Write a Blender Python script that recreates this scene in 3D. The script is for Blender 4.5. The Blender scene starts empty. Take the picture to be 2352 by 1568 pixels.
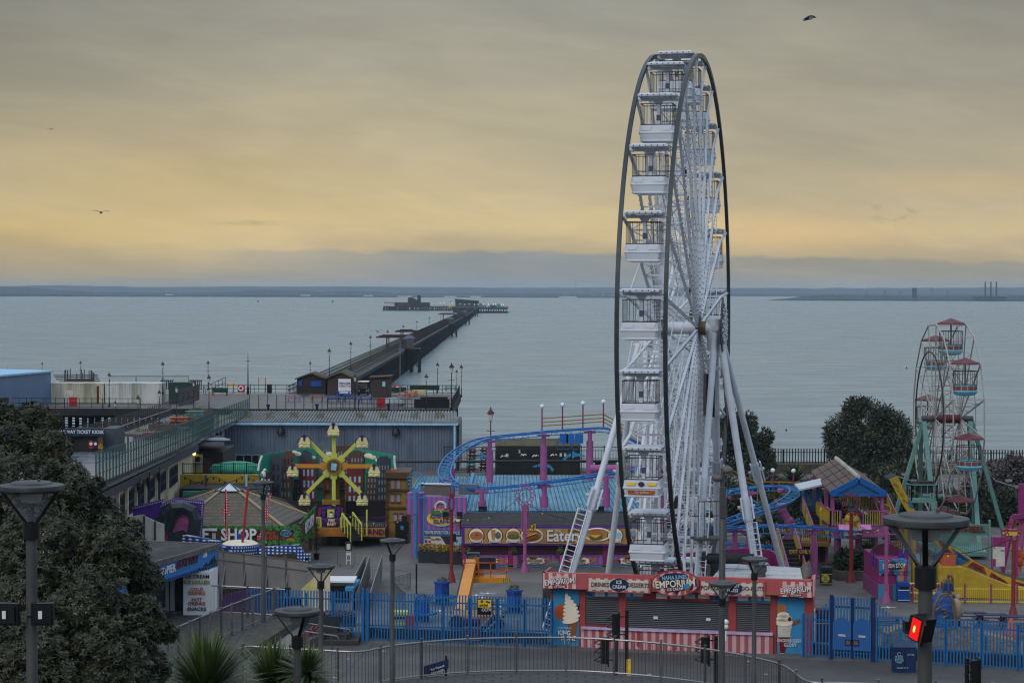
import bpy,math,random
from mathutils import Vector as V,Matrix as MX,noise as NZ
RD=random.Random(7)
SC=bpy.context.scene
COL=SC.collection
PI=math.pi
sin,cos=math.sin,math.cos
rad=math.radians
F,CX,CY,H=4573.,1176.,784.,19.
RM=MX.Rotation(PI/2-math.atan((CY-668)/F),3,'X')@MX.Rotation(rad(.15),3,'Z')
Z=V((0,0,1))
def ray(x,y):return RM@V(((x-CX)/F,(CY-y)/F,-1))
def P(x,y,d):
 r=ray(x,y); k=d/r.y
 return V((r.x*k,d,H+r.z*k))
def G(x,y,z=0.):
 r=ray(x,y); k=(z-H)/r.z
 return V((r.x*k,r.y*k,z))
def lerp(a,b,t):return a+(b-a)*t
def spline(pts,n=6,closed=False):
 out=[]; N=len(pts); pts=[V(p) for p in pts]
 for i in range(N if closed else N-1):
  g=(lambda k:pts[k%N]) if closed else(lambda k:pts[max(0,min(N-1,k))])
  a,b,c,d=g(i-1),g(i),g(i+1),g(i+2)
  for j in range(n):
   t=j/n
   out.append(.5*((2*b)+(c-a)*t+(2*a-5*b+4*c-d)*t*t+(3*b-a-3*c+d)*t**3))
 if not closed:out.append(pts[-1])
 return out
class MB:
 def __init__(s):s.v=[]; s.f=[]; s.m=[]; s.i=0; s.T=None
 def add(s,vs,fs):
  n=len(s.v)
  s.v+=[s.T@V(v) for v in vs] if s.T else[V(v) for v in vs]
  s.f+=[tuple(n+k for k in f) for f in fs]; s.m+=[s.i]*len(fs)
  return s
 def hexa(s,a):return s.add(a,[(3,2,1,0),(4,5,6,7),(0,1,5,4),(1,2,6,5),(2,3,7,6),(3,0,4,7)])
 def box(s,x0,x1,y0,y1,z0,z1):
  return s.hexa([(x0,y0,z0),(x1,y0,z0),(x1,y1,z0),(x0,y1,z0),(x0,y0,z1),(x1,y0,z1),(x1,y1,z1),(x0,y1,z1)])
 def bar(s,p,q,w,h=None,up=Z):
  p,q=V(p),V(q); d=(q-p)
  if d.length<1e-6:return s
  d.normalize(); h=w if h is None else h
  up=V(up)
  if abs(d.dot(up))>.98:up=V((0,1,0)) if abs(d.y)<.9 else V((1,0,0))
  a=d.cross(up).normalized()*(w/2); b=a.cross(d).normalized()*(h/2)
  return s.hexa([p-a-b,p+a-b,p+a+b,p-a+b,q-a-b,q+a-b,q+a+b,q-a+b])
 def tube(s,pts,r,n=6,cap=True,r2=None):
  pts=[V(p) for p in pts]; N=len(pts); vs=[]; fs=[]
  pa=None
  for i,p in enumerate(pts):
   d=(pts[min(i+1,N-1)]-pts[max(i-1,0)])
   if d.length<1e-9:d=V((0,0,1))
   d.normalize()
   if pa is None:
    up=Z if abs(d.z)<.9 else V((1,0,0)); pa=d.cross(up).normalized()
   pa=(pa-d*pa.dot(d)).normalized(); b=d.cross(pa)
   rr=r if r2 is None else lerp(r,r2,i/(N-1))
   vs+=[p+(pa*cos(2*PI*k/n)+b*sin(2*PI*k/n))*rr for k in range(n)]
  for i in range(N-1):
   fs+=[(i*n+k,i*n+(k+1)%n,(i+1)*n+(k+1)%n,(i+1)*n+k) for k in range(n)]
  if cap:fs+=[tuple(range(n))[::-1],tuple(range((N-1)*n,N*n))]
  return s.add(vs,fs)
 def cyl(s,p,q,r,r2=None,n=8):return s.tube([p,q],r,n,True,r if r2 is None else r2)
 def prism(s,pts,off):
  pts=[V(p) for p in pts]; n=len(pts); off=V(off)
  return s.add(pts+[p+off for p in pts],[tuple(range(n))[::-1],tuple(range(n,2*n))]+[(k,(k+1)%n,n+(k+1)%n,n+k) for k in range(n)])
 def quad(s,*p):return s.add(p,[tuple(range(len(p)))])
 def lathe(s,prof,c=(0,0,0),n=16,sx=1,sy=1):
  c=V(c); vs=[]; fs=[]
  for r,z in prof:vs+=[c+V((r*cos(2*PI*k/n)*sx,r*sin(2*PI*k/n)*sy,z)) for k in range(n)]
  for i in range(len(prof)-1):
   fs+=[(i*n+k,i*n+(k+1)%n,(i+1)*n+(k+1)%n,(i+1)*n+k) for k in range(n)]
  if prof[0][0]>1e-4:fs.append(tuple(range(n))[::-1])
  if prof[-1][0]>1e-4:fs.append(tuple(range((len(prof)-1)*n,len(prof)*n)))
  return s.add(vs,fs)
 def ball(s,c,r,n=10,m=7,sc=(1,1,1)):
  c=V(c)
  vs=[c+V((r*sin(PI*i/m)*cos(2*PI*k/n)*sc[0],r*sin(PI*i/m)*sin(2*PI*k/n)*sc[1],r*cos(PI*i/m)*sc[2])) for i in range(m+1) for k in range(n)]
  return s.add(vs,[(i*n+k,(i+1)*n+k,(i+1)*n+(k+1)%n,i*n+(k+1)%n) for i in range(m) for k in range(n)])
 def corr(s,p,u,w,n,amp,th=.03):
  """corrugated sheet: corner p, run u, slope w, n ridges"""
  p,u,w=V(p),V(u),V(w); nr=u.cross(w).normalized(); k=n*4; vs=[]
  pr=(0,1,1,0)
  for i in range(k+1):
   q=p+u*(i/k)+nr*amp*pr[i%4]; vs+=[q,q+w]
  return s.add(vs,[(2*i,2*i+2,2*i+3,2*i+1) for i in range(k)])
 def build(s,name,mats,par=None,sm=False,loc=None):
  off=V((0,0,0))
  if par is not None:
   r=par
   while r.parent is not None:r=r.parent
   off=r.location.copy()
  elif loc is not None:off=V(loc)
  me=bpy.data.meshes.new(name)
  me.from_pydata([tuple(v-off) for v in s.v],[],s.f)
  for m in(mats if isinstance(mats,(list,tuple)) else[mats]):me.materials.append(MT(m) if isinstance(m,str) else m)
  if max(s.m,default=0)>0:me.polygons.foreach_set('material_index',s.m)
  if sm:
   me.polygons.foreach_set('use_smooth',[True]*len(s.f)); me.set_sharp_from_angle(angle=rad(38))
  me.update()
  o=bpy.data.objects.new(name,me); COL.objects.link(o)
  if par is not None:o.parent=par
  elif loc is not None:o.location=loc
  return o
def tag(o,label=None,cat=None,grp=None,kind=None):
 if label:o['label']=label
 if cat:o['category']=cat
 if grp:o['group']=grp
 if kind:o['kind']=kind
 return o
def th(name,label,cat,loc=(0,0,0),grp=None,rz=0.):
 o=bpy.data.objects.new(name,None); COL.objects.link(o); o.location=loc; o.rotation_euler=(0,0,rz)
 o.empty_display_size=.3
 return tag(o,label,cat,grp)
KIDS={}
def dup(root,loc,rz=0.,label=None,sc=None,grp=None,swap=None):
 def cp(o,par):
  c=o.copy(); COL.objects.link(c)
  if par is not None:c.parent=par
  if swap and c.type=='MESH':
   ms=[m.name for m in o.data.materials]
   if any(m in swap for m in ms):
    c.data=o.data.copy()
    for i,m in enumerate(ms):
     if m in swap:c.data.materials[i]=MT(swap[m])
  for ch in list(o.children):cp(ch,c)
  return c
 c=cp(root,None); c.location=loc; c.rotation_euler=(0,0,rz)
 if sc:c.scale=(sc,sc,sc) if not isinstance(sc,tuple) else sc
 if label:c['label']=label
 if grp:c['group']=grp
 return c
def ordn(i):return('first','second','third','fourth','fifth','sixth','seventh','eighth','ninth','tenth','eleventh','twelfth','thirteenth','fourteenth','fifteenth','sixteenth','seventeenth','eighteenth','nineteenth','twentieth')[i]
class Wall:
 """a vertical plane through two picture columns at given distances; gives points, boxes and lettering on it"""
 def __init__(s,xl,dl,xr,dr):
  a,b=P(xl,700,dl),P(xr,700,dr)
  s.o=V((a.x,a.y,0)); u=V((b.x-a.x,b.y-a.y,0)); s.u=u.normalized(); s.n=V((s.u.y,-s.u.x,0))
 def pt(s,x,y,out=0.):
  r=ray(x,y); o=s.o+s.n*out
  k=(o-V((0,0,H))).dot(s.n)/r.dot(s.n)
  return V((0,0,H))+r*k
 def box(s,mb,x0,y0,x1,y1,o0,o1):
  """box over a pixel rectangle, from o0 to o1 in front of the plane"""
  a=s.pt(x0,y0); b=s.pt(x1,y0); c=s.pt(x0,y1); z1,z0=a.z,c.z
  A=V((a.x,a.y,0)); B=V((b.x,b.y,0))
  n0,n1=s.n*o0,s.n*o1; k=V((0,0,z0)); t=V((0,0,z1))
  mb.hexa([A+n1+k,B+n1+k,B+n0+k,A+n0+k,A+n1+t,B+n1+t,B+n0+t,A+n0+t]); return mb
 def poly(s,mb,pts,o0,o1):
  mb.prism([s.pt(x,y)+s.n*o0 for x,y in pts][::-1],s.n*(o1-o0)); return mb
 def disc(s,mb,x,y,rx,ry,o0,o1,n=24):
  return s.poly(mb,[(x+rx*cos(2*PI*k/n),y+ry*sin(2*PI*k/n)) for k in range(n)],o0,o1)
 def text(s,t,x,y,hpx,m,par,out=.03,sx=1.,bold=.0,name='lettering',slope=0.):
  c=s.pt(x,y)+s.n*out
  h=abs(s.pt(x,y-hpx/2).z-s.pt(x,y+hpx/2).z)
  return txt(t,c,s.u+Z*slope,Z,h,m,par,sx,bold,name)
def txt(t,c,right,up,h,m,par,sx=1.,bold=0.,name='lettering',ex=.012):
 cu=bpy.data.curves.new(name,'FONT'); cu.body=t; cu.size=h/.72; cu.align_x='CENTER'; cu.align_y='CENTER'
 cu.extrude=ex; cu.resolution_u=2; cu.offset=bold*h*.02; cu.space_line=.8
 cu.materials.append(MT(m))
 o=bpy.data.objects.new(name,cu); COL.objects.link(o)
 r=V(right).normalized(); n=r.cross(V(up)).normalized(); u=n.cross(r)
 off=V((0,0,0))
 if par is not None:
  q=par
  while q.parent is not None:q=q.parent
  off=q.location.copy(); o.parent=par
 c=V(c)-off
 o.matrix_local=MX(((r.x*sx,u.x,n.x,c.x),(r.y*sx,u.y,n.y,c.y),(r.z*sx,u.z,n.z,c.z),(0,0,0,1)))
 return o
def lin(c):return tuple((x/255/12.92 if x/255<=.04045 else((x/255+.055)/1.055)**2.4) for x in c)
def paint(c):
 c=lin(c); y=.25*c[0]+.6*c[1]+.15*c[2]; k=1.if y>.42 else.8
 return tuple((y+(x-y)*.96)*k for x in c)
MATS={}; DEFS={}
def nd(nt,t,**k):
 n=nt.nodes.new(t)
 for a,b in k.items():
  if a in('operation','blend_type','data_type','wave_type','bands_direction','noise_dimensions','musgrave_type','feature','sky_type','sun_disc','interpolation_type','clamp','use_clamp','distance'):setattr(n,a,b)
  else:n.inputs[a].default_value=b
 return n
def mixc(nt,fac,a,b,bt='MIX'):
 n=nt.nodes.new('ShaderNodeMix'); n.data_type='RGBA'; n.blend_type=bt
 for s,v in((0,fac),(6,a),(7,b)):
  if hasattr(v,'links') or hasattr(v,'is_linked'):nt.links.new(v,n.inputs[s])
  else:n.inputs[s].default_value=v if s==0 else(*v[:3],1)
 return n.outputs[2]
def mth(nt,op,a,b=0.,c=None):
 n=nt.nodes.new('ShaderNodeMath'); n.operation=op
 for i,v in enumerate((a,b) if c is None else(a,b,c)):
  if hasattr(v,'is_linked'):nt.links.new(v,n.inputs[i])
  else:n.inputs[i].default_value=v
 return n.outputs[0]
def newmat(name):
 m=bpy.data.materials.new(name); m.use_nodes=True; nt=m.node_tree
 return m,nt,nt.nodes['Principled BSDF'],nt.nodes['Material Output']
def coords(nt,kind='Object'):
 return nt.nodes.new('ShaderNodeTexCoord').outputs[kind]
def noi(nt,co,s,det=4.,rough=.55,out='Fac',dist=0.,sc=None):
 n=nt.nodes.new('ShaderNodeTexNoise'); n.inputs['Scale'].default_value=s; n.inputs['Detail'].default_value=det
 n.inputs['Roughness'].default_value=rough; n.inputs['Distortion'].default_value=dist
 if sc:
  mp=nt.nodes.new('ShaderNodeMapping'); mp.inputs['Scale'].default_value=sc; nt.links.new(co,mp.inputs[0]); co=mp.outputs[0]
 nt.links.new(co,n.inputs['Vector'])
 return n.outputs[out]
def rng(nt,v,a,b,c=0.,d=1.):
 n=nt.nodes.new('ShaderNodeMapRange'); n.inputs[1].default_value=a; n.inputs[2].default_value=b; n.inputs[3].default_value=c; n.inputs[4].default_value=d
 nt.links.new(v,n.inputs[0]); return n.outputs[0]
def MT(name):
 if name in MATS:return MATS[name]
 d=DEFS[name]
 m=d(name) if callable(d) else plain(name,*d[0],**d[1])
 MATS[name]=m; return m
def plain(name,c,r=.6,m=0.,n=.14,s=2.5,bp=.0,dirt=None,dk=.0,spec=.4,stre=None,tr=0.):
 """one colour with worn patches, fine grain and optional grime of another colour"""
 mt,nt,b,_=newmat(name); L=nt.links; co=coords(nt)
 base=paint(c)
 f1=noi(nt,co,s,6.)
 lo=tuple(x*(1-n*1.6) for x in base); hi=tuple(min(1,x*(1+n*1.2)) for x in base)
 colr=mixc(nt,rng(nt,f1,.3,.7),lo,hi)
 if dirt:
  f2=noi(nt,co,s*.45,8.,.7,sc=stre)
  colr=mixc(nt,mth(nt,'MULTIPLY',rng(nt,f2,.48,.68),dk),colr,lin(dirt))
 L.new(colr,b.inputs['Base Color'])
 L.new(rng(nt,f1,.2,.8,max(.03,r-.1),min(1,r+.1)),b.inputs['Roughness'])
 b.inputs['Metallic'].default_value=m; b.inputs['Specular IOR Level'].default_value=spec
 if bp:
  bn=nt.nodes.new('ShaderNodeBump'); bn.inputs['Strength'].default_value=bp; bn.inputs['Distance'].default_value=.02
  L.new(noi(nt,co,s*9,4.),bn.inputs['Height']); L.new(bn.outputs[0],b.inputs['Normal'])
 return mt
def D(name,*a,**k):DEFS[name]=(a,k)
def stripes(ca,cb,per,axis=0,duty=.5,off=0.,r=.55,cc=None):
 def f(name):
  mt,nt,b,_=newmat(name); L=nt.links; co=coords(nt)
  sp=nt.nodes.new('ShaderNodeSeparateXYZ'); L.new(co,sp.inputs[0])
  t=mth(nt,'FRACT',mth(nt,'MULTIPLY_ADD',sp.outputs[axis],1/per,off))
  k=mth(nt,'GREATER_THAN',t,duty)
  colr=mixc(nt,k,paint(ca),paint(cb))
  if cc:colr=mixc(nt,mth(nt,'GREATER_THAN',t,.72),colr,paint(cc))
  colr=mixc(nt,rng(nt,noi(nt,co,1.8,6.),.3,.75,0,.35),colr,tuple(x*.45 for x in lin(ca)))
  L.new(colr,b.inputs['Base Color']); b.inputs['Roughness'].default_value=r
  return mt
 return f
def emit(c,st):
 def f(name):
  mt,nt,b,_=newmat(name)
  b.inputs['Base Color'].default_value=(*lin(c),1); b.inputs['Emission Color'].default_value=(*lin(c),1); b.inputs['Emission Strength'].default_value=st
  return mt
 return f
def glass(tint,alpha=.25,r=.06):
 def f(name):
  mt,nt,b,out=newmat(name); L=nt.links
  b.inputs['Base Color'].default_value=(*lin(tint),1); b.inputs['Roughness'].default_value=r
  tr=nt.nodes.new('ShaderNodeBsdfTransparent'); mx=nt.nodes.new('ShaderNodeMixShader')
  mx.inputs[0].default_value=alpha; L.new(tr.outputs[0],mx.inputs[1]); L.new(b.outputs[0],mx.inputs[2]); L.new(mx.outputs[0],out.inputs[0])
  L.new(rng(nt,noi(nt,coords(nt),1.3,5.),.3,.8,alpha*.6,alpha*1.4),mx.inputs[0])
  return mt
 return f
def foliage(c0,c1,c2=None,r=.55):
 def f(name):
  mt,nt,b,_=newmat(name); L=nt.links; co=coords(nt)
  rn=nt.nodes.new('ShaderNodeNewGeometry').outputs['Random Per Island']
  colr=mixc(nt,rn,lin(c0),lin(c1))
  if c2:colr=mixc(nt,rng(nt,noi(nt,co,.8,3.),.5,.66),colr,lin(c2))
  L.new(colr,b.inputs['Base Color']); b.inputs['Roughness'].default_value=r; b.inputs['Specular IOR Level'].default_value=.35
  return mt
 return f
def roofing(c,c2,per_u,per_v,moss=None,axis=(0,1)):
 """tiles or shingles in courses: brick pattern with per-tile tone"""
 def f(name):
  mt,nt,b,_=newmat(name); L=nt.links; co=coords(nt)
  sp=nt.nodes.new('ShaderNodeSeparateXYZ'); L.new(co,sp.inputs[0]); cb=nt.nodes.new('ShaderNodeCombineXYZ')
  L.new(sp.outputs[axis[0]],cb.inputs[0]); L.new(sp.outputs[axis[1]],cb.inputs[1])
  br=nt.nodes.new('ShaderNodeTexBrick'); L.new(cb.outputs[0],br.inputs['Vector'])
  br.inputs['Color1'].default_value=(*lin(c),1); br.inputs['Color2'].default_value=(*lin(c2),1); br.inputs['Mortar'].default_value=(*(x*.25 for x in lin(c)),1)
  br.inputs['Scale'].default_value=1; br.inputs['Brick Width'].default_value=per_u; br.inputs['Row Height'].default_value=per_v; br.inputs['Mortar Size'].default_value=per_v*.09
  colr=mixc(nt,rng(nt,noi(nt,co,.9,7.),.3,.7,.0,.5),br.outputs['Color'],tuple(x*.6 for x in lin(c)))
  if moss:colr=mixc(nt,rng(nt,noi(nt,co,.5,8.,.7),.52,.7,0,.8),colr,lin(moss))
  L.new(colr,b.inputs['Base Color']); b.inputs['Roughness'].default_value=.85
  return mt
 return f
WPH=7.5
NSTK=lambda i:i==7
D('mustard',(170,134,40),r=.5); D('sun_yellow',(236,190,30),r=.4); D('rainbow_orange',(214,110,50),r=.4,n=.5,s=6)
D('white_paint',(225,225,222),r=.5,n=.04); D('off_white',(205,200,186),r=.6,n=.08,dirt=(120,115,95),dk=.5)
D('pink',(178,94,152),r=.5,n=.07,dirt=(120,60,100),dk=.4); D('magenta',(156,44,112),r=.5,n=.1); D('deep_magenta',(92,26,66),r=.6,n=.12)
D('coaster_blue',(26,112,190),r=.4,n=.1); D('fence_blue',(12,112,176),r=.5,n=.09,dirt=(12,60,110),dk=.5); D('navy_fence',(20,38,92),r=.5,n=.12)
D('sky_blue',(50,150,205),r=.5,n=.1); D('navy',(22,48,92),r=.5); D('royal_blue',(20,78,170),r=.5,n=.12)
D('red_post',(146,48,42),r=.55,n=.15,dirt=(80,40,36),dk=.4); D('red',(190,38,40),r=.5); D('brick_red',(172,66,66),r=.6,n=.06)
D('salmon',(196,92,92),r=.55,n=.05); D('salmon_light',(228,176,176),r=.55,n=.05); D('teal',(30,150,150),r=.55); D('turq_green',(36,160,124),r=.6,n=.08,dirt=(20,110,90),dk=.5)
D('lime',(196,200,78),r=.5,n=.06); D('orange_arm',(222,150,24),r=.45,n=.08); D('cream_car',(226,216,150),r=.45,n=.05,dirt=(150,140,90),dk=.4)
D('yellow',(214,184,40),r=.5,n=.08); D('ride_yellow',(200,164,24),r=.5,n=.1,dirt=(120,96,20),dk=.4); D('boom_yellow',(236,152,16),r=.4,n=.07)
D('cream_wall',(206,192,160),r=.75,n=.1,dirt=(130,105,72),dk=.6); D('dark_blue_trim',(38,48,70),r=.5,n=.15); D('window_dark',(24,28,34),r=.2,n=.3)
D('sign_green',(96,132,112),r=.6); D('grey_blue_wall',(86,106,128),r=.55,n=.08,s=1.2,dirt=(50,62,74),dk=.5,stre=(3.,3.,.3))
D('shed_wall',(108,122,140),r=.6,n=.08,s=.8,dirt=(48,56,58),dk=.6,stre=(2.5,2.5,.22)); D('shed_roof',(132,134,130),r=.6,n=.18,s=.8,dirt=(70,72,46),dk=.8)
D('concrete',(118,112,104),r=.9,n=.15,s=1.2,dirt=(62,58,50),dk=.8); D('coping',(72,68,60),r=.95,n=.25,s=2.,dirt=(96,88,48),dk=.7)
D('deck_boards',(104,98,92),r=.55,n=.2,s=.6,dirt=(60,54,50),dk=.6); D('pier_iron',(30,30,32),r=.8,n=.3,s=.5,dirt=(58,44,36),dk=.6); D('pier_deck',(128,128,130),r=.6,n=.2,s=.1,dirt=(84,74,66),dk=.7)
D('pier_rail_bed',(110,96,66),r=.9,n=.25,s=.1); D('rust_steel',(66,40,34),r=.8,n=.3); D('container_white',(200,202,196),r=.6,n=.06,s=.6,dirt=(104,100,62),dk=.95,stre=(1.6,1.6,.16))
D('dark_timber',(50,42,40),r=.8,n=.25,s=2.); D('moss_roof',(84,78,60),r=.95,n=.3,s=1.5,dirt=(112,100,44),dk=.7); D('timber',(120,92,66),r=.8,n=.2,s=2.)
D('dark_green',(24,58,46),r=.55,n=.15); D('container_green',(30,42,38),r=.65,n=.2,s=1.,dirt=(60,56,44),dk=.5); D('orange',(214,94,34),r=.5); D('logo_blue',(30,64,160),r=.4); D('purple',(92,44,156),r=.5,n=.1); D('dark_purple',(58,26,84),r=.6,n=.15)
D('brown_wall',(104,72,58),r=.7,n=.12); D('brick_dark',(92,40,38),r=.75,n=.15); D('slate_mural',(64,72,88),r=.7,n=.12); D('mural_dark',(44,36,44),r=.7,n=.2); D('mural_red',(126,44,40),r=.7,n=.12); D('mural_brown',(98,72,62),r=.7,n=.12); D('tan_wall',(168,126,48),r=.65,n=.07); D('tan_trim',(100,72,44),r=.65)
D('mint',(118,166,154),r=.55,n=.07,dirt=(84,120,108),dk=.5); D('canopy_red',(108,38,42),r=.5,n=.12); D('cab_blue',(110,186,206),r=.45); D('gold_red',(160,72,44),r=.5,n=.3,s=8.); D('wheel_spoke',(176,172,164),r=.5,n=.08)
D('leaf_stem',(66,54,44),r=.9,n=.2); D('chrome',(150,151,150),r=.38,m=.85,n=.06); D('glass_white',(226,230,236),r=.25,n=.03)
D('lamp_top',(62,64,66),r=.55,n=.2,s=4.,dirt=(100,100,96),dk=.6); D('signal_black',(16,17,18),r=.5,n=.2); D('skin_stone',(168,148,120),r=.7,n=.12); D('sandstone',(170,138,94),r=.8,n=.18,s=3.,dirt=(96,74,48),dk=.6); D('pharaoh_blue',(24,70,140),r=.35,n=.15); D('gold_trim',(124,98,58),r=.5)
D('art_panel',(196,150,78),r=.5,n=.12); D('bread',(196,120,60),r=.6,n=.1); D('lettuce',(80,136,56),r=.6,n=.3,s=12); D('cream',(236,222,196),r=.6,n=.05); D('wafer',(150,88,50),r=.7,n=.2,s=10); D('cherry',(120,24,34),r=.3); D('pale_blue',(150,196,222),r=.5); D('poster',(170,170,176),r=.5,n=.6,s=5.)
D('navy_paint',(20,50,84),r=.45,n=.06); D('maroon_paint',(120,30,36),r=.5); D('grey_panel',(128,126,126),r=.5,n=.06,s=.8,dirt=(150,140,128),dk=.5); D('rubber',(26,26,28),r=.8); D('skylight',(190,200,210),r=.2,n=.05)
D('roof_felt',(52,50,48),r=.85,n=.2,s=.8,dirt=(110,112,112),dk=.5); D('moss',(88,82,48),r=.95,n=.3,s=4.); D('gull_white',(214,214,212),r=.7); D('gull_grey',(130,132,136),r=.7); D('stairs_grey',(96,92,88),r=.8); D('terracotta',(190,92,60),r=.6)
D('stair_dark',(52,50,50),r=.8); D('soil',(48,40,32),r=.95); D('planter_dark',(46,50,60),r=.6); D('tile_blue',(40,150,200),r=.5)
DEFS['glass_lamp']=glass((150,160,165),.34,.05); DEFS['glass_green']=glass((112,158,150),.34,.08); DEFS['glass_clear']=glass((170,185,190),.16,.05); DEFS['glass_dark']=glass((30,50,60),.75,.06); DEFS['glass_blue']=glass((20,90,130),.6,.1); DEFS['windscreen']=glass((40,60,64),.8,.05)
DEFS['mesh_dark']=glass((30,32,34),.38,.6)
DEFS['lamp_warm']=emit((255,214,150),3.); DEFS['lamp_red']=emit((225,18,14),.7); DEFS['lamp_red_core']=emit((255,140,60),6.); DEFS['far_light']=emit((255,220,160),1.)
DEFS['stripe_pink_blue']=stripes((206,92,170),(72,116,196),.36); DEFS['stripe_red_white']=stripes((206,92,92),(228,190,190),.42); DEFS['stripe_slush']=stripes((50,160,206),(226,140,100),.9,0,.36,0.,.55,(150,30,100)); DEFS['stripe_candy']=stripes((206,110,170),(120,170,210),.3)
DEFS['stripe_boards']=stripes((20,104,180),(12,70,130),.13,2,.86)
DEFS['shutter_slats']=stripes((24,26,30),(126,132,138),.1,2,.66); DEFS['shutter_magenta']=stripes((96,28,70),(64,18,46),.12,2,.7)
DEFS['roof_tile']=roofing((112,88,74),(128,102,86),.3,.2); DEFS['roof_shingle']=roofing((104,92,74),(84,76,60),.3,.14,(84,82,54),(0,2)); DEFS['roof_shingle_side']=roofing((104,96,84),(86,80,70),.3,.14,None,(1,2)); DEFS['roof_black']=roofing((50,44,40),(34,31,30),.34,.12,(66,58,40),(0,2)); DEFS['brick_wall']=roofing((110,70,56),(84,52,44),.24,.08,None,(0,2)); DEFS['brick_grey']=roofing((64,60,60),(48,46,46),.24,.08,None,(0,2))
DEFS['pave_slab']=roofing((78,76,75),(66,65,64),.6,.4,None,(0,1)); DEFS['blue_roof']=lambda n:None
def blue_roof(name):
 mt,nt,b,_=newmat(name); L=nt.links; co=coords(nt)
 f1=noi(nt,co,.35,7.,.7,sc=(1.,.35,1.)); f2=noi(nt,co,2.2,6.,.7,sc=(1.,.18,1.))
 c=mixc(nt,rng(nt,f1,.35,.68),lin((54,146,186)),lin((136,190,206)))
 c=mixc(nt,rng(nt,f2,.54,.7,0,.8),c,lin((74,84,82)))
 sp=nt.nodes.new('ShaderNodeSeparateXYZ'); L.new(co,sp.inputs[0]); v=mth(nt,'FRACT',mth(nt,'MULTIPLY',sp.outputs[0],3.15)); c=mixc(nt,mth(nt,'MULTIPLY',mth(nt,'GREATER_THAN',v,.62),rng(nt,f2,.3,.6,.35,.95)),c,lin((38,74,92)))  # valley stripes put the shade between ridges into the colour, broken up by noise
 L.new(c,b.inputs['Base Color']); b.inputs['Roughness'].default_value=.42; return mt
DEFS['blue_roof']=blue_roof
DEFS['leaf_tree']=foliage((30,36,22),(70,71,47),r=.45); DEFS['leaf_dark']=foliage((30,42,34),(66,76,56),(74,70,50)); DEFS['leaf_green']=foliage((40,62,34),(84,98,52)); DEFS['leaf_spike']=foliage((46,64,32),(92,108,56),r=.4); DEFS['leaf_ivy']=foliage((30,84,36),(80,150,62)); DEFS['leaf_grey']=foliage((60,56,54),(116,106,104)); DEFS['flower_yellow']=foliage((220,180,40),(90,100,40)); DEFS['flower_mix']=foliage((170,50,50),(190,160,60),(90,60,130)); DEFS['grass_tuft']=foliage((96,104,50),(130,128,70))
D('pale_lav',(188,168,200),r=.5); D('roof_panel',(196,198,200),r=.45,n=.05,s=.7,dirt=(150,148,140),dk=.5); DEFS['stripe_end']=stripes((206,92,92),(228,190,190),.42,1)
DEFS['fence_board']=stripes((20,104,180),(12,62,118),.1,0,.86); DEFS['mural_blue']=lambda n:plain(n,(34,60,122),r=.5,n=.5,s=.6,dirt=(110,80,150),dk=.8); DEFS['warn_plate']=stripes((220,214,214),(190,40,40),.06,2,.6)
D('sky_blue_dk',(40,104,160),r=.5); D('track_cyan',(70,160,214),r=.45); D('shed_dark',(44,48,56),r=.45,n=.12); D('boom_dark',(176,112,30),r=.5,n=.2); DEFS['hazard']=stripes((220,190,40),(20,20,20),.12,0)
DEFS['gable_boards']=stripes((24,112,176),(12,66,112),.22,2,.85); D('pink_light',(226,140,192),r=.5); DEFS['trellis']=stripes((40,36,34),(90,78,70),.24,0,.8); D('teal_dark',(30,96,110),r=.5); D('navy_table',(34,42,84),r=.5)
DEFS['stripe_pharaoh']=stripes((24,76,150),(40,100,170),.3,2,.7); DEFS['relief_stone']=lambda n:plain(n,(166,138,98),r=.85,n=.3,s=7.,bp=.9,dirt=(84,64,42),dk=.7)
D('pale_grey',(150,156,160),r=.5); D('slate_lite',(104,116,122),r=.7); D('ride_dark',(96,80,20),r=.6); D('lilac_grey',(164,158,178),r=.5,n=.05); D('leaf_green_paint',(30,130,70),r=.5); D('timber_pale',(168,142,106),r=.7); D('pale_yellow',(190,184,110),r=.6); D('pink_art',(190,90,150),r=.6,n=.25); D('slate_art',(48,56,66),r=.4,n=.3); D('sky_blue_bright',(30,130,205),r=.4,n=.04); D('glass_front',(86,92,98),r=.25,n=.2)
DEFS['sign_wood']=stripes((92,62,44),(52,34,26),.55,0,.88); DEFS['flame_board']=lambda n:plain(n,(206,130,40),r=.5,n=.35,s=1.5,dirt=(150,60,60),dk=.6); DEFS['lime_open']=glass((150,156,60),.12,.5)
def dots(base,dot,per,rr):
 def f(name):
  mt,nt,b,_=newmat(name); L=nt.links; co=coords(nt); sp=nt.nodes.new('ShaderNodeSeparateXYZ'); L.new(co,sp.inputs[0])
  u=mth(nt,'SUBTRACT',mth(nt,'FRACT',mth(nt,'MULTIPLY',mth(nt,'ADD',sp.outputs[0],sp.outputs[1]),1/per)),.5); v=mth(nt,'SUBTRACT',mth(nt,'FRACT',mth(nt,'MULTIPLY',sp.outputs[2],1/per)),.5)
  k=mth(nt,'LESS_THAN',mth(nt,'ADD',mth(nt,'MULTIPLY',u,u),mth(nt,'MULTIPLY',v,v)),rr*rr)
  L.new(mixc(nt,k,lin(base),lin(dot)),b.inputs['Base Color']); b.inputs['Roughness'].default_value=.45; return mt
 return f
DEFS['dots_blue']=dots((22,62,130),(220,226,234),.2,.27); DEFS['dots_red']=dots((186,36,46),(236,200,200),.16,.25)
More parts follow.
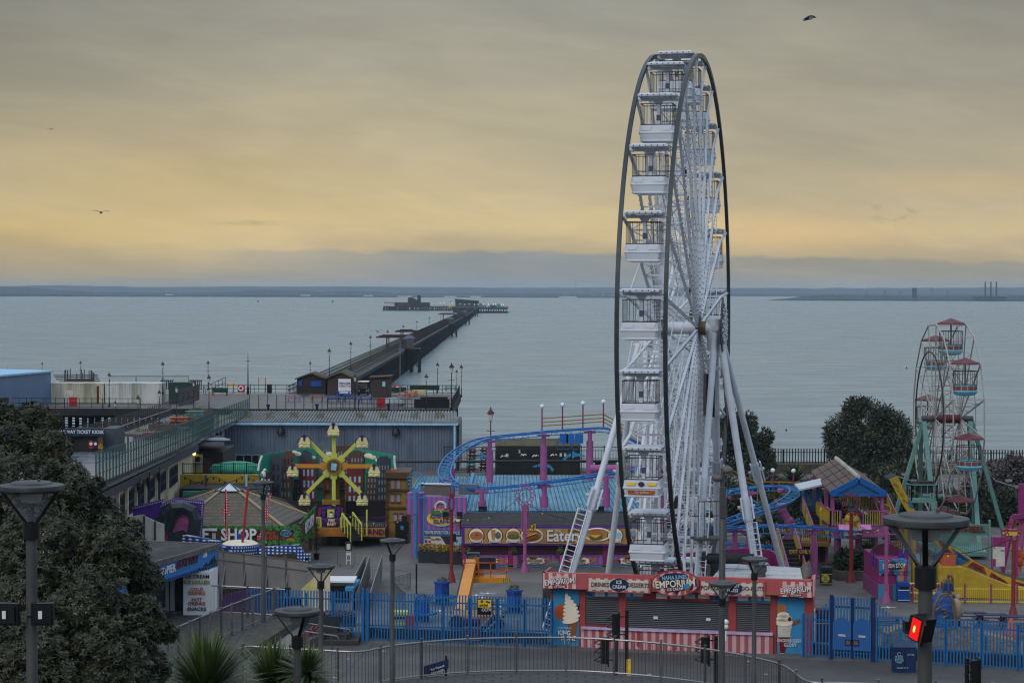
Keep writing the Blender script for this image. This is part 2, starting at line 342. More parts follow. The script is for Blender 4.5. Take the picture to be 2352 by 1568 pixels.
D('hoop_dark',(58,52,50),r=.6); D('mint_sign',(110,156,138),r=.5,n=.2,s=4); D('wheel_letter',(70,50,36),r=.6); D('timber_grey',(92,82,74),r=.9,n=.2); D('ramp_wet',(112,122,132),r=.25,n=.1,s=.5,dirt=(80,84,88),dk=.6); D('post_teal',(70,98,96),r=.4,m=.3); D('roof_lead',(104,106,104),r=.6,n=.2,dirt=(66,64,54),dk=.7); D('ink_teal',(14,44,56),r=.5); D('brown_timber',(72,60,56),r=.85,n=.2); D('rust_red',(96,48,40),r=.7); D('blue_clad',(110,138,168),r=.5,n=.06,s=.6,dirt=(80,104,130),dk=.5,stre=(2.,2.,.2)); D('container_moss',(196,192,168),r=.65,n=.08,s=.6,dirt=(92,92,52),dk=1.,stre=(1.3,1.3,.14)); DEFS['mesh_light']=glass((120,126,130),.14,.6); D('corr_dark',(70,78,88),r=.6); D('slate_roof',(78,92,108),r=.6); D('black_far',(40,38,40),r=.8); D('pav_teal',(70,104,104),r=.3); D('pav_roof',(120,150,146),r=.4); D('coast_dark',(40,46,50),r=.9)
DEFS['stripe_counter']=stripes((182,92,102),(212,168,172),.42)
cam=bpy.data.objects.new('camera',bpy.data.cameras.new('camera')); COL.objects.link(cam)
cam.data.sensor_width=36.; cam.data.lens=36.*F/2352.; cam.data.clip_start=.5; cam.data.clip_end=40000.
cam.matrix_world=MX.Translation((0,0,H))@RM.to_4x4(); SC.camera=cam
SC.view_settings.view_transform='Standard'; SC.view_settings.look='None'; SC.view_settings.exposure=0.; SC.view_settings.gamma=1.
try:SC.view_settings.use_curve_mapping=False
except Exception:pass
SC.cycles.use_denoising=True; SC.cycles.use_adaptive_sampling=False; SC.cycles.filter_width=1.2
SC.cycles.max_bounces=6; SC.cycles.transparent_max_bounces=24; SC.cycles.volume_bounces=0
SC.cycles.sample_clamp_indirect=4.
SUN_EL,SUN_AZ=rad(38),rad(215)
sun=bpy.data.objects.new('sun',bpy.data.lights.new('sun','SUN')); COL.objects.link(sun)
sun.data.energy=.55; sun.data.angle=rad(25); sun.data.color=(1.,.95,.88)
sdir=V((sin(SUN_AZ)*cos(SUN_EL),cos(SUN_AZ)*cos(SUN_EL),sin(SUN_EL)))
sun.rotation_euler=sdir.to_track_quat('Z','Y').to_euler()
W=bpy.data.worlds.new('World'); SC.world=W; W.use_nodes=True
nt=W.node_tree; L=nt.links; bg=nt.nodes['Background']; bg.inputs['Strength'].default_value=.1
sky=nt.nodes.new('ShaderNodeTexSky'); sky.sky_type='NISHITA'; sky.sun_disc=False
sky.sun_elevation=SUN_EL; sky.sun_rotation=SUN_AZ; sky.air_density=1.5; sky.dust_density=3.
co=coords(nt,'Generated'); sp=nt.nodes.new('ShaderNodeSeparateXYZ'); L.new(co,sp.inputs[0])
ez=sp.outputs[2]; hz=mth(nt,'MAXIMUM',mth(nt,'SQRT',mth(nt,'SUBTRACT',1.,mth(nt,'MULTIPLY',ez,ez))),.02)
el=mth(nt,'DIVIDE',ez,hz)
az=mth(nt,'ARCTAN2',sp.outputs[0],sp.outputs[1])
cb=nt.nodes.new('ShaderNodeCombineXYZ'); L.new(az,cb.inputs[0]); L.new(mth(nt,'MULTIPLY',el,1.),cb.inputs[1])
uv=cb.outputs[0]
def gauss(c0,w0,c1,w1):
 a=mth(nt,'DIVIDE',mth(nt,'SUBTRACT',az,c0),w0); b=mth(nt,'DIVIDE',mth(nt,'SUBTRACT',el,c1),w1)
 q=mth(nt,'ADD',mth(nt,'MULTIPLY',a,a),mth(nt,'MULTIPLY',b,b))
 return mth(nt,'POWER',2.718,mth(nt,'MULTIPLY',q,-1.))
wob=mth(nt,'ADD',mth(nt,'MULTIPLY',mth(nt,'SUBTRACT',noi(nt,uv,1.,5.,.55,sc=(5.,22.,1.)),.5),.055),mth(nt,'MULTIPLY',mth(nt,'SUBTRACT',noi(nt,uv,1.,6.,.6,sc=(22.,120.,1.)),.5),.014))
elw=mth(nt,'ADD',el,wob)
ramp=nt.nodes.new('ShaderNodeValToRGB'); rp=ramp.color_ramp; rp.interpolation='EASE'
stops=[(0.,(168,156,130)),(.018,(190,172,134)),(.033,(219,196,146)),(.052,(203,187,148)),(.082,(187,176,147)),(.112,(170,165,147)),(.15,(154,153,143)),(.26,(146,158,170)),(.6,(194,209,229)),(1.,(214,227,246))]
while len(rp.elements)<len(stops):rp.elements.new(.5)
for e,(p,c) in zip(rp.elements,stops):e.position=p; e.color=(*lin(c),1)
L.new(elw,ramp.inputs[0]); c=ramp.outputs[0]
back=rng(nt,mth(nt,'ABSOLUTE',az),.7,1.7)
c=mixc(nt,back,c,mixc(nt,rng(nt,el,0.,.5),lin((106,126,146)),lin((186,206,230))))
c=mixc(nt,mth(nt,'MULTIPLY',gauss(.2,.17,.075,.045),.5),c,lin((150,146,136)))
c=mixc(nt,mth(nt,'MULTIPLY',gauss(.135,.06,.028,.009),.9),c,lin((226,194,140)))
c=mixc(nt,mth(nt,'MULTIPLY',gauss(.225,.05,.052,.006),.5),c,lin((204,178,132)))
c=mixc(nt,mth(nt,'MULTIPLY',gauss(-.16,.09,.05,.02),.45),c,lin((196,170,116)))
edge=mth(nt,'ADD',mth(nt,'MULTIPLY',mth(nt,'SUBTRACT',noi(nt,uv,1.,7.,.62,sc=(34.,60.,1.)),.5),.011),.0205)
edge=mth(nt,'SUBTRACT',edge,mth(nt,'MULTIPLY',mth(nt,'MAXIMUM',az,0.),.022))
bank=rng(nt,mth(nt,'SUBTRACT',edge,el),-.0006,.0016)
bank=mth(nt,'MULTIPLY',bank,rng(nt,mth(nt,'ADD',az,mth(nt,'MULTIPLY',noi(nt,uv,1.,5.,.6,sc=(14.,200.,1.)),.09)),-.13,.01,.0,.84))
bcol=mixc(nt,rng(nt,noi(nt,uv,1.,6.,.6,sc=(16.,150.,1.)),.35,.7),mixc(nt,rng(nt,az,.03,.12),lin((132,143,149)),lin((146,145,134))),mixc(nt,rng(nt,az,.03,.12),lin((152,153,148)),lin((164,157,138))))
c=mixc(nt,bank,c,bcol)
st=gauss(-.129,.017,.0335,.0011); c=mixc(nt,mth(nt,'MULTIPLY',mth(nt,'MULTIPLY',st,.6),rng(nt,noi(nt,uv,1.,4.,sc=(60.,400.,1.)),.3,.6)),c,lin((138,130,112)))
st=gauss(.188,.012,.0385,.006); c=mixc(nt,mth(nt,'MULTIPLY',mth(nt,'MULTIPLY',st,.45),rng(nt,noi(nt,uv,1.,5.,sc=(130.,240.,1.)),.52,.66)),c,lin((128,124,112)))
c=mixc(nt,mth(nt,'MULTIPLY',gauss(-.24,.09,.03,.012),.55),c,lin((214,186,120)))
vm=nt.nodes.new('ShaderNodeVectorMath'); vm.operation='SCALE'; L.new(c,vm.inputs[0]); mpv=nt.nodes.new('ShaderNodeMapping'); mpv.inputs['Rotation'].default_value=(0,0,.12); L.new(uv,mpv.inputs[0])
L.new(mth(nt,'MULTIPLY',rng(nt,noi(nt,mpv.outputs[0],1.,7.,.58,sc=(7.,30.,1.),dist=.6),.3,.72,.9,1.09),rng(nt,noi(nt,mpv.outputs[0],1.,5.,.6,sc=(30.,160.,1.)),.3,.7,.975,1.025)),vm.inputs[3]); c=vm.outputs[0]
up=rng(nt,el,.045,.14); side=mth(nt,'ADD',rng(nt,az,-.06,-.25,0.,.24),rng(nt,az,.1,.25,0.,.15)); lf=mth(nt,'MULTIPLY',rng(nt,az,-.12,-.25,0.,.1),rng(nt,el,.15,.1))
va=nt.nodes.new('ShaderNodeVectorMath'); va.operation='SCALE'; L.new(c,va.inputs[0]); L.new(mth(nt,'SUBTRACT',1.,mth(nt,'ADD',mth(nt,'MULTIPLY',mth(nt,'MULTIPLY',up,side),rng(nt,el,.5,.25)),lf)),va.inputs[3]); c=va.outputs[0]
sc1=nt.nodes.new('ShaderNodeVectorMath'); sc1.operation='SCALE'; L.new(c,sc1.inputs[0]); sc1.inputs[3].default_value=10.
sc2=nt.nodes.new('ShaderNodeVectorMath'); sc2.operation='SCALE'; L.new(sky.outputs[0],sc2.inputs[0]); L.new(rng(nt,el,.15,.5,0.,.5),sc2.inputs[3])
ad=nt.nodes.new('ShaderNodeVectorMath'); ad.operation='ADD'; L.new(sc1.outputs[0],ad.inputs[0]); L.new(sc2.outputs[0],ad.inputs[1])
L.new(ad.outputs[0],bg.inputs['Color'])
def water(name):
 mt,nt,b,_=newmat(name); L=nt.links; co=coords(nt)
 b.inputs['Base Color'].default_value=(*lin((70,82,84)),1)
 b.inputs['Roughness'].default_value=.22; b.inputs['Specular IOR Level'].default_value=.5
 h=mth(nt,'ADD',noi(nt,co,1.,5.,.62,sc=(.22,.5,1.)),mth(nt,'MULTIPLY',noi(nt,co,1.,3.,.5,sc=(.035,.09,1.)),1.6))
 bn=nt.nodes.new('ShaderNodeBump'); bn.inputs['Strength'].default_value=1.; bn.inputs['Distance'].default_value=.7
 L.new(h,bn.inputs['Height']); L.new(bn.outputs[0],b.inputs['Normal'])
 slick=rng(nt,noi(nt,co,1.,5.,.6,sc=(.0006,.004,1.)),.4,.7)
 L.new(rng(nt,slick,0.,1.,.3,.22),b.inputs['Roughness'])
 tone=rng(nt,noi(nt,co,1.,6.,.65,sc=(.05,.16,1.)),.36,.66)
 L.new(mixc(nt,tone,lin((92,109,112)),lin((132,147,149))),b.inputs['Base Color'])
 return mt
DEFS['water']=water
D('asphalt_old',(88,83,80),r=.85,n=.1,s=.5,bp=.15,dirt=(56,53,52),dk=.6)
D('asphalt_plain',(100,96,92),r=.85,n=.12,s=.35,bp=.15,dirt=(70,66,63),dk=.7)
D('paving',(74,72,71),r=.8,n=.12,s=1.2,bp=.2,dirt=(48,47,46),dk=.6)
D('hill_far',(52,60,62),r=.95,n=.2,s=.002)
D('coast',(44,52,50),r=.95,n=.3,s=.01)
D('white_wheel',(206,210,216),r=.42,n=.03,s=1.2,dirt=(150,148,142),dk=.35)
D('rim_dark',(62,70,74),r=.45,m=.3,n=.1,s=1.)
D('steel',(150,152,152),r=.28,m=.85,n=.08,s=2.)
D('grey_post',(92,92,90),r=.5,m=.35,n=.1,s=2.,dirt=(60,58,54),dk=.4)
D('black',(20,21,22),r=.45,n=.2,s=3.)
D('cage_brown',(66,56,50),r=.5,n=.15,s=3.)
DEFS['cabin_glass']=glass((175,190,200),.12,.05)
D('purple_strip',(70,44,92),r=.5)
D('blue_dot',(30,70,110),r=.4)
def tarmac(c,dk,slab,rot):
 def f(name):
  mt,nt,b,_=newmat(name); L=nt.links; co=coords(nt); mp=nt.nodes.new('ShaderNodeMapping'); mp.inputs['Rotation'].default_value=(0,0,rot); L.new(co,mp.inputs[0])
  br=nt.nodes.new('ShaderNodeTexBrick'); L.new(mp.outputs[0],br.inputs['Vector']); br.inputs['Scale'].default_value=1.
  for k,v in(('Brick Width',slab),('Row Height',slab*.7),('Mortar Size',.08),('Bias',0.)):br.inputs[k].default_value=v
  br.inputs['Color1'].default_value=(*lin(c),1); br.inputs['Color2'].default_value=(*(x*.86 for x in lin(c)),1); br.inputs['Mortar'].default_value=(*(x*.5 for x in lin(c)),1)
  q=mixc(nt,rng(nt,noi(nt,co,.16,8.,.7),.45,.62,0.,.9),br.outputs['Color'],lin(dk)); q=mixc(nt,rng(nt,noi(nt,co,1.6,6.,.7),.5,.75,0.,.5),q,tuple(x*.55 for x in lin(c)))
  q=mixc(nt,rng(nt,noi(nt,co,14.,3.,.6),.3,.7,0.,.35),q,tuple(x*1.5 for x in lin(c)))
  vo=nt.nodes.new('ShaderNodeTexVoronoi'); vo.inputs['Scale'].default_value=.5; L.new(co,vo.inputs['Vector']); q=mixc(nt,mth(nt,'LESS_THAN',vo.outputs['Distance'],.055),q,lin((170,168,162)))
  L.new(q,b.inputs['Base Color']); L.new(rng(nt,noi(nt,co,.25,5.),.35,.65,.5,.9),b.inputs['Roughness']); return mt
 return f
DEFS['asphalt_park']=tarmac((100,95,90),(72,68,64),7.,.6); DEFS['asphalt']=tarmac((76,72,69),(52,50,48),40.,.1)
m=MB(); m.box(-120,120,58.2,214,-3,0)
tag(m.build('ground','asphalt_park',loc=(0,130,0)),kind='structure')
m=MB(); pp=[(-22,58.3),(70,58.3),(70,96.5),(46,98.2),(15.5,102.6),(2.2,105.2),(-8,107.3),(-16,108.6),(-22,109)]; m.add([(x,y,.004) for x,y in pp],[tuple(range(len(pp)))])
tag(m.build('pavement','asphalt',loc=(10,80,0)),kind='structure')
m=MB()
for x,y in((1094,1366),(1108,1372),(1140,1378),(1165,1384),(1120,1362),(1180,1370),(1150,1392),(1010,1402),(1040,1410),(2040,1394)):q=G(x,y); m.add([q+V((a,b,.008)) for a,b in((-.5,-.06),(.5,-.06),(.5,.06),(-.5,.06))],[(0,1,2,3)]); m.add([q+V((a,b,.012)) for a,b in((-.06,-.3),(.06,-.3),(.06,.3),(-.06,.3))],[(0,1,2,3)])
tag(m.build('ground_markings','white_paint',loc=(0,128,0)),kind='structure')
m=MB(); m.quad((-9000,214.0,-1),(9000,214.0,-1),(9000,11000,-1),(-9000,11000,-1))
tag(m.build('sea','water',loc=(0,214,-1)),kind='structure')
def ridge(name,pts,d,back,mat,rough,seed,crumb=0.):
 """a long hill: foot on the water, crest along pixel points, back slope behind"""
 m=MB(); rr=random.Random(seed); xs=[]
 n=420
 for i in range(n+1):
  x=lerp(pts[0][0],pts[-1][0],i/n)
  for a,b in zip(pts,pts[1:]):
   if a[0]<=x<=b[0]:y=lerp(a[1],b[1],(x-a[0])/(b[0]-a[0])); break
  y+=(NZ.noise(V((x*.02,seed,0)))*rough+NZ.noise(V((x*.13,seed,3)))*rough*.45)-abs(NZ.noise(V((x*.6,seed,7))))*crumb-rr.random()*crumb*.5
  p=P(x,y,d+back*.35); f=P(x,690,d); q=P(x,690,d+back)
  xs+=[V((f.x,d,-2)),V((f.x,d,lerp(-1,p.z,.28))),V((p.x,d+back*.35,p.z)),V((q.x,d+back,-2))]
 m.add(xs,[(i*4+j,i*4+4+j,i*4+5+j,i*4+1+j) for i in range(n) for j in range(3)])
 return tag(m.build(name,mat),kind='structure')
ridge('hills',[(-150,659),(150,655),(320,659),(640,657.5),(900,658.5),(1200,661),(1420,660),(1800,662),(2100,661.5),(2350,659.5),(2500,660)],8200.,1500.,'hill_far',1.6,3.1)
ridge('far_coast',[(-150,658),(0,659),(80,661),(150,668),(220,671.5),(420,672.5),(540,671),(590,666.5),(690,667.5),(740,672),(800,668.5),(860,670),(905,674),(1000,676.5),(1200,677.5),(1330,676),(1420,680),(1620,684)],5900.,900.,'coast',1.2,8.4,1.6)
ridge('near_coast',[(1765,690),(1800,687),(1845,681),(1900,678.5),(2000,680.5),(2100,681.5),(2352,681),(2500,679)],4450.,600.,'coast',.8,5.7,2.2)
def haze(name):
 mt=bpy.data.materials.new(name); mt.use_nodes=True; nt=mt.node_tree; nt.nodes.clear()
 o=nt.nodes.new('ShaderNodeOutputMaterial'); v=nt.nodes.new('ShaderNodeVolumePrincipled')
 v.inputs['Color'].default_value=(.66,.85,1.,1); v.inputs['Density'].default_value=8e-5; v.inputs['Anisotropy'].default_value=0.
 nt.links.new(v.outputs[0],o.inputs['Volume']); return mt
DEFS['haze']=haze
m=MB(); m.box(-8500,8500,-60,10500,-4,56)
tag(m.build('haze','haze'),kind='stuff')
WC=V((9.95,118.,16.83)); WU=V((.208,.978,0)).normalized(); WA=V((WU.y,-WU.x,0)); WR=15.95; NG=24; PH=rad(WPH)
def wp(r,t,a=0.):return WC-WU*(r*cos(t))+Z*(r*sin(t))+WA*a
wheel=th('ferris_wheel','tall white ferris wheel with dark steel rims seen almost edge on','ferris wheel',(WC.x,WC.y,0))
for s in(-1,1):
 m=MB(); n=96; a=s*1.19
 for i in range(n):
  t0,t1=2*PI*i/n,2*PI*(i+1)/n
  q=[wp(r,t,a+o) for o in(-.03*s,.18*s) for(r,t) in((WR-.12,t0),(WR+.13,t0),(WR+.13,t1),(WR-.12,t1))]
  m.hexa(q)
 m.build('rim','rim_dark',wheel)
 m=MB(); mb=MB()
 for g in range(NG):
  t=PH+2*PI*g/NG
  k=wp(WR*.885,t,s*.97); h=wp(.55,t,s*1.1)
  m.bar(wp(WR-.16,t,a),k,.11,.15,WA); m.bar(k,h,.11,.15,WA)
  for j in range(34):
   q=h.lerp(k,j/34)+WA*s*.08
   tt=t+PI/2
   for e in(0.,):
    c=q+(-WU*cos(tt)+Z*sin(tt))*e
    mb.box(c.x-.04,c.x+.04,c.y-.04,c.y+.04,c.z-.04,c.z+.04)
  t2=t+2*PI/NG
  for(r0,r1) in((WR*.885,WR*.62),(WR*.62,WR*.36)):m.bar(wp(r0,t,s*1.0),wp(r1,t2,s*1.04),.05)
 m.build('spokes','white_wheel',wheel); tag(mb.build('light_studs','pale_grey',wheel),kind='stuff')
 m=MB(); m.cyl(wp(0,0,s*1.0),wp(0,0,s*1.22),.75,n=20); m.build('hub_plate','rim_dark',wheel,True)
m=MB()
for g in range(NG):
 t=PH+2*PI*g/NG
 for r in(.885,.80,.70,.60,.50,.40,.30):
  m.bar(wp(WR*r,t,-1.0),wp(WR*r,t,1.0),.06,.09)
 for r0,r1,f in((.885,.70,1),(.70,.50,-1),(.50,.30,1)):m.bar(wp(WR*r0,t,-1.*f),wp(WR*r1,t,1.*f),.05)
 if g%2==0:
  for j in range(60):m.bar(wp(WR*(.2+.011*j),t,.25),wp(WR*(.2+.011*j),t,.62),.03)
  for e in(.25,.62):m.bar(wp(WR*.2,t,e),wp(WR*.86,t,e),.045)
m.build('cross_braces','white_wheel',wheel)
m=MB(); m.cyl(wp(0,0,-1.9),wp(0,0,1.9),.36,n=16); m.build('axle','white_wheel',wheel,True)
m=MB(); m.cyl(wp(0,0,1.25),wp(0,0,1.55),.42,n=16); m.build('slip_ring','gold_trim',wheel,True)
m=MB(); c=wp(0,0,2.55); m.cyl(c,c+WA*.06,1.5,n=32); m.build('drive_plate','rim_dark',wheel,True)
m=MB()
for j in range(140):
 r,t=1.4*math.sqrt(RD.random()),RD.random()*2*PI
 q=c+(-WU*cos(t)+Z*sin(t))*r+WA*.13; m.ball(q,.06,5,3)
tag(m.build('plate_lamps','white_wheel',wheel),kind='stuff')
def leg(top,foot,flange,r=.36,ladder=None,par=wheel):
 """tubular leg in two lengths with a flanged hinge, the lower one often with a ladder"""
 d=foot-top; k=top+d*flange; m=MB()
 r*=.56; m.tube([top,k],r*.92,14); m.tube([k,foot],r*.92,14)
 dn=d.normalized(); m.tube([k-dn*.5,k-dn*.05,k+dn*.35,k+dn*.9],r*1.15,14)
 side=dn.cross(V((0,1,0))).normalized()
 m.cyl(k-side*.5,k+side*.5,.1,n=10)
 for e in(-.3,.3):m.bar(k+side*e-dn*.6+V((0,-.42,0)),k+side*e+dn*.7+V((0,-.42,0)),.08,.3,V((0,1,0)))
 l=m.build('leg','white_wheel',par,True)
 if ladder:
  m=MB(); q0=k+dn*.9; fr=V((0,-r-.2,0))+side*ladder
  N=int((foot-q0).length/.32)
  for e in(-.27,.27):m.bar(q0+fr+side*e,foot+fr+side*e,.06,.1)
  for j in range(N):q=q0.lerp(foot,j/N)+fr; m.bar(q-side*.27,q+side*.27,.045)
  m.build('ladder','white_wheel',l)
 return l
hr,hl=wp(0,0,2.05),wp(0,0,-2.05)
leg(hr+V((0,-.35,-.3)),G(1592,1452),.52,.37,.12)
leg(hr+V((.1,.4,-.5)),G(1648,1345),.5,.42)
leg(hr+V((.4,-.3,-1.)),G(1757,1443),.58,.4,.12)
leg(hr+V((.55,.2,-1.)),G(1812,1362),.49,.36)
leg(hl+V((0,-.35,-.3)),G(1478,1452),.58,.34,.05)
leg(hl+V((0,.4,-.4)),G(1518,1345),.55,.36)
leg(hl+V((-.4,-.3,-1.)),G(1271,1462),.54,.36,-.45)
leg(hl+V((-.5,.2,-1.)),G(1392,1357),.5,.36)
m=MB()
for h in(hr,hl):m.cyl(h+V((0,0,.55)),h-V((0,0,1.3)),.42,n=14); m.cyl(h-V((0,.5,0)),h+V((0,.5,0)),.2,n=10); m.cyl(h-V((0,0,2.3)),h-V((0,0,2.45)),.5,n=14)
m.build('bearing_head','white_wheel',wheel,True)
m=MB(); q=wp(0,0,1.75)-Z*3.3; m.box(q.x-.25,q.x+.25,q.y-.9,q.y+.9,q.z-1.9,q.z+.6); m.build('drive_cabinet','black',wheel)
m=MB()
p0=wp(0,0,2.35)+Z*.2
m.tube(spline([p0,p0-Z*4+WA*.3,p0-Z*9+WA*.6,P(1650,1300,116)],6),.03,5); m.build('power_cable','black',wheel)
m=MB(); q=P(1606,1227,112); m.T=MX.Translation(q)@MX.Rotation(rad(12),4,'Z')
m.T=m.T@MX.Diagonal((.58,.6,.95,1)); m.box(-.4,2.6,-.7,1.5,-.35,-.2)
for x in(-.3,.3,.9,1.5,2.1,2.5):m.bar((x,-.65,-.2),(x,-.65,2.),.05)
for y in(-.1,.6,1.4):m.bar((2.55,y,-.2),(2.55,y,2.),.05)
m.bar((-.3,-.65,2.),(2.55,-.65,2.),.06); m.bar((2.55,-.65,2.),(2.55,1.45,2.),.06); m.bar((-.3,1.4,1.),(2.55,1.4,1.),.05)
m.build('service_platform','grey_post',wheel)
m=MB(); m.box(-5,9,0,0,0,0) if False else None
m=MB(); m.T=MX.Translation((WC.x,WC.y-2.2,0))@MX.Rotation(-math.atan2(WU.x,WU.y),4,'Z')
m.box(-2.4,2.4,-5,9,.004,.25); m.box(-5.2,-2.4,-3.5,6,.004,.45)
m.build('base_deck','steel',wheel)
def gondola():
 r=th('wheel_gondola','white gondola','gondola',(0,0,0),'white gondolas on the tall ferris wheel')
 m=MB(); m.box(-.92,.92,-.10,.10,-.13,.02)
 for s in(-1,1):m.cyl((s*.92,0,-.05),(s*1.16,0,-.05),.06,n=8); m.box(s*.98-.06,s*.98+.06,-.12,.12,-.16,.08)
 m.box(-.09,.09,-.09,.09,-1.95,-.1); m.prism([(-.28,-.06,-.13),(.28,-.06,-.13),(.1,-.06,-.42),(-.1,-.06,-.42)],(0,.12,0))
 m.build('hanger','white_wheel',r)
 m=MB(); w,d=1.02,.86
 lo=[(-w,-d,.07),(w,-d,.07),(w,d,.07),(-w,d,.07)]; md=[(x*1.,y*1.,.17) for x,y,z in lo]; tp=[(x*.84,y*.84,.24) for x,y,z in lo]
 m.add([V(p) for p in lo+md+tp],[(3,2,1,0)]+[(a*4+k,a*4+(k+1)%4,a*4+4+(k+1)%4,a*4+4+k) for a in(0,1) for k in range(4)]+[(8,9,10,11)])
 for x in(-.6,.6):m.box(x-.06,x+.06,-.5,.5,.0,.07)
 c=m.build('canopy','white_wheel',r)
 m=MB()
 for s in(-1,1):
  for x in(-.8,-.48,-.16,.16,.48,.8):m.box(x-.03,x+.03,s*d-.015,s*d+.015,.1,.16)
  for y in(-.6,-.2,.2,.6):m.box(s*w-.015,s*w+.015,y-.03,y+.03,.1,.16)
 tag(m.build('canopy_lamps','blue_dot',c),kind='stuff')
 m=MB(); w,d=.86,.76
 for z in(-.34,-1.47):
  for y in(-d,d):m.bar((-w,y,z),(w,y,z),.045)
  for x in(-w,w):m.bar((x,-d,z),(x,d,z),.045)
 for y in(-d,d):
  for x in(-w,-.52,-.18,.22,.56,w):m.bar((x,y,-.34),(x,y,-1.47),.028)
 for x in(-w,w):
  for y in(-.4,0,.4):m.bar((x,y,-.34),(x,y,-1.47),.028)
 cg=m.build('cage','cage_brown',r)
 m=MB()
 for y in(-d+.03,d-.03):m.quad((-w+.02,y,-1.46),(w-.02,y,-1.46),(w-.02,y,-.42),(-w+.02,y,-.42))
 for x in(-w+.03,w-.03):m.quad((x,-d+.03,-1.5),(x,d-.03,-1.5),(x,d-.03,-.42),(x,-d+.03,-.42))
 m.build('cage_glass','cabin_glass',cg)
 m=MB(); pr=[(.86,-1.49),(.92,-1.53),(.96,-1.86),(.99,-1.89),(.99,-1.94),(.95,-1.96),(.89,-2.29),(.92,-2.32),(.92,-2.37),(.6,-2.43)]
 vs=[]; fs=[]
 for k,z in pr:
  b=.1; w2,d2=k,k*.88
  vs+=[(-w2+b,-d2,z),(w2-b,-d2,z),(w2,-d2+b,z),(w2,d2-b,z),(w2-b,d2,z),(-w2+b,d2,z),(-w2,d2-b,z),(-w2,-d2+b,z)]
 for a in range(len(pr)-1):fs+=[(a*8+j,a*8+8+j,a*8+8+(j+1)%8,a*8+(j+1)%8) for j in range(8)]
 fs+=[tuple(range(8)),tuple(range((len(pr)-1)*8,len(pr)*8))[::-1]]
 m.add(vs,fs)
 for s in(-1,1):
  for x in(-.55,.55):m.prism([(x-.3,s*.825,-1.6),(x+.3,s*.825,-1.6),(x+.22,s*.845,-1.79),(x-.22,s*.845,-1.79)],(0,s*.02,0))
 m.build('tub','white_wheel',r)
 m=MB(); m.box(-.1,.1,-.12,.12,-1.2,-.9); m.build('grab_sleeve','purple_strip',r)
 m=MB()
 for s in(-1,1):m.box(-.78,.78,s*.55-.14,s*.55+.14,-1.62,-1.5)
 m.build('bench_seat','white_wheel',r)
 return r
g0=gondola(); first=True; ang=math.atan2(WA.y,WA.x)
gl=[]
for g in range(NG):
 t=(PH+2*PI*g/NG)%(2*PI)
 gl.append((t,wp(WR-.02,t)))
near=sorted([q for q in gl if cos(q[0])>=0],key=lambda q:-q[1].z); far=sorted([q for q in gl if cos(q[0])<0],key=lambda q:-q[1].z)
for grp_,nm in((near,'near'),(far,'far')):
 for i,(t,p) in enumerate(grp_):
  lab='white caged gondola on the %s side of the tall wheel, %s from its top'%(nm,ordn(i)) if i<len(grp_)-1 else 'white caged gondola on the %s side of the tall wheel, lowest of that side'%nm
  if first:g0.location=p; g0.rotation_euler.z=ang; g0['label']=lab; first=False; gd=g0
  else:gd=dup(g0,p,ang,lab)
  if nm=='near' and NSTK(i):
   gd['label']='white caged gondola with bright coloured stickers on its tub, near side of wheel'
   m=MB()
   for x in(-.55,.55):m.prism([(x-.27,-.86,-1.62),(x+.27,-.86,-1.62),(x+.2,-.875,-1.77),(x-.2,-.875,-1.77)],(0,-.01,0))
   m.i=1; m.prism([(-.72,-.862,-2.02),(.72,-.862,-2.02),(.68,-.826,-2.24),(-.68,-.826,-2.24)],(0,-.012,0))
   m.i=2; m.ball((0,-.885,-1.7),.17,12,6,(1,.12,.8))
   o=m.build('sticker',['sun_yellow','rainbow_orange','purple_strip']); o.parent=gd
   o=txt('City Wheels',(0,-.885,-2.13),(1,0,0),Z,.11,'white_paint',None); o.parent=gd
K=Wall(1262,106.6,1870,104.0)
kz=th('ice_cream_kiosk','long pink and red ice cream kiosk with shutters down at the front of the fairground','kiosk',G(1560,1492))
m=MB(); K.box(m,1265,1352,1868,1486,-2.6,-.0); m.build('body','salmon',kz)
m=MB()
for a,b,ya in((1332,1345,1354),(1422,1438,1357),(1674,1691,1366),(1770,1784,1368),(1848,1868,1371),(1265,1270,1352)):K.box(m,a,ya,b,ya+132,0,.1)
m.build('pillar','brick_red',kz)
for a,b,y0,y1 in((1347,1420,1371,1431),(1440,1672,1375,1442),(1693,1768,1384,1447)):
 m=MB(); K.box(m,a,y0,b,y1,.0,.04); s=m.build('shutter','shutter_slats',kz)
 m=MB(); K.box(m,a-1.5,y0-2,b+1.5,y0,.0,.12); K.box(m,a-1.5,y1,b+1.5,y1+4,0,.14); m.build('shutter_frame','red_post',s)
for x,y in((1506,1417),(1627,1421)):
 m=MB(); K.box(m,x-5,y-3,x+5,y+3,.041,.05); m.build('notice','white_paint',kz)
m=MB(); K.box(m,1337,1436,1776,1441,0,.42); m.build('counter','pale_lav',kz)
m=MB(); K.box(m,1337,1441.5,1776,1485,0,.3); m.build('counter_front','stripe_counter',kz)
m=MB()
for x,h in((1382,26),(1468,40),(1551,46),(1640,30)):
 y=1442+(x-1337)*.02
 K.poly(m,[(x-7,y),(x+7,y),(x+3.5,y+9),(x+4.5,y+h-5),(x,y+h),(x-4.5,y+h-5),(x-3.5,y+9)],.3,.31)
m.build('drip','brick_red',kz)
KF=Wall(1247,106.0,1868,103.4)
m=MB(); KF.box(m,1247,1314,1868,1350,-.35,0); a=KF.pt(1247,1330); b=KF.pt(1868,1330)
zt,zb=KF.pt(1247,1314).z,KF.pt(1247,1350).z
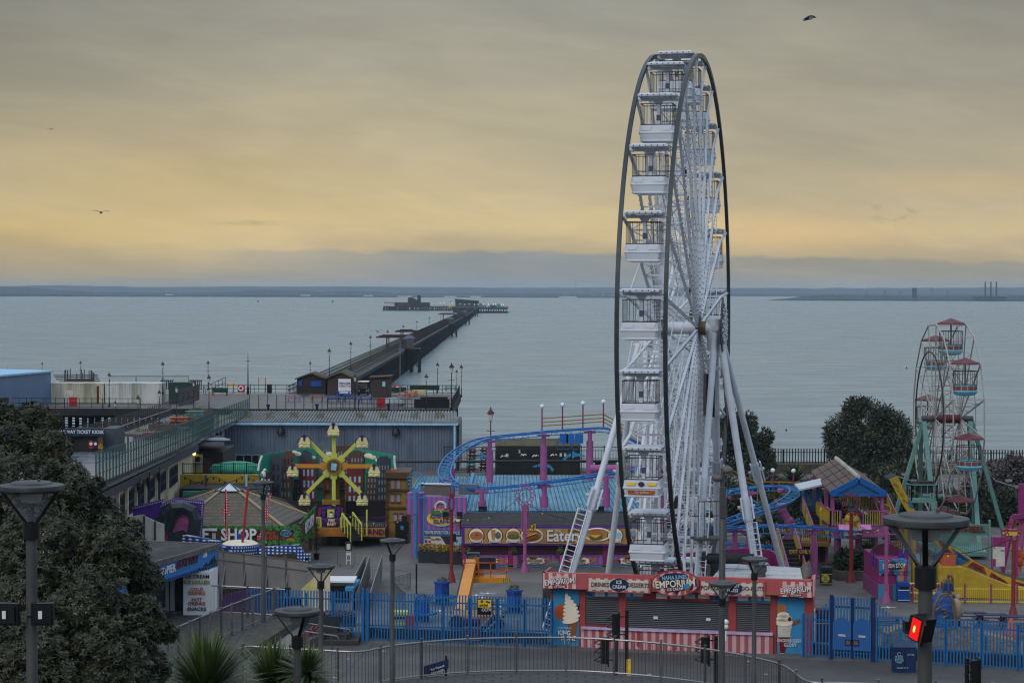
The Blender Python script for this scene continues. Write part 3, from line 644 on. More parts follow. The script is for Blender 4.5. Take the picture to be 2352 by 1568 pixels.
for q in(a,b):
 q0=V((q.x,q.y,0)); e=KF.u*(.12 if q is a else-.12)
 m.hexa([q0+Z*zb,q0+e+Z*zb,q0+e-KF.n*2.2+Z*zb,q0-KF.n*2.2+Z*zb,q0+Z*zt,q0+e+Z*zt,q0+e-KF.n*2.2+Z*zt,q0-KF.n*2.2+Z*zt])
q0,q1=V((a.x,a.y,0)),V((b.x,b.y,0))
fas=m.build('fascia','salmon',kz)
m=MB(); m.hexa([q0-KF.n*.35+Z*(zb+.1),q1-KF.n*.35+Z*(zb+.1),q1-KF.n*3.1+Z*(zb+.1),q0-KF.n*3.1+Z*(zb+.1),q0-KF.n*.35+Z*(zb+.2),q1-KF.n*.35+Z*(zb+.2),q1-KF.n*3.1+Z*(zb+.2),q0-KF.n*3.1+Z*(zb+.2)])
m.build('roof','roof_felt',kz)
def kbox(x0,y0,x1,y1,o0,o1,mat,nm,par,w=KF):
 m=MB(); w.box(m,x0,y0,x1,y1,o0,o1); return m.build(nm,mat,par)
sl=-.03
def emp_sign(x0,y0,x1,y1,w=KF):
 s=kbox(x0,y0,x1,y1,.0,.05,'stripe_red_white','name_sign',kz,w); cx,cy=(x0+x1)/2,(y0+y1)/2+1
 w.text('NANA JUNES',cx,cy-9,6.5,'white_paint',s,.07,.8,.6,slope=.12)
 w.text('EMPORIUM',cx+1,cy+2,12.5,'maroon_paint',s,.065,.82,4.,slope=.12); w.text('EMPORIUM',cx,cy+1.5,12.5,'white_paint',s,.08,.82,1.,slope=.12)
 m=MB(); w.poly(m,[(cx-16,cy+12),(cx+16,cy+9),(cx+16,cy+15.5),(cx-16,cy+18)],.055,.07); m.build('ribbon','maroon_paint',s)
 w.text('ICE CREAM',cx,cy+13.6,4,'white_paint',s,.085,.9,.4,slope=.08)
emp_sign(1248,1315,1323.5,1349.5); emp_sign(1789,1334.2,1867,1369)
m=MB(); b0=KF.pt(1868,1335); m.T=MX.Translation((b0.x,b0.y,0))@MX.Rotation(math.atan2(KF.u.y,KF.u.x),4,'Z')
m.box(.0,.05,.0,2.2,zb,zt); m.build('end_sign','stripe_end',kz)
def long_sign(x0,y0,x1,y1,words,oval,ow):
 s=kbox(x0,y0,x1,y1,.0,.14,'salmon','menu_sign',kz)
 kbox(x0+2,y0+3,x1-2,y1-2,.14,.15,'stripe_red_white','border',s); kbox(x0+5,y0+6,x1-5,y1-5,.15,.16,'off_white','sign_face',s)
 h=(y1-y0); cx=(x0+x1)/2; cy=(y0+y1)/2+1.5
 m=MB(); KF.disc(m,cx,cy,ow,h*.42,.16,.19); m.build('oval','navy_paint',s)
 KF.text(words[0],x0+(cx-ow-x0)/2+3,cy,10,'maroon_paint',s,.175,.85,1.,slope=.0); KF.text(words[1],x1-(x1-cx-ow)/2-3,cy+1.5,10,'maroon_paint',s,.175,.85,1.)
 KF.text(oval[0],cx,cy-6,8,'white_paint',s,.205,.85,.7); KF.text(oval[1],cx,cy+5,8,'white_paint',s,.205,.85,.7)
long_sign(1351,1322.5,1495,1357,('DRINKS','DESSERTS'),('ICE','CREAM'),22)
long_sign(1609,1330,1758,1365,('POPCORN','DO-NUTS'),('CANDY','FLOSS'),22)
m=MB(); KF.disc(m,1552,1338,55,29.5,.0,.22,40); ov=m.build('oval_sign','brick_red',kz)
m=MB(); KF.disc(m,1552,1338,52,27,.22,.24,40); m.build('oval_face','stripe_red_white',ov)
m=MB(); KF.poly(m,[(1519,1336),(1514,1325),(1530,1315),(1553,1313),(1578,1316),(1582,1322),(1570,1340),(1556,1365),(1546,1352)],.24,.26); m.build('shield','navy_paint',ov)
KF.text('NANA JUNES',1550,1324,9,'pale_blue',ov,.275,.78,.7,slope=.1)
KF.text('EMPORIUM',1553,1339.5,17,'navy_paint',ov,.27,.84,2.2,slope=.1); KF.text('EMPORIUM',1552,1338.5,16,'cream',ov,.29,.84,1.2,slope=.1)
m=MB(); KF.poly(m,[(1531,1349),(1574,1343),(1574,1352),(1531,1358)],.26,.29); m.build('ribbon','maroon_paint',ov)
KF.text('ICE CREAM',1552,1350.4,6,'white_paint',ov,.305,.9,.6,slope=.12)
m=MB(); KF.poly(m,[(1574,1347),(1588,1347),(1580,1366)],.27,.3); m.i=1; KF.disc(m,1579,1344,8,6,.27,.31); m.i=2; KF.disc(m,1588,1345,5,6,.26,.3); m.build('cone_emblem',['wafer','sky_blue','cherry'],ov)
for x0,y0,x1,y1,mt in((1340,1353.5,1475,1371,'sky_blue'),(1478,1358,1626,1376,'brick_red'),(1637,1362,1776,1381,'sky_blue')):
 s=kbox(x0,y0,x1,y1,.02,.06,mt,'price_board',kz,K)
 for k in range(4):
  w=(x1-x0)/4.6; xx=x0+(x1-x0)*.2+k*w
  p=kbox(xx,y0+3+k*.6,xx+w*.78,y1-3,.06,.07,('white_paint','white_paint','pale_blue','cream')[k],'price_panel',s,K)
 if mt=='sky_blue':K.text('ICE\nCREAM',x0+12,(y0+y1)/2,5,'navy_paint',s,.07,.8,.4)
po=kbox(1271,1353,1330,1482,.0,.05,'sky_blue','poster',kz,K)
tag(po,'poster of a tall whipped ice cream cone')
m=MB(); K.disc(m,1290,1404,16,18,.05,.06); m.build('biscuit','orange',po)
m=MB(); K.poly(m,[(1302,1424),(1328,1420),(1322,1470),(1314,1472)],.05,.07); m.build('cone','wafer',po)
m=MB()
for k,(x,y,rx,ry) in enumerate(((1311,1424,19,6.5),(1313,1415,20,6.5),(1312,1406,19,6),(1311,1397,17,6),(1310,1389,15,5.5),(1308,1381,11,5),(1305,1373,7,6),(1302,1366,3.5,5))):K.poly(m,[(x+rx*cos(a)-0*ry,y+ry*sin(a)-rx*.16*cos(a)) for a in[2*PI*j/18 for j in range(18)]],.07+.004*k,.1+.004*k)
m.build('whipped_ice','cream',po)
m=MB(); K.poly(m,[(1326,1392),(1333,1382),(1335,1386),(1329,1400)],.06,.075); m.build('flake','black',po)
K.text('HOME OF THE MIGHTY',1298,1441,3,'white_paint',po,.065,.75,.2); K.text('KING',1297,1452,11,'white_paint',po,.125,.8,1.); K.text('KONE',1307,1464,11,'white_paint',po,.125,.8,1.); K.text('D3',1302,1474,8,'pale_blue',po,.125,.8,1.)
po=kbox(1786,1370,1848,1499,.0,.05,'sky_blue','poster',kz,K)
tag(po,'poster of a tall glass of cream and fruit')
m=MB(); K.disc(m,1794,1397,13,11,.05,.06); m.build('biscuit','bread',po)
m=MB(); K.poly(m,[(1786,1432),(1820,1432),(1812,1470),(1800,1500),(1792,1500),(1788,1470)],.05,.07); m.build('sundae_glass','off_white',po)
m=MB(); K.poly(m,[(1788,1462),(1814,1462),(1802,1498),(1792,1498)],.07,.08); m.build('sundae_syrup','cherry',po)
m=MB()
for x,y,rx,ry in((1801,1428,20,9),(1801,1419,18,8),(1799,1411,14,7)):K.disc(m,x,y,rx,ry,.07,.1)
m.i=1; K.disc(m,1814,1420,4,5,.1,.12); m.build('cream_top',['cream','cherry'],po)
m=MB(); K.poly(m,[(1820,1427),(1837,1420),(1838,1427),(1820,1435)],.06,.09); m.build('flake','wafer',po)
K.text('KNICKERBOCKER',1813,1470,7.5,'white_paint',po,.09,.66,.6); K.text('GLORY',1815,1480,8,'white_paint',po,.09,.8,.6); K.text('TASTE THE NOSTALGIA',1804,1460,2.6,'white_paint',po,.09,.75,.2)
m=MB(); b0=K.pt(1868,1450); m.T=MX.Translation((b0.x,b0.y,0))@MX.Rotation(math.atan2(K.u.y,K.u.x),4,'Z')
m.box(.0,.05,.6,1.5,.25,2.2); m.build('side_door','white_paint',kz)
OF=Wall(1600,113,1840,111)
rf=th('ride_office','low booth with a white panelled roof behind the kiosk by the wheel legs','booth',G(1740,1430))
pts=[P(1632,1329,107.6),P(1845,1335,106.8),P(1838,1303,114),P(1664,1293,116.5)]
m=MB(); m.prism([p+V((0,0,-.12)) for p in pts],(0,0,.12)); ro=m.build('roof','roof_panel',rf)
m=MB()
for k in(.2,.4,.6,.8):m.bar(pts[0].lerp(pts[1],k)+Z*.02,pts[3].lerp(pts[2],k)+Z*.02,.05,.05)
for k in(.33,.66):m.bar(pts[0].lerp(pts[3],k)+Z*.02,pts[1].lerp(pts[2],k)+Z*.02,.05,.05)
m.build('roof_batten','off_white',ro)
m=MB(); m.prism([V((p.x*.995,p.y+.2 if i<2 else p.y-.2,0)) for i,p in enumerate(pts)],(0,0,min(p.z for p in pts)-.15)); m.build('wall','magenta',rf)
c=P(1746,1320,109); m=MB(); m.lathe([(.3,-.5),(.3,.15),(.36,.2),(.36,.5),(.3,.55)],c,14); m.i=1; m.lathe([(.5,.62),(.1,1.0),(0,1.05)],c,14); m.build('cowl',['grey_post','steel'],ro,True)
m=MB()
for k in range(7):
 q=pts[1].lerp(pts[2],(k+.5)/7); m.prism([q,q+V((.5,-.2,.45)),q+V((.55,.3,.4)),q+V((.1,.5,0))],(0,0,.04))
m.build('roof_flashing','steel',ro)
t=th('store_hatch','small dark sloped store roof behind the left end of the kiosk','shed',G(1290,1440))
m=MB(); a=P(1248,1316,112); b=P(1283,1298,115); c_=P(1290,1316,112); m.prism([a,c_,b],(0,3,0)); m.prism([V((a.x,a.y,0)),V((c_.x,a.y,0)),c_,a],(0,3,0)); m.build('roof','roof_felt',t)
def hoard(label,pts,h,mat,name='hoarding'):
 m=MB()
 w=[G(x,y) for x,y in pts]
 for i in range(len(w)-1):
  h0,h1=h[i],h[i+1]; a,b=w[i],w[i+1]; n=(b-a).cross(Z).normalized()*.06
  m.hexa([a-n,b-n,b+n,a+n,a-n+Z*h0,b-n+Z*h1,b+n+Z*h1,a+n+Z*h0])
 return tag(m.build(name,mat,loc=w[0]),label,'hoarding')
hoard('magenta steel hoarding curving round the back of the tall wheel',[(1500,1362),(1560,1358),(1640,1352),(1720,1347),(1770,1352),(1795,1360),(1812,1372),(1824,1392)],(2.3,2.4,2.5,2.5,2.5,2.2,1.7,.6),'magenta')
t=th('drive_motor','dark green geared drive motor of the wheel under its right hand legs','motor',P(1640,1335,112))
m=MB(); q=P(1640,1282,112); m.cyl(q-V((.7,0,0)),q+V((1.5,0,0)),.3,n=12); m.cyl(q+V((0,0,.3)),q+V((0,0,-1.2)),.22,n=10); m.cyl(q+V((.4,.3,0)),q+V((2.3,.3,0)),.24,n=12); m.ball(q-V((0,0,1.2)),.3,8,6); m.build('gearbox','container_green',t,True)
def palisade(name,label,a,b,h,sp,mat,post_h=None,posts=6,grp=None,hf=None,w=.075,low=.05,rails=(.32,.82)):
 t=th(name,label,'fence',(a.x,a.y,a.z),grp)
 d=b-a; n=int(d.length/sp); u=d.normalized(); nn=u.cross(Z).normalized(); m=MB()
 for i in range(n+1):
  q=a+d*(i/n)+nn*.06; hh=hf(i/n) if hf else h; x0,x1=u*(-w/2),u*(w/2); th_=nn*.03
  m.prism([q+x0+Z*low,q+x1+Z*low,q+x1+Z*(hh-.16),q+x1*1.5+Z*(hh-.03),q+x1*.45+Z*(hh-.1),q+Z*hh,q+x0*.45+Z*(hh-.1),q+x0*1.5+Z*(hh-.03),q+x0+Z*(hh-.16)],th_)
 m.build('pales',mat,t)
 for k in rails:
  m=MB(); m.bar(a+Z*h*k,b+Z*h*k,.05,.07); m.build('rail',mat,t)
 for i in range(posts+1):
  q=a+d*(i/posts)-nn*.05; m=MB(); m.bar(q,q+Z*(post_h or h*.93),.1,.12,u); m.build('post',mat,t)
 return t
fl=palisade('palisade_fence','bright blue spiked steel fence left of the kiosk beside the pavement',G(836,1471),G(1266,1487),2.72,.165,'fence_blue',posts=7,grp='blue palisade fences')
palisade('palisade_fence','bright blue spiked steel fence behind the snack building railings',G(572,1462),G(832,1471),2.72,.165,'fence_blue',posts=4,grp='blue palisade fences')
m=MB(); c=G(839,1474)
for e in(-.12,.12):m.box(c.x+e-.06,c.x+e+.06,c.y-.08,c.y+.08,0,2.9)
tag(m.build('gate_post','fence_blue',loc=c),'pair of thick blue gate posts in the left hand fence','post')
FR0,FR1=G(1844,1509),G(2420,1545)
def frp(x):return FR0.lerp(FR1,(x-1844)/(2420-1844))
palisade('palisade_fence','short blue spiked fence rising from the kiosk to the gate',frp(1844),frp(1907),2.45,.165,'fence_blue',posts=1,grp='blue palisade fences',hf=lambda t:2.35+max(0,t-.45)*1.4)
palisade('palisade_fence','long blue spiked fence right of the double gate',frp(2018),FR1,2.5,.163,'fence_blue',posts=5,grp='blue palisade fences',hf=lambda t:2.5+max(0,.09-t)*7.)
gt=th('double_gate','blue double gate with boarded leaves and curved tops right of the kiosk','gate',frp(1962))
u=(FR1-FR0).normalized(); nn=u.cross(Z).normalized()
for x in(1909.5,1914,2007,2012.5):
 m=MB(); q=frp(x); m.bar(q,q+Z*3.35,.1,.1,u); m.build('gate_post','navy_fence',gt)
for x0,x1 in((1916,1959.5),(1963.5,2006)):
 a,b=frp(x0),frp(x1); m=MB()
 for z in(.35,2.75):m.bar(a+Z*z,b+Z*z,.07,.1)
 for q in(a,b):m.bar(q+Z*.1,q+Z*(3.25 if True else 0),.08,.08,u)
 lf=m.build('gate_leaf','navy_fence',gt)
 m=MB(); n=6
 for i in range(n):
  q=a.lerp(b,(i+.55)/n)+nn*.06; x_=u*.037
  m.prism([q-x_+Z*.12,q+x_+Z*.12,q+x_+Z*3.1,q+x_*1.5+Z*3.22,q+Z*3.28,q-x_*1.5+Z*3.22,q-x_+Z*3.1],nn*.03)
 m.build('pales','fence_blue',lf)
 pr=[a.lerp(b,k/10)+nn*.12+Z*(1.95+.3*sin(PI*k/10)**1.3) for k in range(11)]
 m=MB(); m.prism([a+nn*.12+Z*.55]+[b+nn*.12+Z*.55]+pr[::-1],nn*.03); bp_=m.build('boarding','fence_board',lf)
 q=a.lerp(b,.5)+nn*.16+Z*1.3; m=MB(); m.bar(q-u*.18,q+u*.18,.02,.1); m.build('warning_plate','warn_plate',lf)
 q=(b if x0<1950 else a)+nn*.16+Z*.95-u*(.16 if x0<1950 else-.16); m=MB(); m.bar(q-u*.16,q+u*.16,.04,.32); m.i=1; m.bar(q+nn*.025-u*.11,q+nn*.025+u*.11,.02,.2); m.build('lock_box',['navy_fence','timber'],lf)
m=MB(); c=frp(2110)
for q0,q1 in((frp(1845)+V((0,1.2,0)),FR1+V((0,1.2,0))),):
 for k in(0,1):pass
 m.hexa([q0,q1,q1+V((0,.3,0)),q0+V((0,.3,0)),q0+Z*.62,q1+Z*.62,q1+V((0,.3,.62)),q0+V((0,.3,.62))])
tag(m.build('retaining_wall','brick_grey',loc=c),'low dark brick wall just behind the right hand blue fence','wall')
m=MB(); q0,q1=G(840,1471)+V((0,1.,0)),G(1262,1486)+V((0,1.,0)); m.hexa([q0,q1,q1+V((0,.3,0)),q0+V((0,.3,0)),q0+Z*.55,q1+Z*.55,q1+V((0,.3,.55)),q0+V((0,.3,.55))])
tag(m.build('retaining_wall','brick_grey',loc=q0),'low dark brick wall just behind the left hand blue fence','wall')
q=P(1113,1392,106.2); t=th('warning_sign','yellow and black smile CCTV plate on the blue fence','sign',q)
m=MB(); m.box(q.x-.38,q.x+.38,q.y-.14,q.y-.12,q.z-.42,q.z+.42); m.build('plate','black',t)
m=MB(); m.box(q.x-.35,q.x+.35,q.y-.15,q.y-.141,q.z-.02,q.z+.39); m.build('yellow_field','sun_yellow',t)
txt('smile!',q+V((-.05,-.16,.1)),(1,0,0),Z,.16,'black',t,.9,.8); txt('CCTV',q+V((.1,-.16,-.16)),(1,0,0),Z,.16,'white_paint',t,.9,.8)
m=MB(); m.cyl(q+V((-.15,-.16,.3)),q+V((-.15,-.17,.3)),.07,n=10); m.bar(q+V((.08,-.16,.3)),q+V((.3,-.16,.24)),.02,.09); m.build('emblem','grey_post',t)
TZ=6.5
RT=[(543,1490),(574,1484),(640,1487),(720,1491),(819,1496),(870,1488),(917,1480),(1024,1469.5),(1134,1464.5),(1206,1463.5),(1290,1463.5),(1363,1465.5),(1476,1473),(1581,1484),(1676,1498),(1756,1514.5),(1794,1525),(1819,1539),(1856,1564),(1926,1567),(2100,1572),(2420,1580)]
rt=spline([G(x,y,TZ+1.17) for x,y in RT],5)
t=th('terrace_railing','long curved stainless steel railing along the terrace edge','railing',(rt[0].x,rt[0].y,TZ))
m=MB(); m.tube(rt,.032,8); m.build('handrail','chrome',t,True)
m=MB(); m.tube([p-Z*1.08 for p in rt],.028,8); m.build('bottom_rail','chrome',t,True)
def along(path,step,f):
 acc=0; k=0
 for a,b in zip(path,path[1:]):
  l=(b-a).length
  while acc<=l:f(a+(b-a)*(acc/l),(b-a).normalized(),k); acc+=step; k+=1
  acc-=l
m=MB(); along(rt,.125,lambda p,d,k:m.cyl(p-Z*1.07,p-Z*.02,.008,n=4)); m.build('balusters','grey_post',t)
def rp(p,d,k):
 m=MB(); m.bar(p-Z*1.17,p+Z*.1,.07,.05,d); m.cyl(p+Z*.1,p+Z*.13,.05,n=8); m.build('post','chrome' if k%2 else 'grey_post',t)
along(rt[3:],1.62,rp)
pl=[p+(V((0,-.06,0))) for p in rt]
m=MB(); po=[V((p.x,p.y+.16,TZ-.35)) for p in rt]; po=po+[V((rt[-1].x+30,rt[-1].y,TZ-.35)),V((60,46,TZ-.35)),V((-10.6,46,TZ-.35)),V((-10.6,rt[0].y,TZ-.35))]
m.prism(po[::-1],(0,0,.35)); tag(m.build('terrace_paving','pave_slab',loc=(0,55,TZ)),kind='structure')
m=MB(); m.hexa([V((p[0],p[1],-1)) for p in((-60,4),(60,4),(60,52),(-60,52))]+[V((-60,4,14)),V((60,4,14)),V((60,52,6)),V((-60,52,6))])
tag(m.build('hillside','soil',loc=(0,30,0)),kind='structure')
q=P(1003,1535,64.3); t=th('finger_sign','dark finger sign to the pier museum seen behind the terrace railing','sign',(q.x,q.y,0))
m=MB(); m.prism([q+V((-.42,0,-.28)),q+V((.38,.1,.0)),q+V((.38,.1,.3)),q+V((-.42,0,.08))],(0,.05,0)); m.build('board','navy',t)
m=MB(); m.cyl((q.x+.3,q.y+.14,0),(q.x+.3,q.y+.14,q.z+.4),.035,n=8); m.build('post','black',t)
txt('Pier Museum',q+V((.03,-.02,.04)),(.8,.1,.26),Z,.07,'white_paint',t,.9); txt('Information',q+V((.03,-.02,-.08)),(.8,.1,.26),Z,.07,'white_paint',t,.9)
wk=[(330,1600),(300,1380),(470,1402),(664,1411),(672,1428),(620,1462),(556,1502),(500,1540),(470,1600)]
w3=[G(x,y,TZ) for x,y in wk]
m=MB(); m.prism([p-Z*6.5 for p in w3],(0,0,6.5)); tag(m.build('walkway','pave_slab',loc=w3[0]),kind='structure')
cp=[G(x,y,TZ) for x,y in((676,1425),(620,1463),(556,1503),(480,1556),(440,1610))]
m=MB()
for a,b in zip(cp,cp[1:]):
 n=(b-a).cross(Z).normalized()*.35
 m.hexa([a-n-Z*.1,b-n-Z*.1,b+n-Z*.1,a+n-Z*.1,a-n+Z*.22,b-n+Z*.22,b+n+Z*.22,a+n+Z*.22])
t=tag(m.build('walkway_wall','coping',loc=(cp[0].x,cp[0].y,TZ)),'mossy concrete coping on a white painted wall below the walkway railing','wall')
for z0,z1,mt in((-1.6,-.1,'off_white'),(-4.2,-1.6,'mural_blue')):
 m=MB()
 for a,b in zip(cp,cp[1:]):
  n=(b-a).cross(Z).normalized(); n=n if n.x>0 else-n
  m.hexa([a+n*.1+Z*z0,b+n*.1+Z*z0,b+n*.25+Z*z0,a+n*.25+Z*z0,a+n*.1+Z*z1,b+n*.1+Z*z1,b+n*.25+Z*z1,a+n*.25+Z*z1])
 m.build('painted_band',mt,t)
def railing(label,pts,h,step,post_every,mat='chrome',dark='grey_post',z=None,grp=None,r=.03,name='railing'):
 t=th(name,label,'railing',pts[0],grp)
 m=MB(); m.tube([p+Z*h for p in pts],r,8); m.build('handrail',mat,t,True)
 m=MB(); m.tube([p+Z*.12 for p in pts],r*.85,8); m.build('bottom_rail',mat,t,True)
 m=MB(); along(pts,step,lambda p,d,k:m.bar(p+Z*.12,p+Z*h,.012,.012)); m.build('balusters',dark,t)
 def post(p,d,k):
  m=MB(); m.bar(p,p+Z*(h+.06),.06,.08,d); m.build('post',dark if k%2 else mat,t)
 along(pts,post_every,post)
 return t
railing('stainless railing in front of the snack building',[G(x,y,TZ) for x,y in((374,1408),(500,1411),(588,1416),(655,1420))],1.12,.12,1.15)
railing('stainless railing on the mossy coping climbing to the right',[G(x,y,TZ) for x,y in((385,1525),(420,1508),(475,1482),(535,1456),(588,1434),(640,1414))],1.1,.115,.98)
m=MB(); a=G(745,1478);
for k,(x0,x1,y0,z) in enumerate(((-16.5,-8.2,106.2,.25),(-16.5,-8.7,106.7,.5),(-16.5,-9.4,107.2,.8))):m.box(x0,x1,y0,109,0 if k==0 else z-.3,z)
tag(m.build('steps','brick_grey',loc=(-12,107,0)),'dark brick steps between the planters left of the blue fence','steps')
def planter(label,a,b,w,h,fl,mat='planter_dark',z0=0.,cat='planter',grp=None,n=260,fh=.28):
 t=th('planter',label,cat,a,grp); d=(b-a); u=d.normalized(); nn=u.cross(Z).normalized(); A=V((a.x,a.y,z0)); B=V((b.x,b.y,z0))
 m=MB(); k0=nn*(w/2); k1=nn*(w/2*1.08)
 m.hexa([A-k0,B-k0,B+k0,A+k0,A-k1-u*.05+Z*h,B-k1+u*.05+Z*h,B+k1+u*.05+Z*h,A+k1-u*.05+Z*h]); m.build('trough',mat,t)
 m=MB()
 for i in range(n):
  p=A+d*RD.random()+nn*RD.uniform(-.42,.42)*w+Z*(h+RD.random()*fh); s=RD.uniform(.05,.1); e=V((RD.uniform(-1,1),RD.uniform(-1,1),RD.uniform(-.3,1))).normalized()*s; f=e.cross(V((RD.random(),RD.random(),1))).normalized()*s*.6
  m.quad(p-e,p+f,p+e,p-f)
 m.build('flowers',fl,t); return t
for i,(x0,x1) in enumerate(((698,735),(737,774),(777,817))):
 a,b=P(x0,1452,108.2),P(x1,1457,108.2); planter('dark trough of pansies at the top of the brick steps, %s from the left'%ordn(i),a,b,.8,.55,'flower_mix',z0=.75,grp='dark troughs on the steps')
planter('long stone trough of bright flowers below the steps',G(690,1492),G(736,1470),.9,.55,'flower_mix',mat='concrete',n=500)
for i,(p0,p1) in enumerate((((660,1443),(774,1460)),((709,1431),(803,1445)))):
 d=104.5+i*2; a,b=P(*p0,d),P(*p1,d); t=th('step_handrail',('long low chrome handrail nearer the terrace beside the steps','upper chrome handrail above the troughs on the steps')[i],'handrail',(b.x,b.y,0))
 m=MB(); m.tube([a,b,b+V((.1,0,-.15))],.035,8); m.build('rail','chrome',t,True)
 for k in(.35,.9):q=a.lerp(b,k); m=MB(); m.cyl((q.x,q.y,0),q,.04,n=8); m.build('post','grey_post',t)
def cone_lamp():
 r=th('cone_street_lamp','','street lamp',(0,0,0),'cone headed lamps on the hill'); h=5.
 m=MB(); m.lathe([(.385,h-.055),(.39,h-.02),(.385,h),(.25,h+.012),(.235,h+.032),(.19,h+.042),(0,h+.046)],(0,0,0),28); m.lathe([(.36,h-.07),(.385,h-.07)],(0,0,0),28)
 m.cyl((.1,-.05,h+.04),(.1,-.05,h+.075),.018,n=8)
 m.build('lid','lamp_top',r,True)
 m=MB(); m.lathe([(.355,h-.07),(.07,h-.43)],(0,0,0),24); m.build('glass_cone','glass_lamp',r,True)
 m=MB()
 for k in range(3):
  a=rad(100+120*k); e=V((cos(a),sin(a),0)); m.bar(e*.365+Z*(h-.07),e*.085+Z*(h-.43),.05,.018,e); m.bar(e*.085+Z*(h-.42),e*.085+Z*(h-.56),.05,.02,e)
 m.build('arms','black',r)
 m=MB(); m.lathe([(.14,h-.07),(.12,h-.2),(.03,h-.22)],(0,0,0),14); m.build('reflector','off_white',r,True)
 m=MB(); m.lathe([(.1,h-.64),(.1,h-.45),(.06,h-.43)],(0,0,0),14); m.build('collar','black',r,True)
 m=MB(); m.lathe([(.09,0),(.078,1.6),(.07,1.62),(.064,h-.6)],(0,0,0),14); m.build('post','grey_post',r,True)
 return r
lp=cone_lamp(); lamps=[]
LD=[(72,1113,23.6,'large cone lamp at the far left in front of the dark tree'),(2127,1188,18.,'largest cone lamp, close on the right, with a red signal on its post'),(683,1400,33.4,'cone lamp rising between the spiky palms and the walkway wall'),(737,1298,55.,'slim cone lamp in front of the silver ride panels'),(901.5,1239,60.,'cone lamp standing alone before the asphalt of the fairground'),(604.5,1106,71.,'cone lamp with a gull on its lid in front of the gift shop roof'),(1659.5,1337,54.4,'cone lamp covering part of the kiosk sign on its right half'),(1733,1281,59.,'cone lamp standing before the white booth roof right of the wheel')]
for i,(x,y,d,lab) in enumerate(LD):
 p=P(x,y,d); p.z-=5.
 if i==0:lp.location=p; lp['label']=lab; lamps.append(lp)
 else:lamps.append(dup(lp,p,rad(37*i),lab))
for i,(x,lab) in enumerate(((20,'black floodlight box clamped left of the left lamp post'),(98,'black floodlight box clamped right of the left lamp post'))):
 q=P(x,1409,23.5); t=th('floodlight',lab,'floodlight',q,'floodlights on the left lamp post'); s=-1 if i==0 else 1
 m=MB(); m.T=MX.Translation(q)@MX.Rotation(rad(8*s),4,'Z'); m.box(-.13,.13,-.05,.05,-.13,.13); m.box(-.1,.1,-.08,-.05,-.1,.1); m.box(-.02,.02,-.09,-.08,-.05,.05); m.build('housing','black',t)
 m=MB(); c=P(54,1405,23.5); m.bar(q,V((c.x,c.y,q.z)),.03,.04); m.build('bracket','grey_post',t)
 m=MB(); m.T=MX.Translation(q)@MX.Rotation(rad(8*s),4,'Z'); m.box(-.045,.0,-.094,-.09,-.045,.05); m.build('label_plate','white_paint',t)
q=P(2127,1440,17.86); t=th('signal_box','black signal box glowing red strapped to the right lamp post','signal',q)
m=MB(); m.T=MX.Translation(q)@MX.Rotation(rad(-56),4,'Z')@MX.Rotation(rad(15),4,'Y'); m.box(-.06,.075,-.14,.03,-.11,.11); m.box(-.13,-.06,-.09,.03,-.08,.08); m.prism([(.075,-.14,-.11),(.15,-.2,-.1),(.15,-.2,.1),(.075,-.14,.11)],(0,.03,0)); m.build('housing','signal_black',t)
m=MB(); m.T=MX.Translation(q)@MX.Rotation(rad(-56),4,'Z')@MX.Rotation(rad(15),4,'Y'); m.box(-.045,.06,-.148,-.14,-.095,.095); m.build('lens','lamp_red',t)
m=MB(); m.T=MX.Translation(q)@MX.Rotation(rad(-56),4,'Z')@MX.Rotation(rad(15),4,'Y'); m.ball((0,-.15,.0),.015,10,8,(.8,.3,2.2)); m.build('lit_bulb','lamp_red_core',t)
m=MB(); c=P(2090,1430,17.95); m.box(c.x-.05,c.x+.09,c.y-.04,c.y+.08,c.z-.09,c.z+.02); m.cyl(c+V((-.05,-.05,-.08)),c+V((.12,-.02,-.02)),.012,n=6); m.build('bracket','signal_black',t)
q=P(1660,1080,95.); t=th('street_light','tall grey column with two street light heads rising beside the kiosk sign','street light',(q.x,q.y,0))
m=MB(); m.lathe([(.16,0),(.15,q.z-2.2),(.1,q.z-2.1),(.1,q.z+.1)],(q.x,q.y,0),12); m.build('column','grey_post',t,True)
m=MB(); m.box(q.x-.14,q.x+.16,q.y-.2,q.y+.14,q.z-2.25,q.z-.8); m.build('control_box','grey_post',t)
for x,y in((1648,1097),(1671,1079)):
 c=P(x,y,95.); m=MB(); m.bar((q.x,q.y,c.z+.02),c+Z*.02,.07); m.build('arm','grey_post',t)
 m=MB(); m.ball(c,.26,12,8,(1,1.3,.75)); m.ball(c+Z*.2,.06,6,4); m.i=1; m.ball(c-Z*.06,.2,12,8,(1,1.3,.8)); m.build('lamp_head',['concrete','off_white'],t,True)
m=MB(); c=P(1667,1428,94.7); m.ball(c,.14,10,8); m.ball(c-Z*.22,.13,10,8); m.bar(c-Z*.4,c-Z*.9,.06); m.build('cctv_dome','white_paint',t,True)
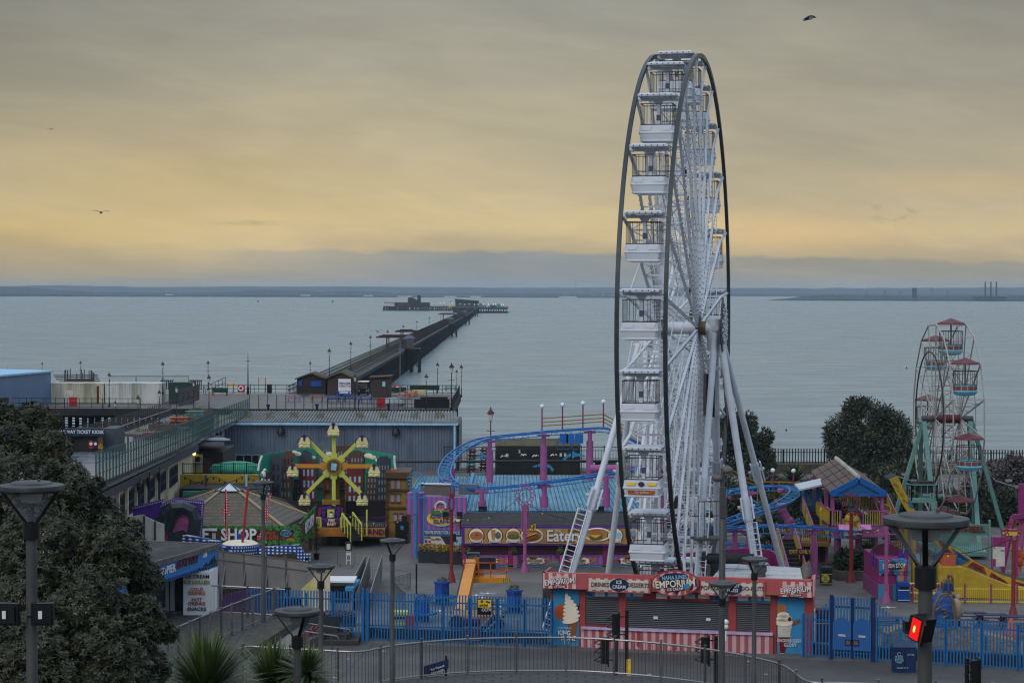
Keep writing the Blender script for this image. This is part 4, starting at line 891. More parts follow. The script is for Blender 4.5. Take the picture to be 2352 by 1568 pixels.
def signal(label,x,y0,x_pole,y_pole,d,vis=1,base=0.,cab=False):
 q=P(x,y0,d); p=P(x_pole,y_pole,d); t=th('traffic_signal',label,'traffic signal',(p.x,p.y,base),'traffic signals on the seafront')
 m=MB(); m.cyl((p.x,p.y,base),p,.085,n=10); m.build('pole','signal_black',t,True)
 m=MB(); m.box(q.x-.16,q.x+.16,q.y-.14,q.y+.14,q.z-1.15,q.z); m.box(q.x+.14,q.x+.2,q.y-.32,q.y+.32,q.z-1.25,q.z+.1); m.bar((q.x+.15,q.y,q.z-.15),(p.x,p.y,q.z-.15),.05); m.bar((q.x+.15,q.y,q.z-1.),(p.x,p.y,q.z-1.),.05)
 hd=m.build('head','signal_black',t)
 for k in range(3):
  z=q.z-.2-.38*k; m=MB(); m.prism([(q.x-.16,q.y-.14,z-.12),(q.x-.16,q.y+.14,z-.12),(q.x-.42,q.y+.13,z-.1),(q.x-.16,q.y+.14,z+.16),(q.x-.16,q.y-.14,z+.16),(q.x-.42,q.y-.13,z-.06)],(0,0,.02)); m.bar((q.x-.15,q.y,z+.12),(q.x-.44,q.y,z-.02),.28,.03); m.build('visor','signal_black',hd)
 return t
signal('traffic signal with a backing board before the kiosk window, tallest of the pair',1414,1408,1440,1400,94)
signal('traffic signal below the kiosk counter, nearer of the pair at the railing',1388,1463,1415,1459,88)
signal('traffic signal between the kiosk counter and two lamp posts',1619,1462,1645,1460,88)
signal('traffic signal in the bottom right corner of the pavement',2239,1515,2221,1510,82.5)
q=P(1444,1530,93.6); m=MB(); m.box(q.x-.1,q.x+.1,q.y-.12,q.y+.0,q.z-.4,q.z+.35); tag(m.build('push_button_box','sun_yellow',loc=q),'yellow push button box on the signal pole','push button')
q=G(2078,1544); t=th('recycling_bin','dark blue twin recycling bin against the right hand fence','bin',q)
m=MB(); m.T=MX.Translation(q); m.box(-.55,.55,0,.6,0,1.25); m.prism([(-.58,-.03,1.25),(.58,-.03,1.25),(.58,.3,1.42),(.58,.63,1.25),(-.58,.63,1.25),(-.58,.3,1.42)][:3]+[(.58,.63,1.3),(-.58,.63,1.3),(-.58,.3,1.42)],(0,0,.03)); m.build('body','navy',t)
m=MB(); m.T=MX.Translation(q); m.box(-.02,.02,-.012,0,.05,1.2); m.cyl((-.28,-.01,1.1),(-.28,-.02,1.1),.07,n=12); m.build('opening','black',t)
txt('PLASTIC\n& GLASS\nBOTTLES\nCANS',q+V((-.28,-.02,.66)),(1,0,0),Z,.085,'pale_blue',t,.9); txt('recycle for S',q+V((-.12,-.02,.25)),(1,0,0),Z,.08,'pale_blue',t); txt('LITTER',q+V((.3,-.02,.9)),(1,0,0),Z,.08,'pale_blue',t)
m=MB(); m.tube([q+V((-.28+.09*cos(a),-.02,.93+.09*sin(a))) for a in[rad(40+30*k) for k in range(11)]],.012,4); m.build('emblem','pale_blue',t)
EA=Wall(1000,137,1500,137)
ea=th('eatery','long low snack hall with a food picture sign, shutters and a blue corrugated roof','snack bar',G(1280,1302))
m=MB(); EA.box(m,1060,1245,1480,1303,-5,-.1); m.build('wall','deep_magenta',ea)
for a,b in((1070,1167),(1182,1278),(1292,1385),(1400,1468)):
 m=MB(); EA.box(m,a,1248,b,1274,-.1,-.04); m.build('shutter','shutter_magenta',ea)
 m=MB(); EA.box(m,a,1274,b,1276,-.1,.12); EA.box(m,a,1276,b,1296,-.1,.06); c=m.build('counter','stripe_pink_blue',ea)
m=MB()
for a in(1062,1167,1278,1385,1468):EA.box(m,a,1247,a+14,1303,-.1,.02)
m.build('pier','magenta',ea)
m=MB(); EA.box(m,1062,1297,1480,1300,-.1,.02); m.i=1; EA.box(m,1062,1295,1480,1296.5,-.1,.03); m.i=2; EA.box(m,1062,1300,1480,1302.5,-.1,.03); m.build('plinth_bands',['sky_blue','mustard','magenta'],ea)
def sg(x0,y0,x1,y1,o0,o1,mat,nm,par,w=EA):
 m=MB(); w.box(m,x0,y0,x1,y1,o0,o1); return m.build(nm,mat,par)
s=sg(1061,1206,1482,1249,-.1,.6,'purple','sign',ea)
sg(1068,1210,1482,1245,.6,.63,'art_panel','sign_face',s)
for k,(x,lab) in enumerate(((1094.5,'DONUTS'),(1137,'DRINKS'),(1179,'BURGERS'),(1412,'DRINKS'),(1454,'ICES'))):
 m=MB(); EA.disc(m,x,1226.5,18.5,18.5,.63,.66,28); m.i=1; EA.disc(m,x,1226.5,16.5,16.5,.66,.67,28)
 c=m.build('picture_disc',['brick_dark','cream'],s)
 m=MB()
 if k==0:EA.disc(m,x,1227,15,10,.67,.72); m.i=1; EA.disc(m,x+1,1225,4,2.6,.72,.73)
 elif k==2:
  EA.disc(m,x,1222,14,6,.67,.72); m.i=1; EA.disc(m,x,1227,15,3.2,.67,.73); m.i=2; EA.disc(m,x,1231,14,3.4,.67,.72)
 elif k==4:EA.poly(m,[(x-6,1226),(x+6,1226),(x,1240)],.67,.7); m.i=1; EA.disc(m,x,1221,7,7,.67,.71)
 else:EA.poly(m,[(x-9,1213),(x+1,1213),(x-1,1238),(x-7,1238)],.67,.7); m.i=1 if k==1 else 2; EA.disc(m,x+7,1226,6.5,8,.67,.7)
 m.build('food_picture',{0:['bread','wafer'],1:['art_panel','concrete','navy'],2:['bread','lettuce','wafer'],3:['navy_paint','white_paint','pale_blue'],4:['wafer','pale_blue']}[k],c)
 EA.text(lab,x,1239,6.5,'white_paint',c,.76,.85,1.2)
def oval_ring(w,x,y,rx,ry,o,r,mat,nm,par):
 m=MB(); m.tube([w.pt(x+rx*cos(a),y+ry*sin(a),o) for a in[2*PI*j/28 for j in range(29)]],r,5); return m.build(nm,mat,par,True)
oval_ring(EA,1222,1230,24,15,.66,.06,'cream','swirl',s); oval_ring(EA,1372,1227,30,14,.66,.06,'cream','swirl',s)
m=MB()
hd=[EA.pt(1207+i*3.2,1236-i*1.0+abs(i-4)*.3,.7) for i in range(9)]; m.tube(hd,.2,8); m.i=1; m.tube([p+V((0,-.12,.1)) for p in hd],.12,7); m.i=2; m.tube([p+V((0,-.26,.14+.06*(i%2))) for i,p in enumerate(hd)],.03,4)
m.i=2
for i in range(9):a=EA.pt(1216+i*1.6,1218,.7); m.bar(a,a+V((RD.uniform(-.15,.15),0,.35+.15*RD.random())),.06)
m.build('hot_dog_picture',['bread','brick_red','sun_yellow'],s,True)
m=MB(); EA.disc(m,1367,1220,14,8,.64,.72); m.i=1; EA.disc(m,1367,1230,15,3.5,.64,.74); m.i=2; EA.poly(m,[(1353,1225),(1381,1225),(1367,1232)],.66,.75); m.i=3; EA.disc(m,1367,1234,13,4,.64,.72); m.build('burger_picture',['bread','lettuce','sun_yellow','wafer'],s)
EA.text('Eatery',1297,1229,27,'brick_dark',s,.66,.9,2.2); EA.text('Eatery',1296,1228,26,'white_paint',s,.7,.9,1.4)
EA.text('the',1281,1215.5,8,'off_white',s,.72,.9,.8); EA.text('ISLAND',1322,1215,7,'brick_dark',s,.7,1.1,1.)
for x,l1,mt in((1120,'DONUTS','brick_dark'),(1228,'HOT-DOGS','dark_green'),(1331,'BURGERS','brick_dark'),(1446,'ICE CREAM','navy')):
 m=MB(); EA.disc(m,x,1287,26,8,.06,.1); m.i=1; EA.disc(m,x-4,1279.5,11,4,.08,.12); m.i=2; EA.disc(m,x+30,1286,8,5,.06,.1); m.i=3; EA.disc(m,x-29,1288,9,5.5,.06,.1)
 b=m.build('snack_badge',['cream','mustard','bread','wafer'],ea); EA.text(l1,x,1286.5,6,mt,b,.14,.8,1.); EA.text('AND MORE' if mt=='navy' else 'AND BURGERS' if 'HOT' in l1 else 'AND HOT-DOGS' if 'BUR' in l1 else 'AND SHAKES',x,1292,3,mt,b,.14,.8,.4); EA.text('Eatery',x-4,1279.5,4.5,'brick_dark',b,.15,.8,.6)
z0,z1=EA.pt(1060,1206).z,P(1060,1177,141.5).z
m=MB(); a,b=EA.pt(1058,1206,.3),EA.pt(1482,1206,.3); c,d=P(1066,1176,141.5),P(1482,1176,141.5)
m.hexa([a-Z*.25,b-Z*.25,d-Z*.25,c-Z*.25,a,b,d,c]); m.build('front_roof','roof_black',ea)
x0,x1=P(1066,1176,142).x,P(1486,1176,142).x
m=MB(); zf,zb=P(1200,1174,142).z,P(1200,1092,175).z
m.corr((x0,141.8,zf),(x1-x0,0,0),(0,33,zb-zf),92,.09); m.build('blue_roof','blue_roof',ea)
xl=P(962,1092,175).x
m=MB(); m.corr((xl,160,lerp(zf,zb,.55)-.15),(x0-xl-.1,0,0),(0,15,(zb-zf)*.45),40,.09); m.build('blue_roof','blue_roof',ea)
m=MB(); m.hexa([(x0-.1,141.8,zf-.3),(x0+.15,141.8,zf-.3),(x0+.15,174,zb-.3),(x0-.1,174,zb-.3),(x0-.1,141.8,zf+.35),(x0+.15,141.8,zf+.35),(x0+.15,174,zb+.35),(x0-.1,174,zb+.35)]); m.build('roof_verge','tile_blue',ea)
m=MB(); m.box(x0,x1,142,174,0,min(zf,zb)-.35); m.build('hall_wall','concrete',ea)
m=MB(); m.box(x0,x1,141.55,141.75,zf-.28,zf-.02); m.build('gutter','tile_blue',ea)
for x in(1109,1378-.0):
 q=P(x,1170,142.2); m=MB(); m.box(q.x-.3,q.x+.3,q.y-.15,q.y+.1,q.z-.25,q.z+.25); m.bar(q-Z*.25,q-Z*.7,.05); tag(m.build('floodlight','black',loc=q),'black floodlight on the edge of the blue roof, %s'%('left of the pink ring pole' if x<1200 else 'beside the wheel leg'),'floodlight','floodlights on the blue roof edge')
for x in(1075,1181,1288):
 q=EA.pt(x,1265,.75); t=th('hanging_basket','round green hanging basket under the snack hall sign, %s'%{1075:'at its left end',1181:'left of the pink ring pole',1288:'left of the wheel leg ladder'}[x],'hanging basket',q,'hanging baskets on the snack hall')
 m=MB()
 for i in range(220):
  e=V((RD.gauss(0,1),RD.gauss(0,1),RD.gauss(0,1))).normalized(); p=q+e*.27*RD.uniform(.6,1.1); e2=V((RD.gauss(0,1),RD.gauss(0,1),RD.gauss(0,1))).normalized()*.08; f=e.cross(e2).normalized()*.05
  m.quad(p-e2,p+f,p+e2,p-f)
 m.build('plant','leaf_green',t); m=MB(); m.ball(q-Z*.1,.2,8,5)
 for e in(-.16,.16):m.tube([q+V((e,0,.05)),q+V((0,0,.55))],.012,4)
 m.build('basket','leaf_stem',t)
for x in(1183,1290):
 q=EA.pt(x,1302,.75); m=MB(); m.box(q.x-.12,q.x+.12,q.y-.12,q.y+.12,0,EA.pt(x,1270).z); tag(m.build('canopy_post','pink',loc=(q.x,q.y,0)),'square pink post under the snack hall basket, %s'%('middle of the counters' if x<1200 else 'nearer the wheel'),'post','pink posts before the snack hall')
AB=Wall(970,141.5,1075,141.0)
ab=th('park_board','pink and blue striped building front carrying the park name board','board',G(1005,1282))
m=MB(); AB.box(m,974,1140,1070,1281,-.4,0); m.build('front','stripe_pink_blue',ab)
m=MB(); AB.box(m,933,1132,970,1181,-1.2,-.2); AB.box(m,943,1181,974,1281,-1.2,-.2); m.build('side_block','stripe_pink_blue',ab)
m=MB(); AB.box(m,972.5,1138,975,1281,-.4,.05); m.build('edge_strip','sky_blue',ab)
m=MB(); AB.box(m,953,1118,1022,1142,-2.4,-2); m.build('back_wall','concrete',ab); m=MB(); AB.box(m,952,1115,1024,1118,-2.2,-1.9); m.build('parapet','white_paint',ab)
m=MB(); AB.box(m,1030,1124,1074,1148,-4.6,-4); m.build('corrugated_wall','shed_wall',ab)
m=MB(); AB.disc(m,1014,1190,33,18,0,.1,32); m.i=1; AB.disc(m,1012,1189,31,16,.1,.12,32); lg=m.build('name_emblem',['pale_blue','sun_yellow'],ab)
AB.text('ADVENTURE',1015,1184,9.5,'logo_blue',lg,.18,.72,1.6,slope=.1)
AB.text('ISLAND',1016,1196,10,'logo_blue',lg,.18,.85,1.6,slope=.1)
m=MB(); AB.poly(m,[(994,1166),(1025,1164),(1026,1175),(995,1178)],.0,.1); rb=m.build('red_plate','red',lg); AB.text('The UK\'s No1\nFree Admission\nFun Park!',1010,1171,3,'white_paint',rb,.13,.9,.5)
m=MB(); m.tube([AB.pt(1012+12*cos(a),1163-11*sin(a),.06) for a in[rad(200-22*k) for k in range(11)]],.09,5); m.i=1
for k in range(60):a=AB.pt(RD.uniform(990,1036),RD.uniform(1174,1180),.08); m.ball(a,.12,5,3)
m.build('coaster_emblem',['off_white','lettuce'],lg)
m=MB(); AB.poly(m,[(1049,1195),(1058,1195),(1057,1215)],0,.15); m.i=1; AB.disc(m,1053,1192,5.5,5,0,.2); AB.disc(m,1053,1186,3.5,4,0,.18); m.build('cone_emblem',['wafer','cream'],ab)
s=sg(974,1215.5,1058,1229.5,0,.06,'sky_blue_dk','slogan_board',ab,AB); AB.text("YOU'RE SPOILT FOR CHOICE!",1016,1222.5,7.5,'white_paint',s,.08,.6,.4)
s=sg(975,1230.5,1070,1268,0,.05,'off_white','menu_poster',ab,AB)
m=MB(); AB.poly(m,[(1012,1231),(1037,1231),(1037,1267),(1030,1267),(1026,1252)],.05,.06); m.build('dark_band','planter_dark',s)
for k in range(12):
 x=1039+(k%4)*7.6; y=1238+(k//4)*10; sg(x,y,x+6,y+8.5,.05,.065,('sky_blue','tile_blue','pale_blue')[k%3],'offer_tile',s,AB)
for k,(x,y,w,h,mt) in enumerate(((976,1239,6,6,'purple'),(984,1240,6,5,'red'),(976,1247,7,6,'navy'),(984,1247,6,6,'sky_blue'),(977,1255,12,8,'poster'),(994,1248,7,14,'bread'),(1004,1249,8,13,'sky_blue'),(1012,1258,10,5,'lettuce'),(1000,1234,9,5,'bread'))):sg(x,y,x+w,y+h,.05,.065,mt,'food_photo',s,AB)
AB.text('DO-NUTS',1002,1238,4.5,'brick_red',s,.08,.8,.7); AB.text('COFFEE',982,1234,4,'black',s,.08,.8,.6); AB.text('GREAT VALUE MENU',1054,1234.5,3.2,'white_paint',s,.09,.8,.4)
for i,(a,b) in enumerate(((962,998),(999,1034),(1036,1070))):
 planter('dark trough of yellow daffodils under the striped park board, %s'%('leftmost','middle one','rightmost')[i],P(a,1290+i*2.5,139.2-i*.4),P(b,1290+i*2.5,139.2-i*.4),.95,.78,'flower_yellow',grp='dark troughs under the park board',n=420,fh=.5)
def ring_pole(label,x,y_ring,r_px,y_base,mat,thick=.1,arms=None,foot=True,fat=False,face=1.):
 b=G(x,y_base); d=b.y; t=th('ring_pole',label,'lamp pole',b,'ring topped poles of the fairground')
 c=P(x,y_ring,d); R_=r_px/F*d
 m=MB(); m.cyl((b.x,b.y,0),(b.x,b.y,c.z-R_),thick,thick*.9,10)
 if foot:m.lathe([(thick*2.4,0),(thick*1.1,.7)],(b.x,b.y,0),8)
 m.build('pole',mat,t,True)
 m=MB(); n=14
 for k in range(n):
  a=2*PI*k/n; q=c+V((cos(a)*R_*.8*face,sin(a)*R_*.5*0+(1-face)*cos(a)*R_*.8,sin(a)*R_*1.0)); e=V((-sin(a)*face,0,cos(a)))
  m.tube([q+(V((cos(a)*face,0,sin(a)))*cos(w)+e*sin(w)*(.9)+V((0,sin(w)*.35,0)))*R_*.24 for w in[2*PI*j/9 for j in range(10)]],.03,5)
 m.build('ring_lights',mat,t,True)
 for ay,w in(arms or[]):
  z=P(x,ay,d).z; m=MB(); wm=w/F*d; m.bar((b.x-wm,b.y,z),(b.x+wm,b.y,z),.06); m.build('cross_arm',mat,t)
 if fat:
  z=P(x,fat,d).z; m=MB(); m.box(b.x-.14,b.x+.14,b.y-.14,b.y+.14,z,c.z-R_)
  for k in range(16):
   zz=lerp(z+.2,c.z-R_-.1,k/15)
   for e in(-.2,.2):m.ball((b.x+e,b.y,zz),.06,5,4)
  m.build('bulb_column',mat,t)
 return t
ring_pole('pale blue pole with a ring of hoops beside the striped board',955,1107,20,1281,'tile_blue',.13,[(1142,20)],False)
ring_pole('red pole with a ring on top standing before the park name board',1037,1156,19,1336,'red_post',.12,[(1188,20)],True,False,.35)
ring_pole('pink pole with a ring of hoops before the snack hall sign',1205.5,1137,21,1313,'pink',.13,[],True,1225)
ring_pole('red pole with a ring standing before the coaster train',1954.5,1156,21,1337,'red_post',.14)
ring_pole('pink pole with small hoops rising in front of the slush kiosk',2035,1185,11,1384,'pink',.13,[(1226,26)],True)
ring_pole('red pole with a ring at the far right before the yellow ride',2327,1219,20,1418,'red_post',.13,[(1264,30)],True)
for i,(x,y,d) in enumerate(((1024,1181,136),(1056,1181,136),(929,1190,140),(1030,1225,129.5))):
 q=P(x,y,d) if i<3 else P(1041,1232,129.7); m=MB(); m.box(q.x-.2,q.x+.2,q.y-.16,q.y+.1,q.z-.3,q.z+.2); tag(m.build('floodlight','black',loc=q),'black floodlight hanging at the park board, %s'%('left arm of the red pole','right arm of the red pole','beside the pale blue pole','low on the red pole')[i],'floodlight','floodlights round the park board')
co_=th('roller_coaster','blue roller coaster track on pink columns looping over the blue roof','roller coaster',G(1250,1177))
def track(pts,gauge=.95,tilt=0.,mesh_n=2,deep=.34):
 path=spline(pts,8); N=len(path); L_,R_,B_=[],[],[]
 for i,p in enumerate(path):
  d=(path[min(i+1,N-1)]-path[max(i-1,0)]).normalized(); s=d.cross(Z).normalized(); u=s.cross(d)
  L_.append(p+s*gauge/2); R_.append(p-s*gauge/2); B_.append(p-u*deep)
 for A in(L_,R_):
  m=MB()
  for a,b in zip(A,A[1:]):m.bar(a,b,.1,.13)
  m.build('rail','coaster_blue',co_)
 m=MB(); tl=[0.]
 for a,b in zip(path,path[1:]):tl.append(tl[-1]+(b-a).length)
 def at(A,d):
  for k in range(N-1):
   if d<=tl[k+1] or k==N-2:return A[k].lerp(A[k+1],min(1,(d-tl[k])/max(1e-6,tl[k+1]-tl[k])))
 n=int(tl[-1]/1.3)
 for k in range(n):
  d0,d1,d2=k*1.3,k*1.3+.65,k*1.3+1.3; m.bar(at(L_,d0),at(R_,d1),.05); m.bar(at(R_,d1),at(L_,d2),.05); m.bar(at(B_,d0),at(L_,d0),.04); m.bar(at(B_,d1),at(R_,d1),.04); m.bar(at(B_,d0),at(R_,d1),.03)
 for a,b in zip(B_,B_[1:]):m.bar(a,b,.07)
 m.build('lattice','track_cyan',co_)
def pc(x,y,d):return P(x,y,d)
track([pc(1560,1062,172),pc(1480,1024,171),pc(1410,990,170),pc(1384,983,170),pc(1340,985,170),pc(1249,992,169),pc(1125,1005,167),pc(1075,1022,164),pc(1038,1048,160),pc(1022,1076,155),pc(1024,1096,150),pc(1044,1112,147),pc(1100,1121,145),pc(1170,1117,144.5),pc(1250,1108,144.5),pc(1340,1096,145),pc(1425,1082,147),pc(1500,1066,150)])
track([pc(1600,1166,135),pc(1640,1160,138),pc(1662,1130,146),pc(1700,1123,149),pc(1760,1117,150),pc(1805,1117,150),pc(1828,1124,147),pc(1822,1138,143),pc(1790,1157,139),pc(1740,1172,137),pc(1690,1190,135),pc(1640,1206,134),pc(1590,1216,134)])
track([pc(1560,1228,131),pc(1620,1218,131.5),pc(1680,1212,132),pc(1760,1207,132),pc(1830,1208,132),pc(1890,1213,132.5),pc(1945,1219,134),pc(1972,1221,136)],deep=.5)
track([pc(1705,1130,152),pc(1716,1150,149),pc(1760,1172,146),pc(1800,1186,144),pc(1850,1208,141),pc(1880,1218,140)])
track([pc(1640,1245,140),pc(1700,1250,140),pc(1760,1254,140),pc(1810,1254,141)])
def column(x,y0,y1,d,z=None,r=.3,lean=None):
 a=P(x,y0,d); q=V((a.x,d,0 if z is None else z)) if lean is None else V((P(lean,y1,d).x,d,0 if z is None else z))
 if z is None and lean is None:pass
 m=MB(); m.cyl(q,a-Z*.9,r,n=14); m.cyl(a-Z*.9,a,r*.62,n=12); m.box(a.x-.5,a.x+.5,a.y-.12,a.y+.12,a.z-.25,a.z-.05); m.lathe([(r*1.7,0),(r*1.7,.12),(r,.2)],q,12)
 return m.build('column','pink',co_,True)
rz=lambda d:lerp(zf,zb,(d-142)/33)
for x,y,d in((1125,1009,167),(1249,996,169),(1355,988,170),(1037,1052,160)):column(x,y,0,d,rz(d)-.1 if x>1060 else 0)
for x,y,d in((1107,1123,144.3),(1250,1111,144.3),(1392,1091,144.5)):column(x,y,0,d,rz(d)-.1)
column(1024,1099,0,149.5,0); column(1478,1030,0,170,0); column(1518,1070,0,150,0)
m=MB(); q=P(1356,1076,168); m.cyl(q,q+V((7,0,0)),.34,n=12); m.lathe([(.42,0),(.42,.2)],q+V((1,0,-.1)),10); m.build('cross_tube','pink',co_,True)
for x,y,d in((1688,1212,132),(1870,1212,132),(1720,1214,132)):column(x,y+2,0,d,0,.26)
for x,y,d in((1664,1135,146),(1722,1125,149)):column(x,y+2,0,d,0,.22)
def bent(pts,r=.32):
 m=MB(); w=[P(*p) for p in pts]; w.append(V((w[-1].x,w[-1].y,0)))
 m.tube(w,r,12)
 for p in w[1:-1]:m.ball(p,r*1.12,10,7)
 m.build('bent_column','pink',co_,True)
bent([(1794,1122,149),(1794,1136,149),(1778,1158,149)]); bent([(1794,1156,139),(1796,1172,139),(1812,1196,139)]); bent([(1834,1132,146),(1836,1142,146),(1856,1160,146)])
m=MB()
for x in(1295,1310,1330):a=P(x,993,169.5); m.box(a.x-.35,a.x+.35,a.y-.3,a.y+.1,a.z-.9,a.z-.1); m.tube(spline([a+V((-.4,0,-.4)),a+V((-.6,0,-1.3)),a+V((-.1,0,-1.4)),a+V((0,0,-.8))],4),.03,4)
m.build('brake_unit','coaster_blue',co_)
t=th('walkway_rail','yellow three bar rail along the highest stretch of the coaster','railing',P(1300,992,171))
m=MB()
for dy in(0,9,17):
 pp=[P(1245,961+dy,171),P(1385,951+dy,171.5),P(1428,974+dy,172),P(1480,1001+dy,172),P(1520,1020+dy,172)]
 for a,b in zip(pp,pp[1:]):m.bar(a,b,.06,.09)
m.build('bars','mustard',t)
m=MB()
for x,y in((1245,963),(1292,957),(1339,953),(1387,951),(1428,975),(1480,1002)):a=P(x,y,171.2); m.bar(a+Z*.1,a-Z*1.15,.06)
m.build('uprights','mustard',t)
def globe(label,x,y,d,zb_,grp='globe lamps of the coaster'):
 q=P(x,y,d); t=th('globe_lamp',label,'lamp',(q.x,q.y,zb_),grp); m=MB(); m.ball(q,.19*d/171*1.05,14,10); m.build('globe','glass_white',t,True); m=MB(); m.cyl((q.x,q.y,zb_),q-Z*.15,.06,n=8); m.build('stem','magenta',t)
for i,(x,y,b) in enumerate(((1245,933,992),(1292,929.5,988),(1339,926,985),(1386,922.5,980))):globe('white globe lamp on a thin stem above the yellow rail, %s from the left'%ordn(i),x,y,171,P(x,b,171).z)
globe('white globe lamp beside the spiky plants, left of the pair',1775,1080,152,.8); globe('white globe lamp beside the spiky plants, right of the pair',1822.5,1081,152,.8)
m=MB()
for dy in(0,9):
 pp=[P(1665,1068+dy,153),P(1705,1094+dy,154),P(1740,1106+dy,155),P(1790,1106+dy,155),P(1880,1111+dy,155),P(1945,1122+dy,153)]
 for a,b in zip(pp,pp[1:]):m.bar(a,b,.05,.08)
for x,y in((1705,1094),(1740,1106),(1790,1106),(1835,1109),(1880,1111)):a=P(x,y,155); m.bar(a,V((a.x,a.y,0)),.06)
tag(m.build('walkway_rail','mustard',loc=P(1740,1150,155)),'yellow two bar rail curving behind the right hand coaster loop','railing')
t=th('shipping_container','long dark green container painted with white gulls behind the coaster','container',G(1235,1086))
CW=Wall(1100,206,1400,206)
m=MB(); CW.box(m,1138,1026,1333,1088,-3.2,0); m.build('body','container_green',t)
m=MB()
for k in range(62):x=1138.5+k*3.15; CW.box(m,x,1030,x+1.5,1086,0,.06)
m.build('ribs','container_green',t)
m=MB(); a,b=CW.pt(1137,1025),CW.pt(1334,1025); m.prism([a,b,b+V((0,3.4,.5)),a+V((0,3.4,.5))],(0,0,.1)); m.build('top','moss_roof',t)
m=MB()
for x,y in((1157,1047),(1202,1044),(1230,1046),(1272,1044)):m.tube(spline([CW.pt(x-7,y+3,.1),CW.pt(x-3,y-1,.1),CW.pt(x,y+1.5,.1),CW.pt(x+3,y-1,.1),CW.pt(x+7,y+1,.1)],4),.06,4)
m.build('gull_sign','white_paint',t)
m=MB()
for x,y in((1165,1045),(1194,1036),(1288,1044),(1298,1044),(1315,1043)):CW.box(m,x-2.5,y-4,x+2.5,y+4,.06,.08)
m.build('notice','off_white',t)
def dolphin(label,x,y,s,d,flip=1):
 q=P(x,y,d); pr=[(-1.1,-.35),(-.7,.05),(-.2,.28),(.0,.5),(.12,.26),(.6,.2),(.95,.05),(1.2,-.05),(.9,-.12),(.4,-.05),(.1,-.1),(-.1,-.3),(-.2,-.08),(-.6,-.16),(-.85,-.6)]
 m=MB(); m.prism([q+V((a*s*flip,0,b*s)) for a,b in pr],(0,.05,0)); tag(m.build('dolphin_sign','sky_blue',loc=q),label,'sign','blue dolphin cutouts on the fences')
dolphin('blue dolphin cutout at the right end of the green container',1318,1046,1.05,203.5); dolphin('blue dolphin cutout partly behind the first pink column',1106,1048,.95,203.5,-1); dolphin('blue dolphin cutout low at the middle of the green container',1249,1070,1.,203.4,-1); dolphin('blue dolphin cutout on the railings of the green tarpaulin',617,1105,1.1,159,1)
for i in range(7):
 for c_,x0 in enumerate((1079,1106)):
  w=20-i*.9 if c_==0 else 16; y=1088-9-i*8; q=P(x0+3+i*.6,y,204); t=th('stacked_picnic_table','red picnic table %s up in the %s stack beside the green container'%(ordn(i),'front' if c_==0 else 'back'),'picnic table',q,'stacked red picnic tables')
  if i in(2,3) and c_==0:t['label']='teal picnic table %s up in the front stack beside the green container'%ordn(i)
  sx=w/F*204/2; mt='teal' if(i in(2,3) and c_==0) else 'brick_dark'
  m=MB(); m.box(q.x-sx,q.x+sx,q.y+c_*2-.9,q.y+c_*2+.9,q.z,q.z+.07); m.box(q.x-sx*1.3,q.x+sx*1.3,q.y+c_*2-.9,q.y+c_*2-.6,q.z-.2,q.z-.14); m.build('top',mt,t)
  m=MB()
  for e in(-.7,.7):m.bar((q.x-sx*.9,q.y+c_*2+e,q.z-.3),(q.x-sx*.3,q.y+c_*2+e,q.z),.06); m.bar((q.x+sx*.9,q.y+c_*2+e,q.z-.3),(q.x+sx*.3,q.y+c_*2+e,q.z),.06)
  m.build('frame',mt,t)
def bar_fence(name,label,a,b,h,sp,mat,posts,r=.03,top=True,cat='fence',grp=None,rails=(.12,.95)):
 t=th(name,label,cat,a,grp); d=b-a; n=int(d.length/sp); m=MB()
 for i in range(n+1):q=a+d*(i/n); m.bar(q,q+Z*h,r,r)
 m.build('bars',mat,t)
 m=MB()
 for k in rails:m.bar(a+Z*h*k,b+Z*h*k,.05,.06)
 m.build('rails',mat,t)
 for i in range(posts+1 if posts else 0):q=a+d*(i/posts); m=MB(); m.bar(q,q+Z*h*1.04,.09,.09); m.build('post',mat,t)
 return t
bar_fence('yard_fence','thin dark mesh fence in front of the green container',P(1040,1090,200),P(1430,1090,200),2.5,.3,'black',10,.022,rails=(.1,.5,.98))
m=MB(); a,b=P(900,1060,199.5),P(1430,1058,199.5); m.cyl(a,b,.12,n=8); tag(m.build('pipe_run','black',loc=a),'long black pipe slung along the yard fence','pipe')
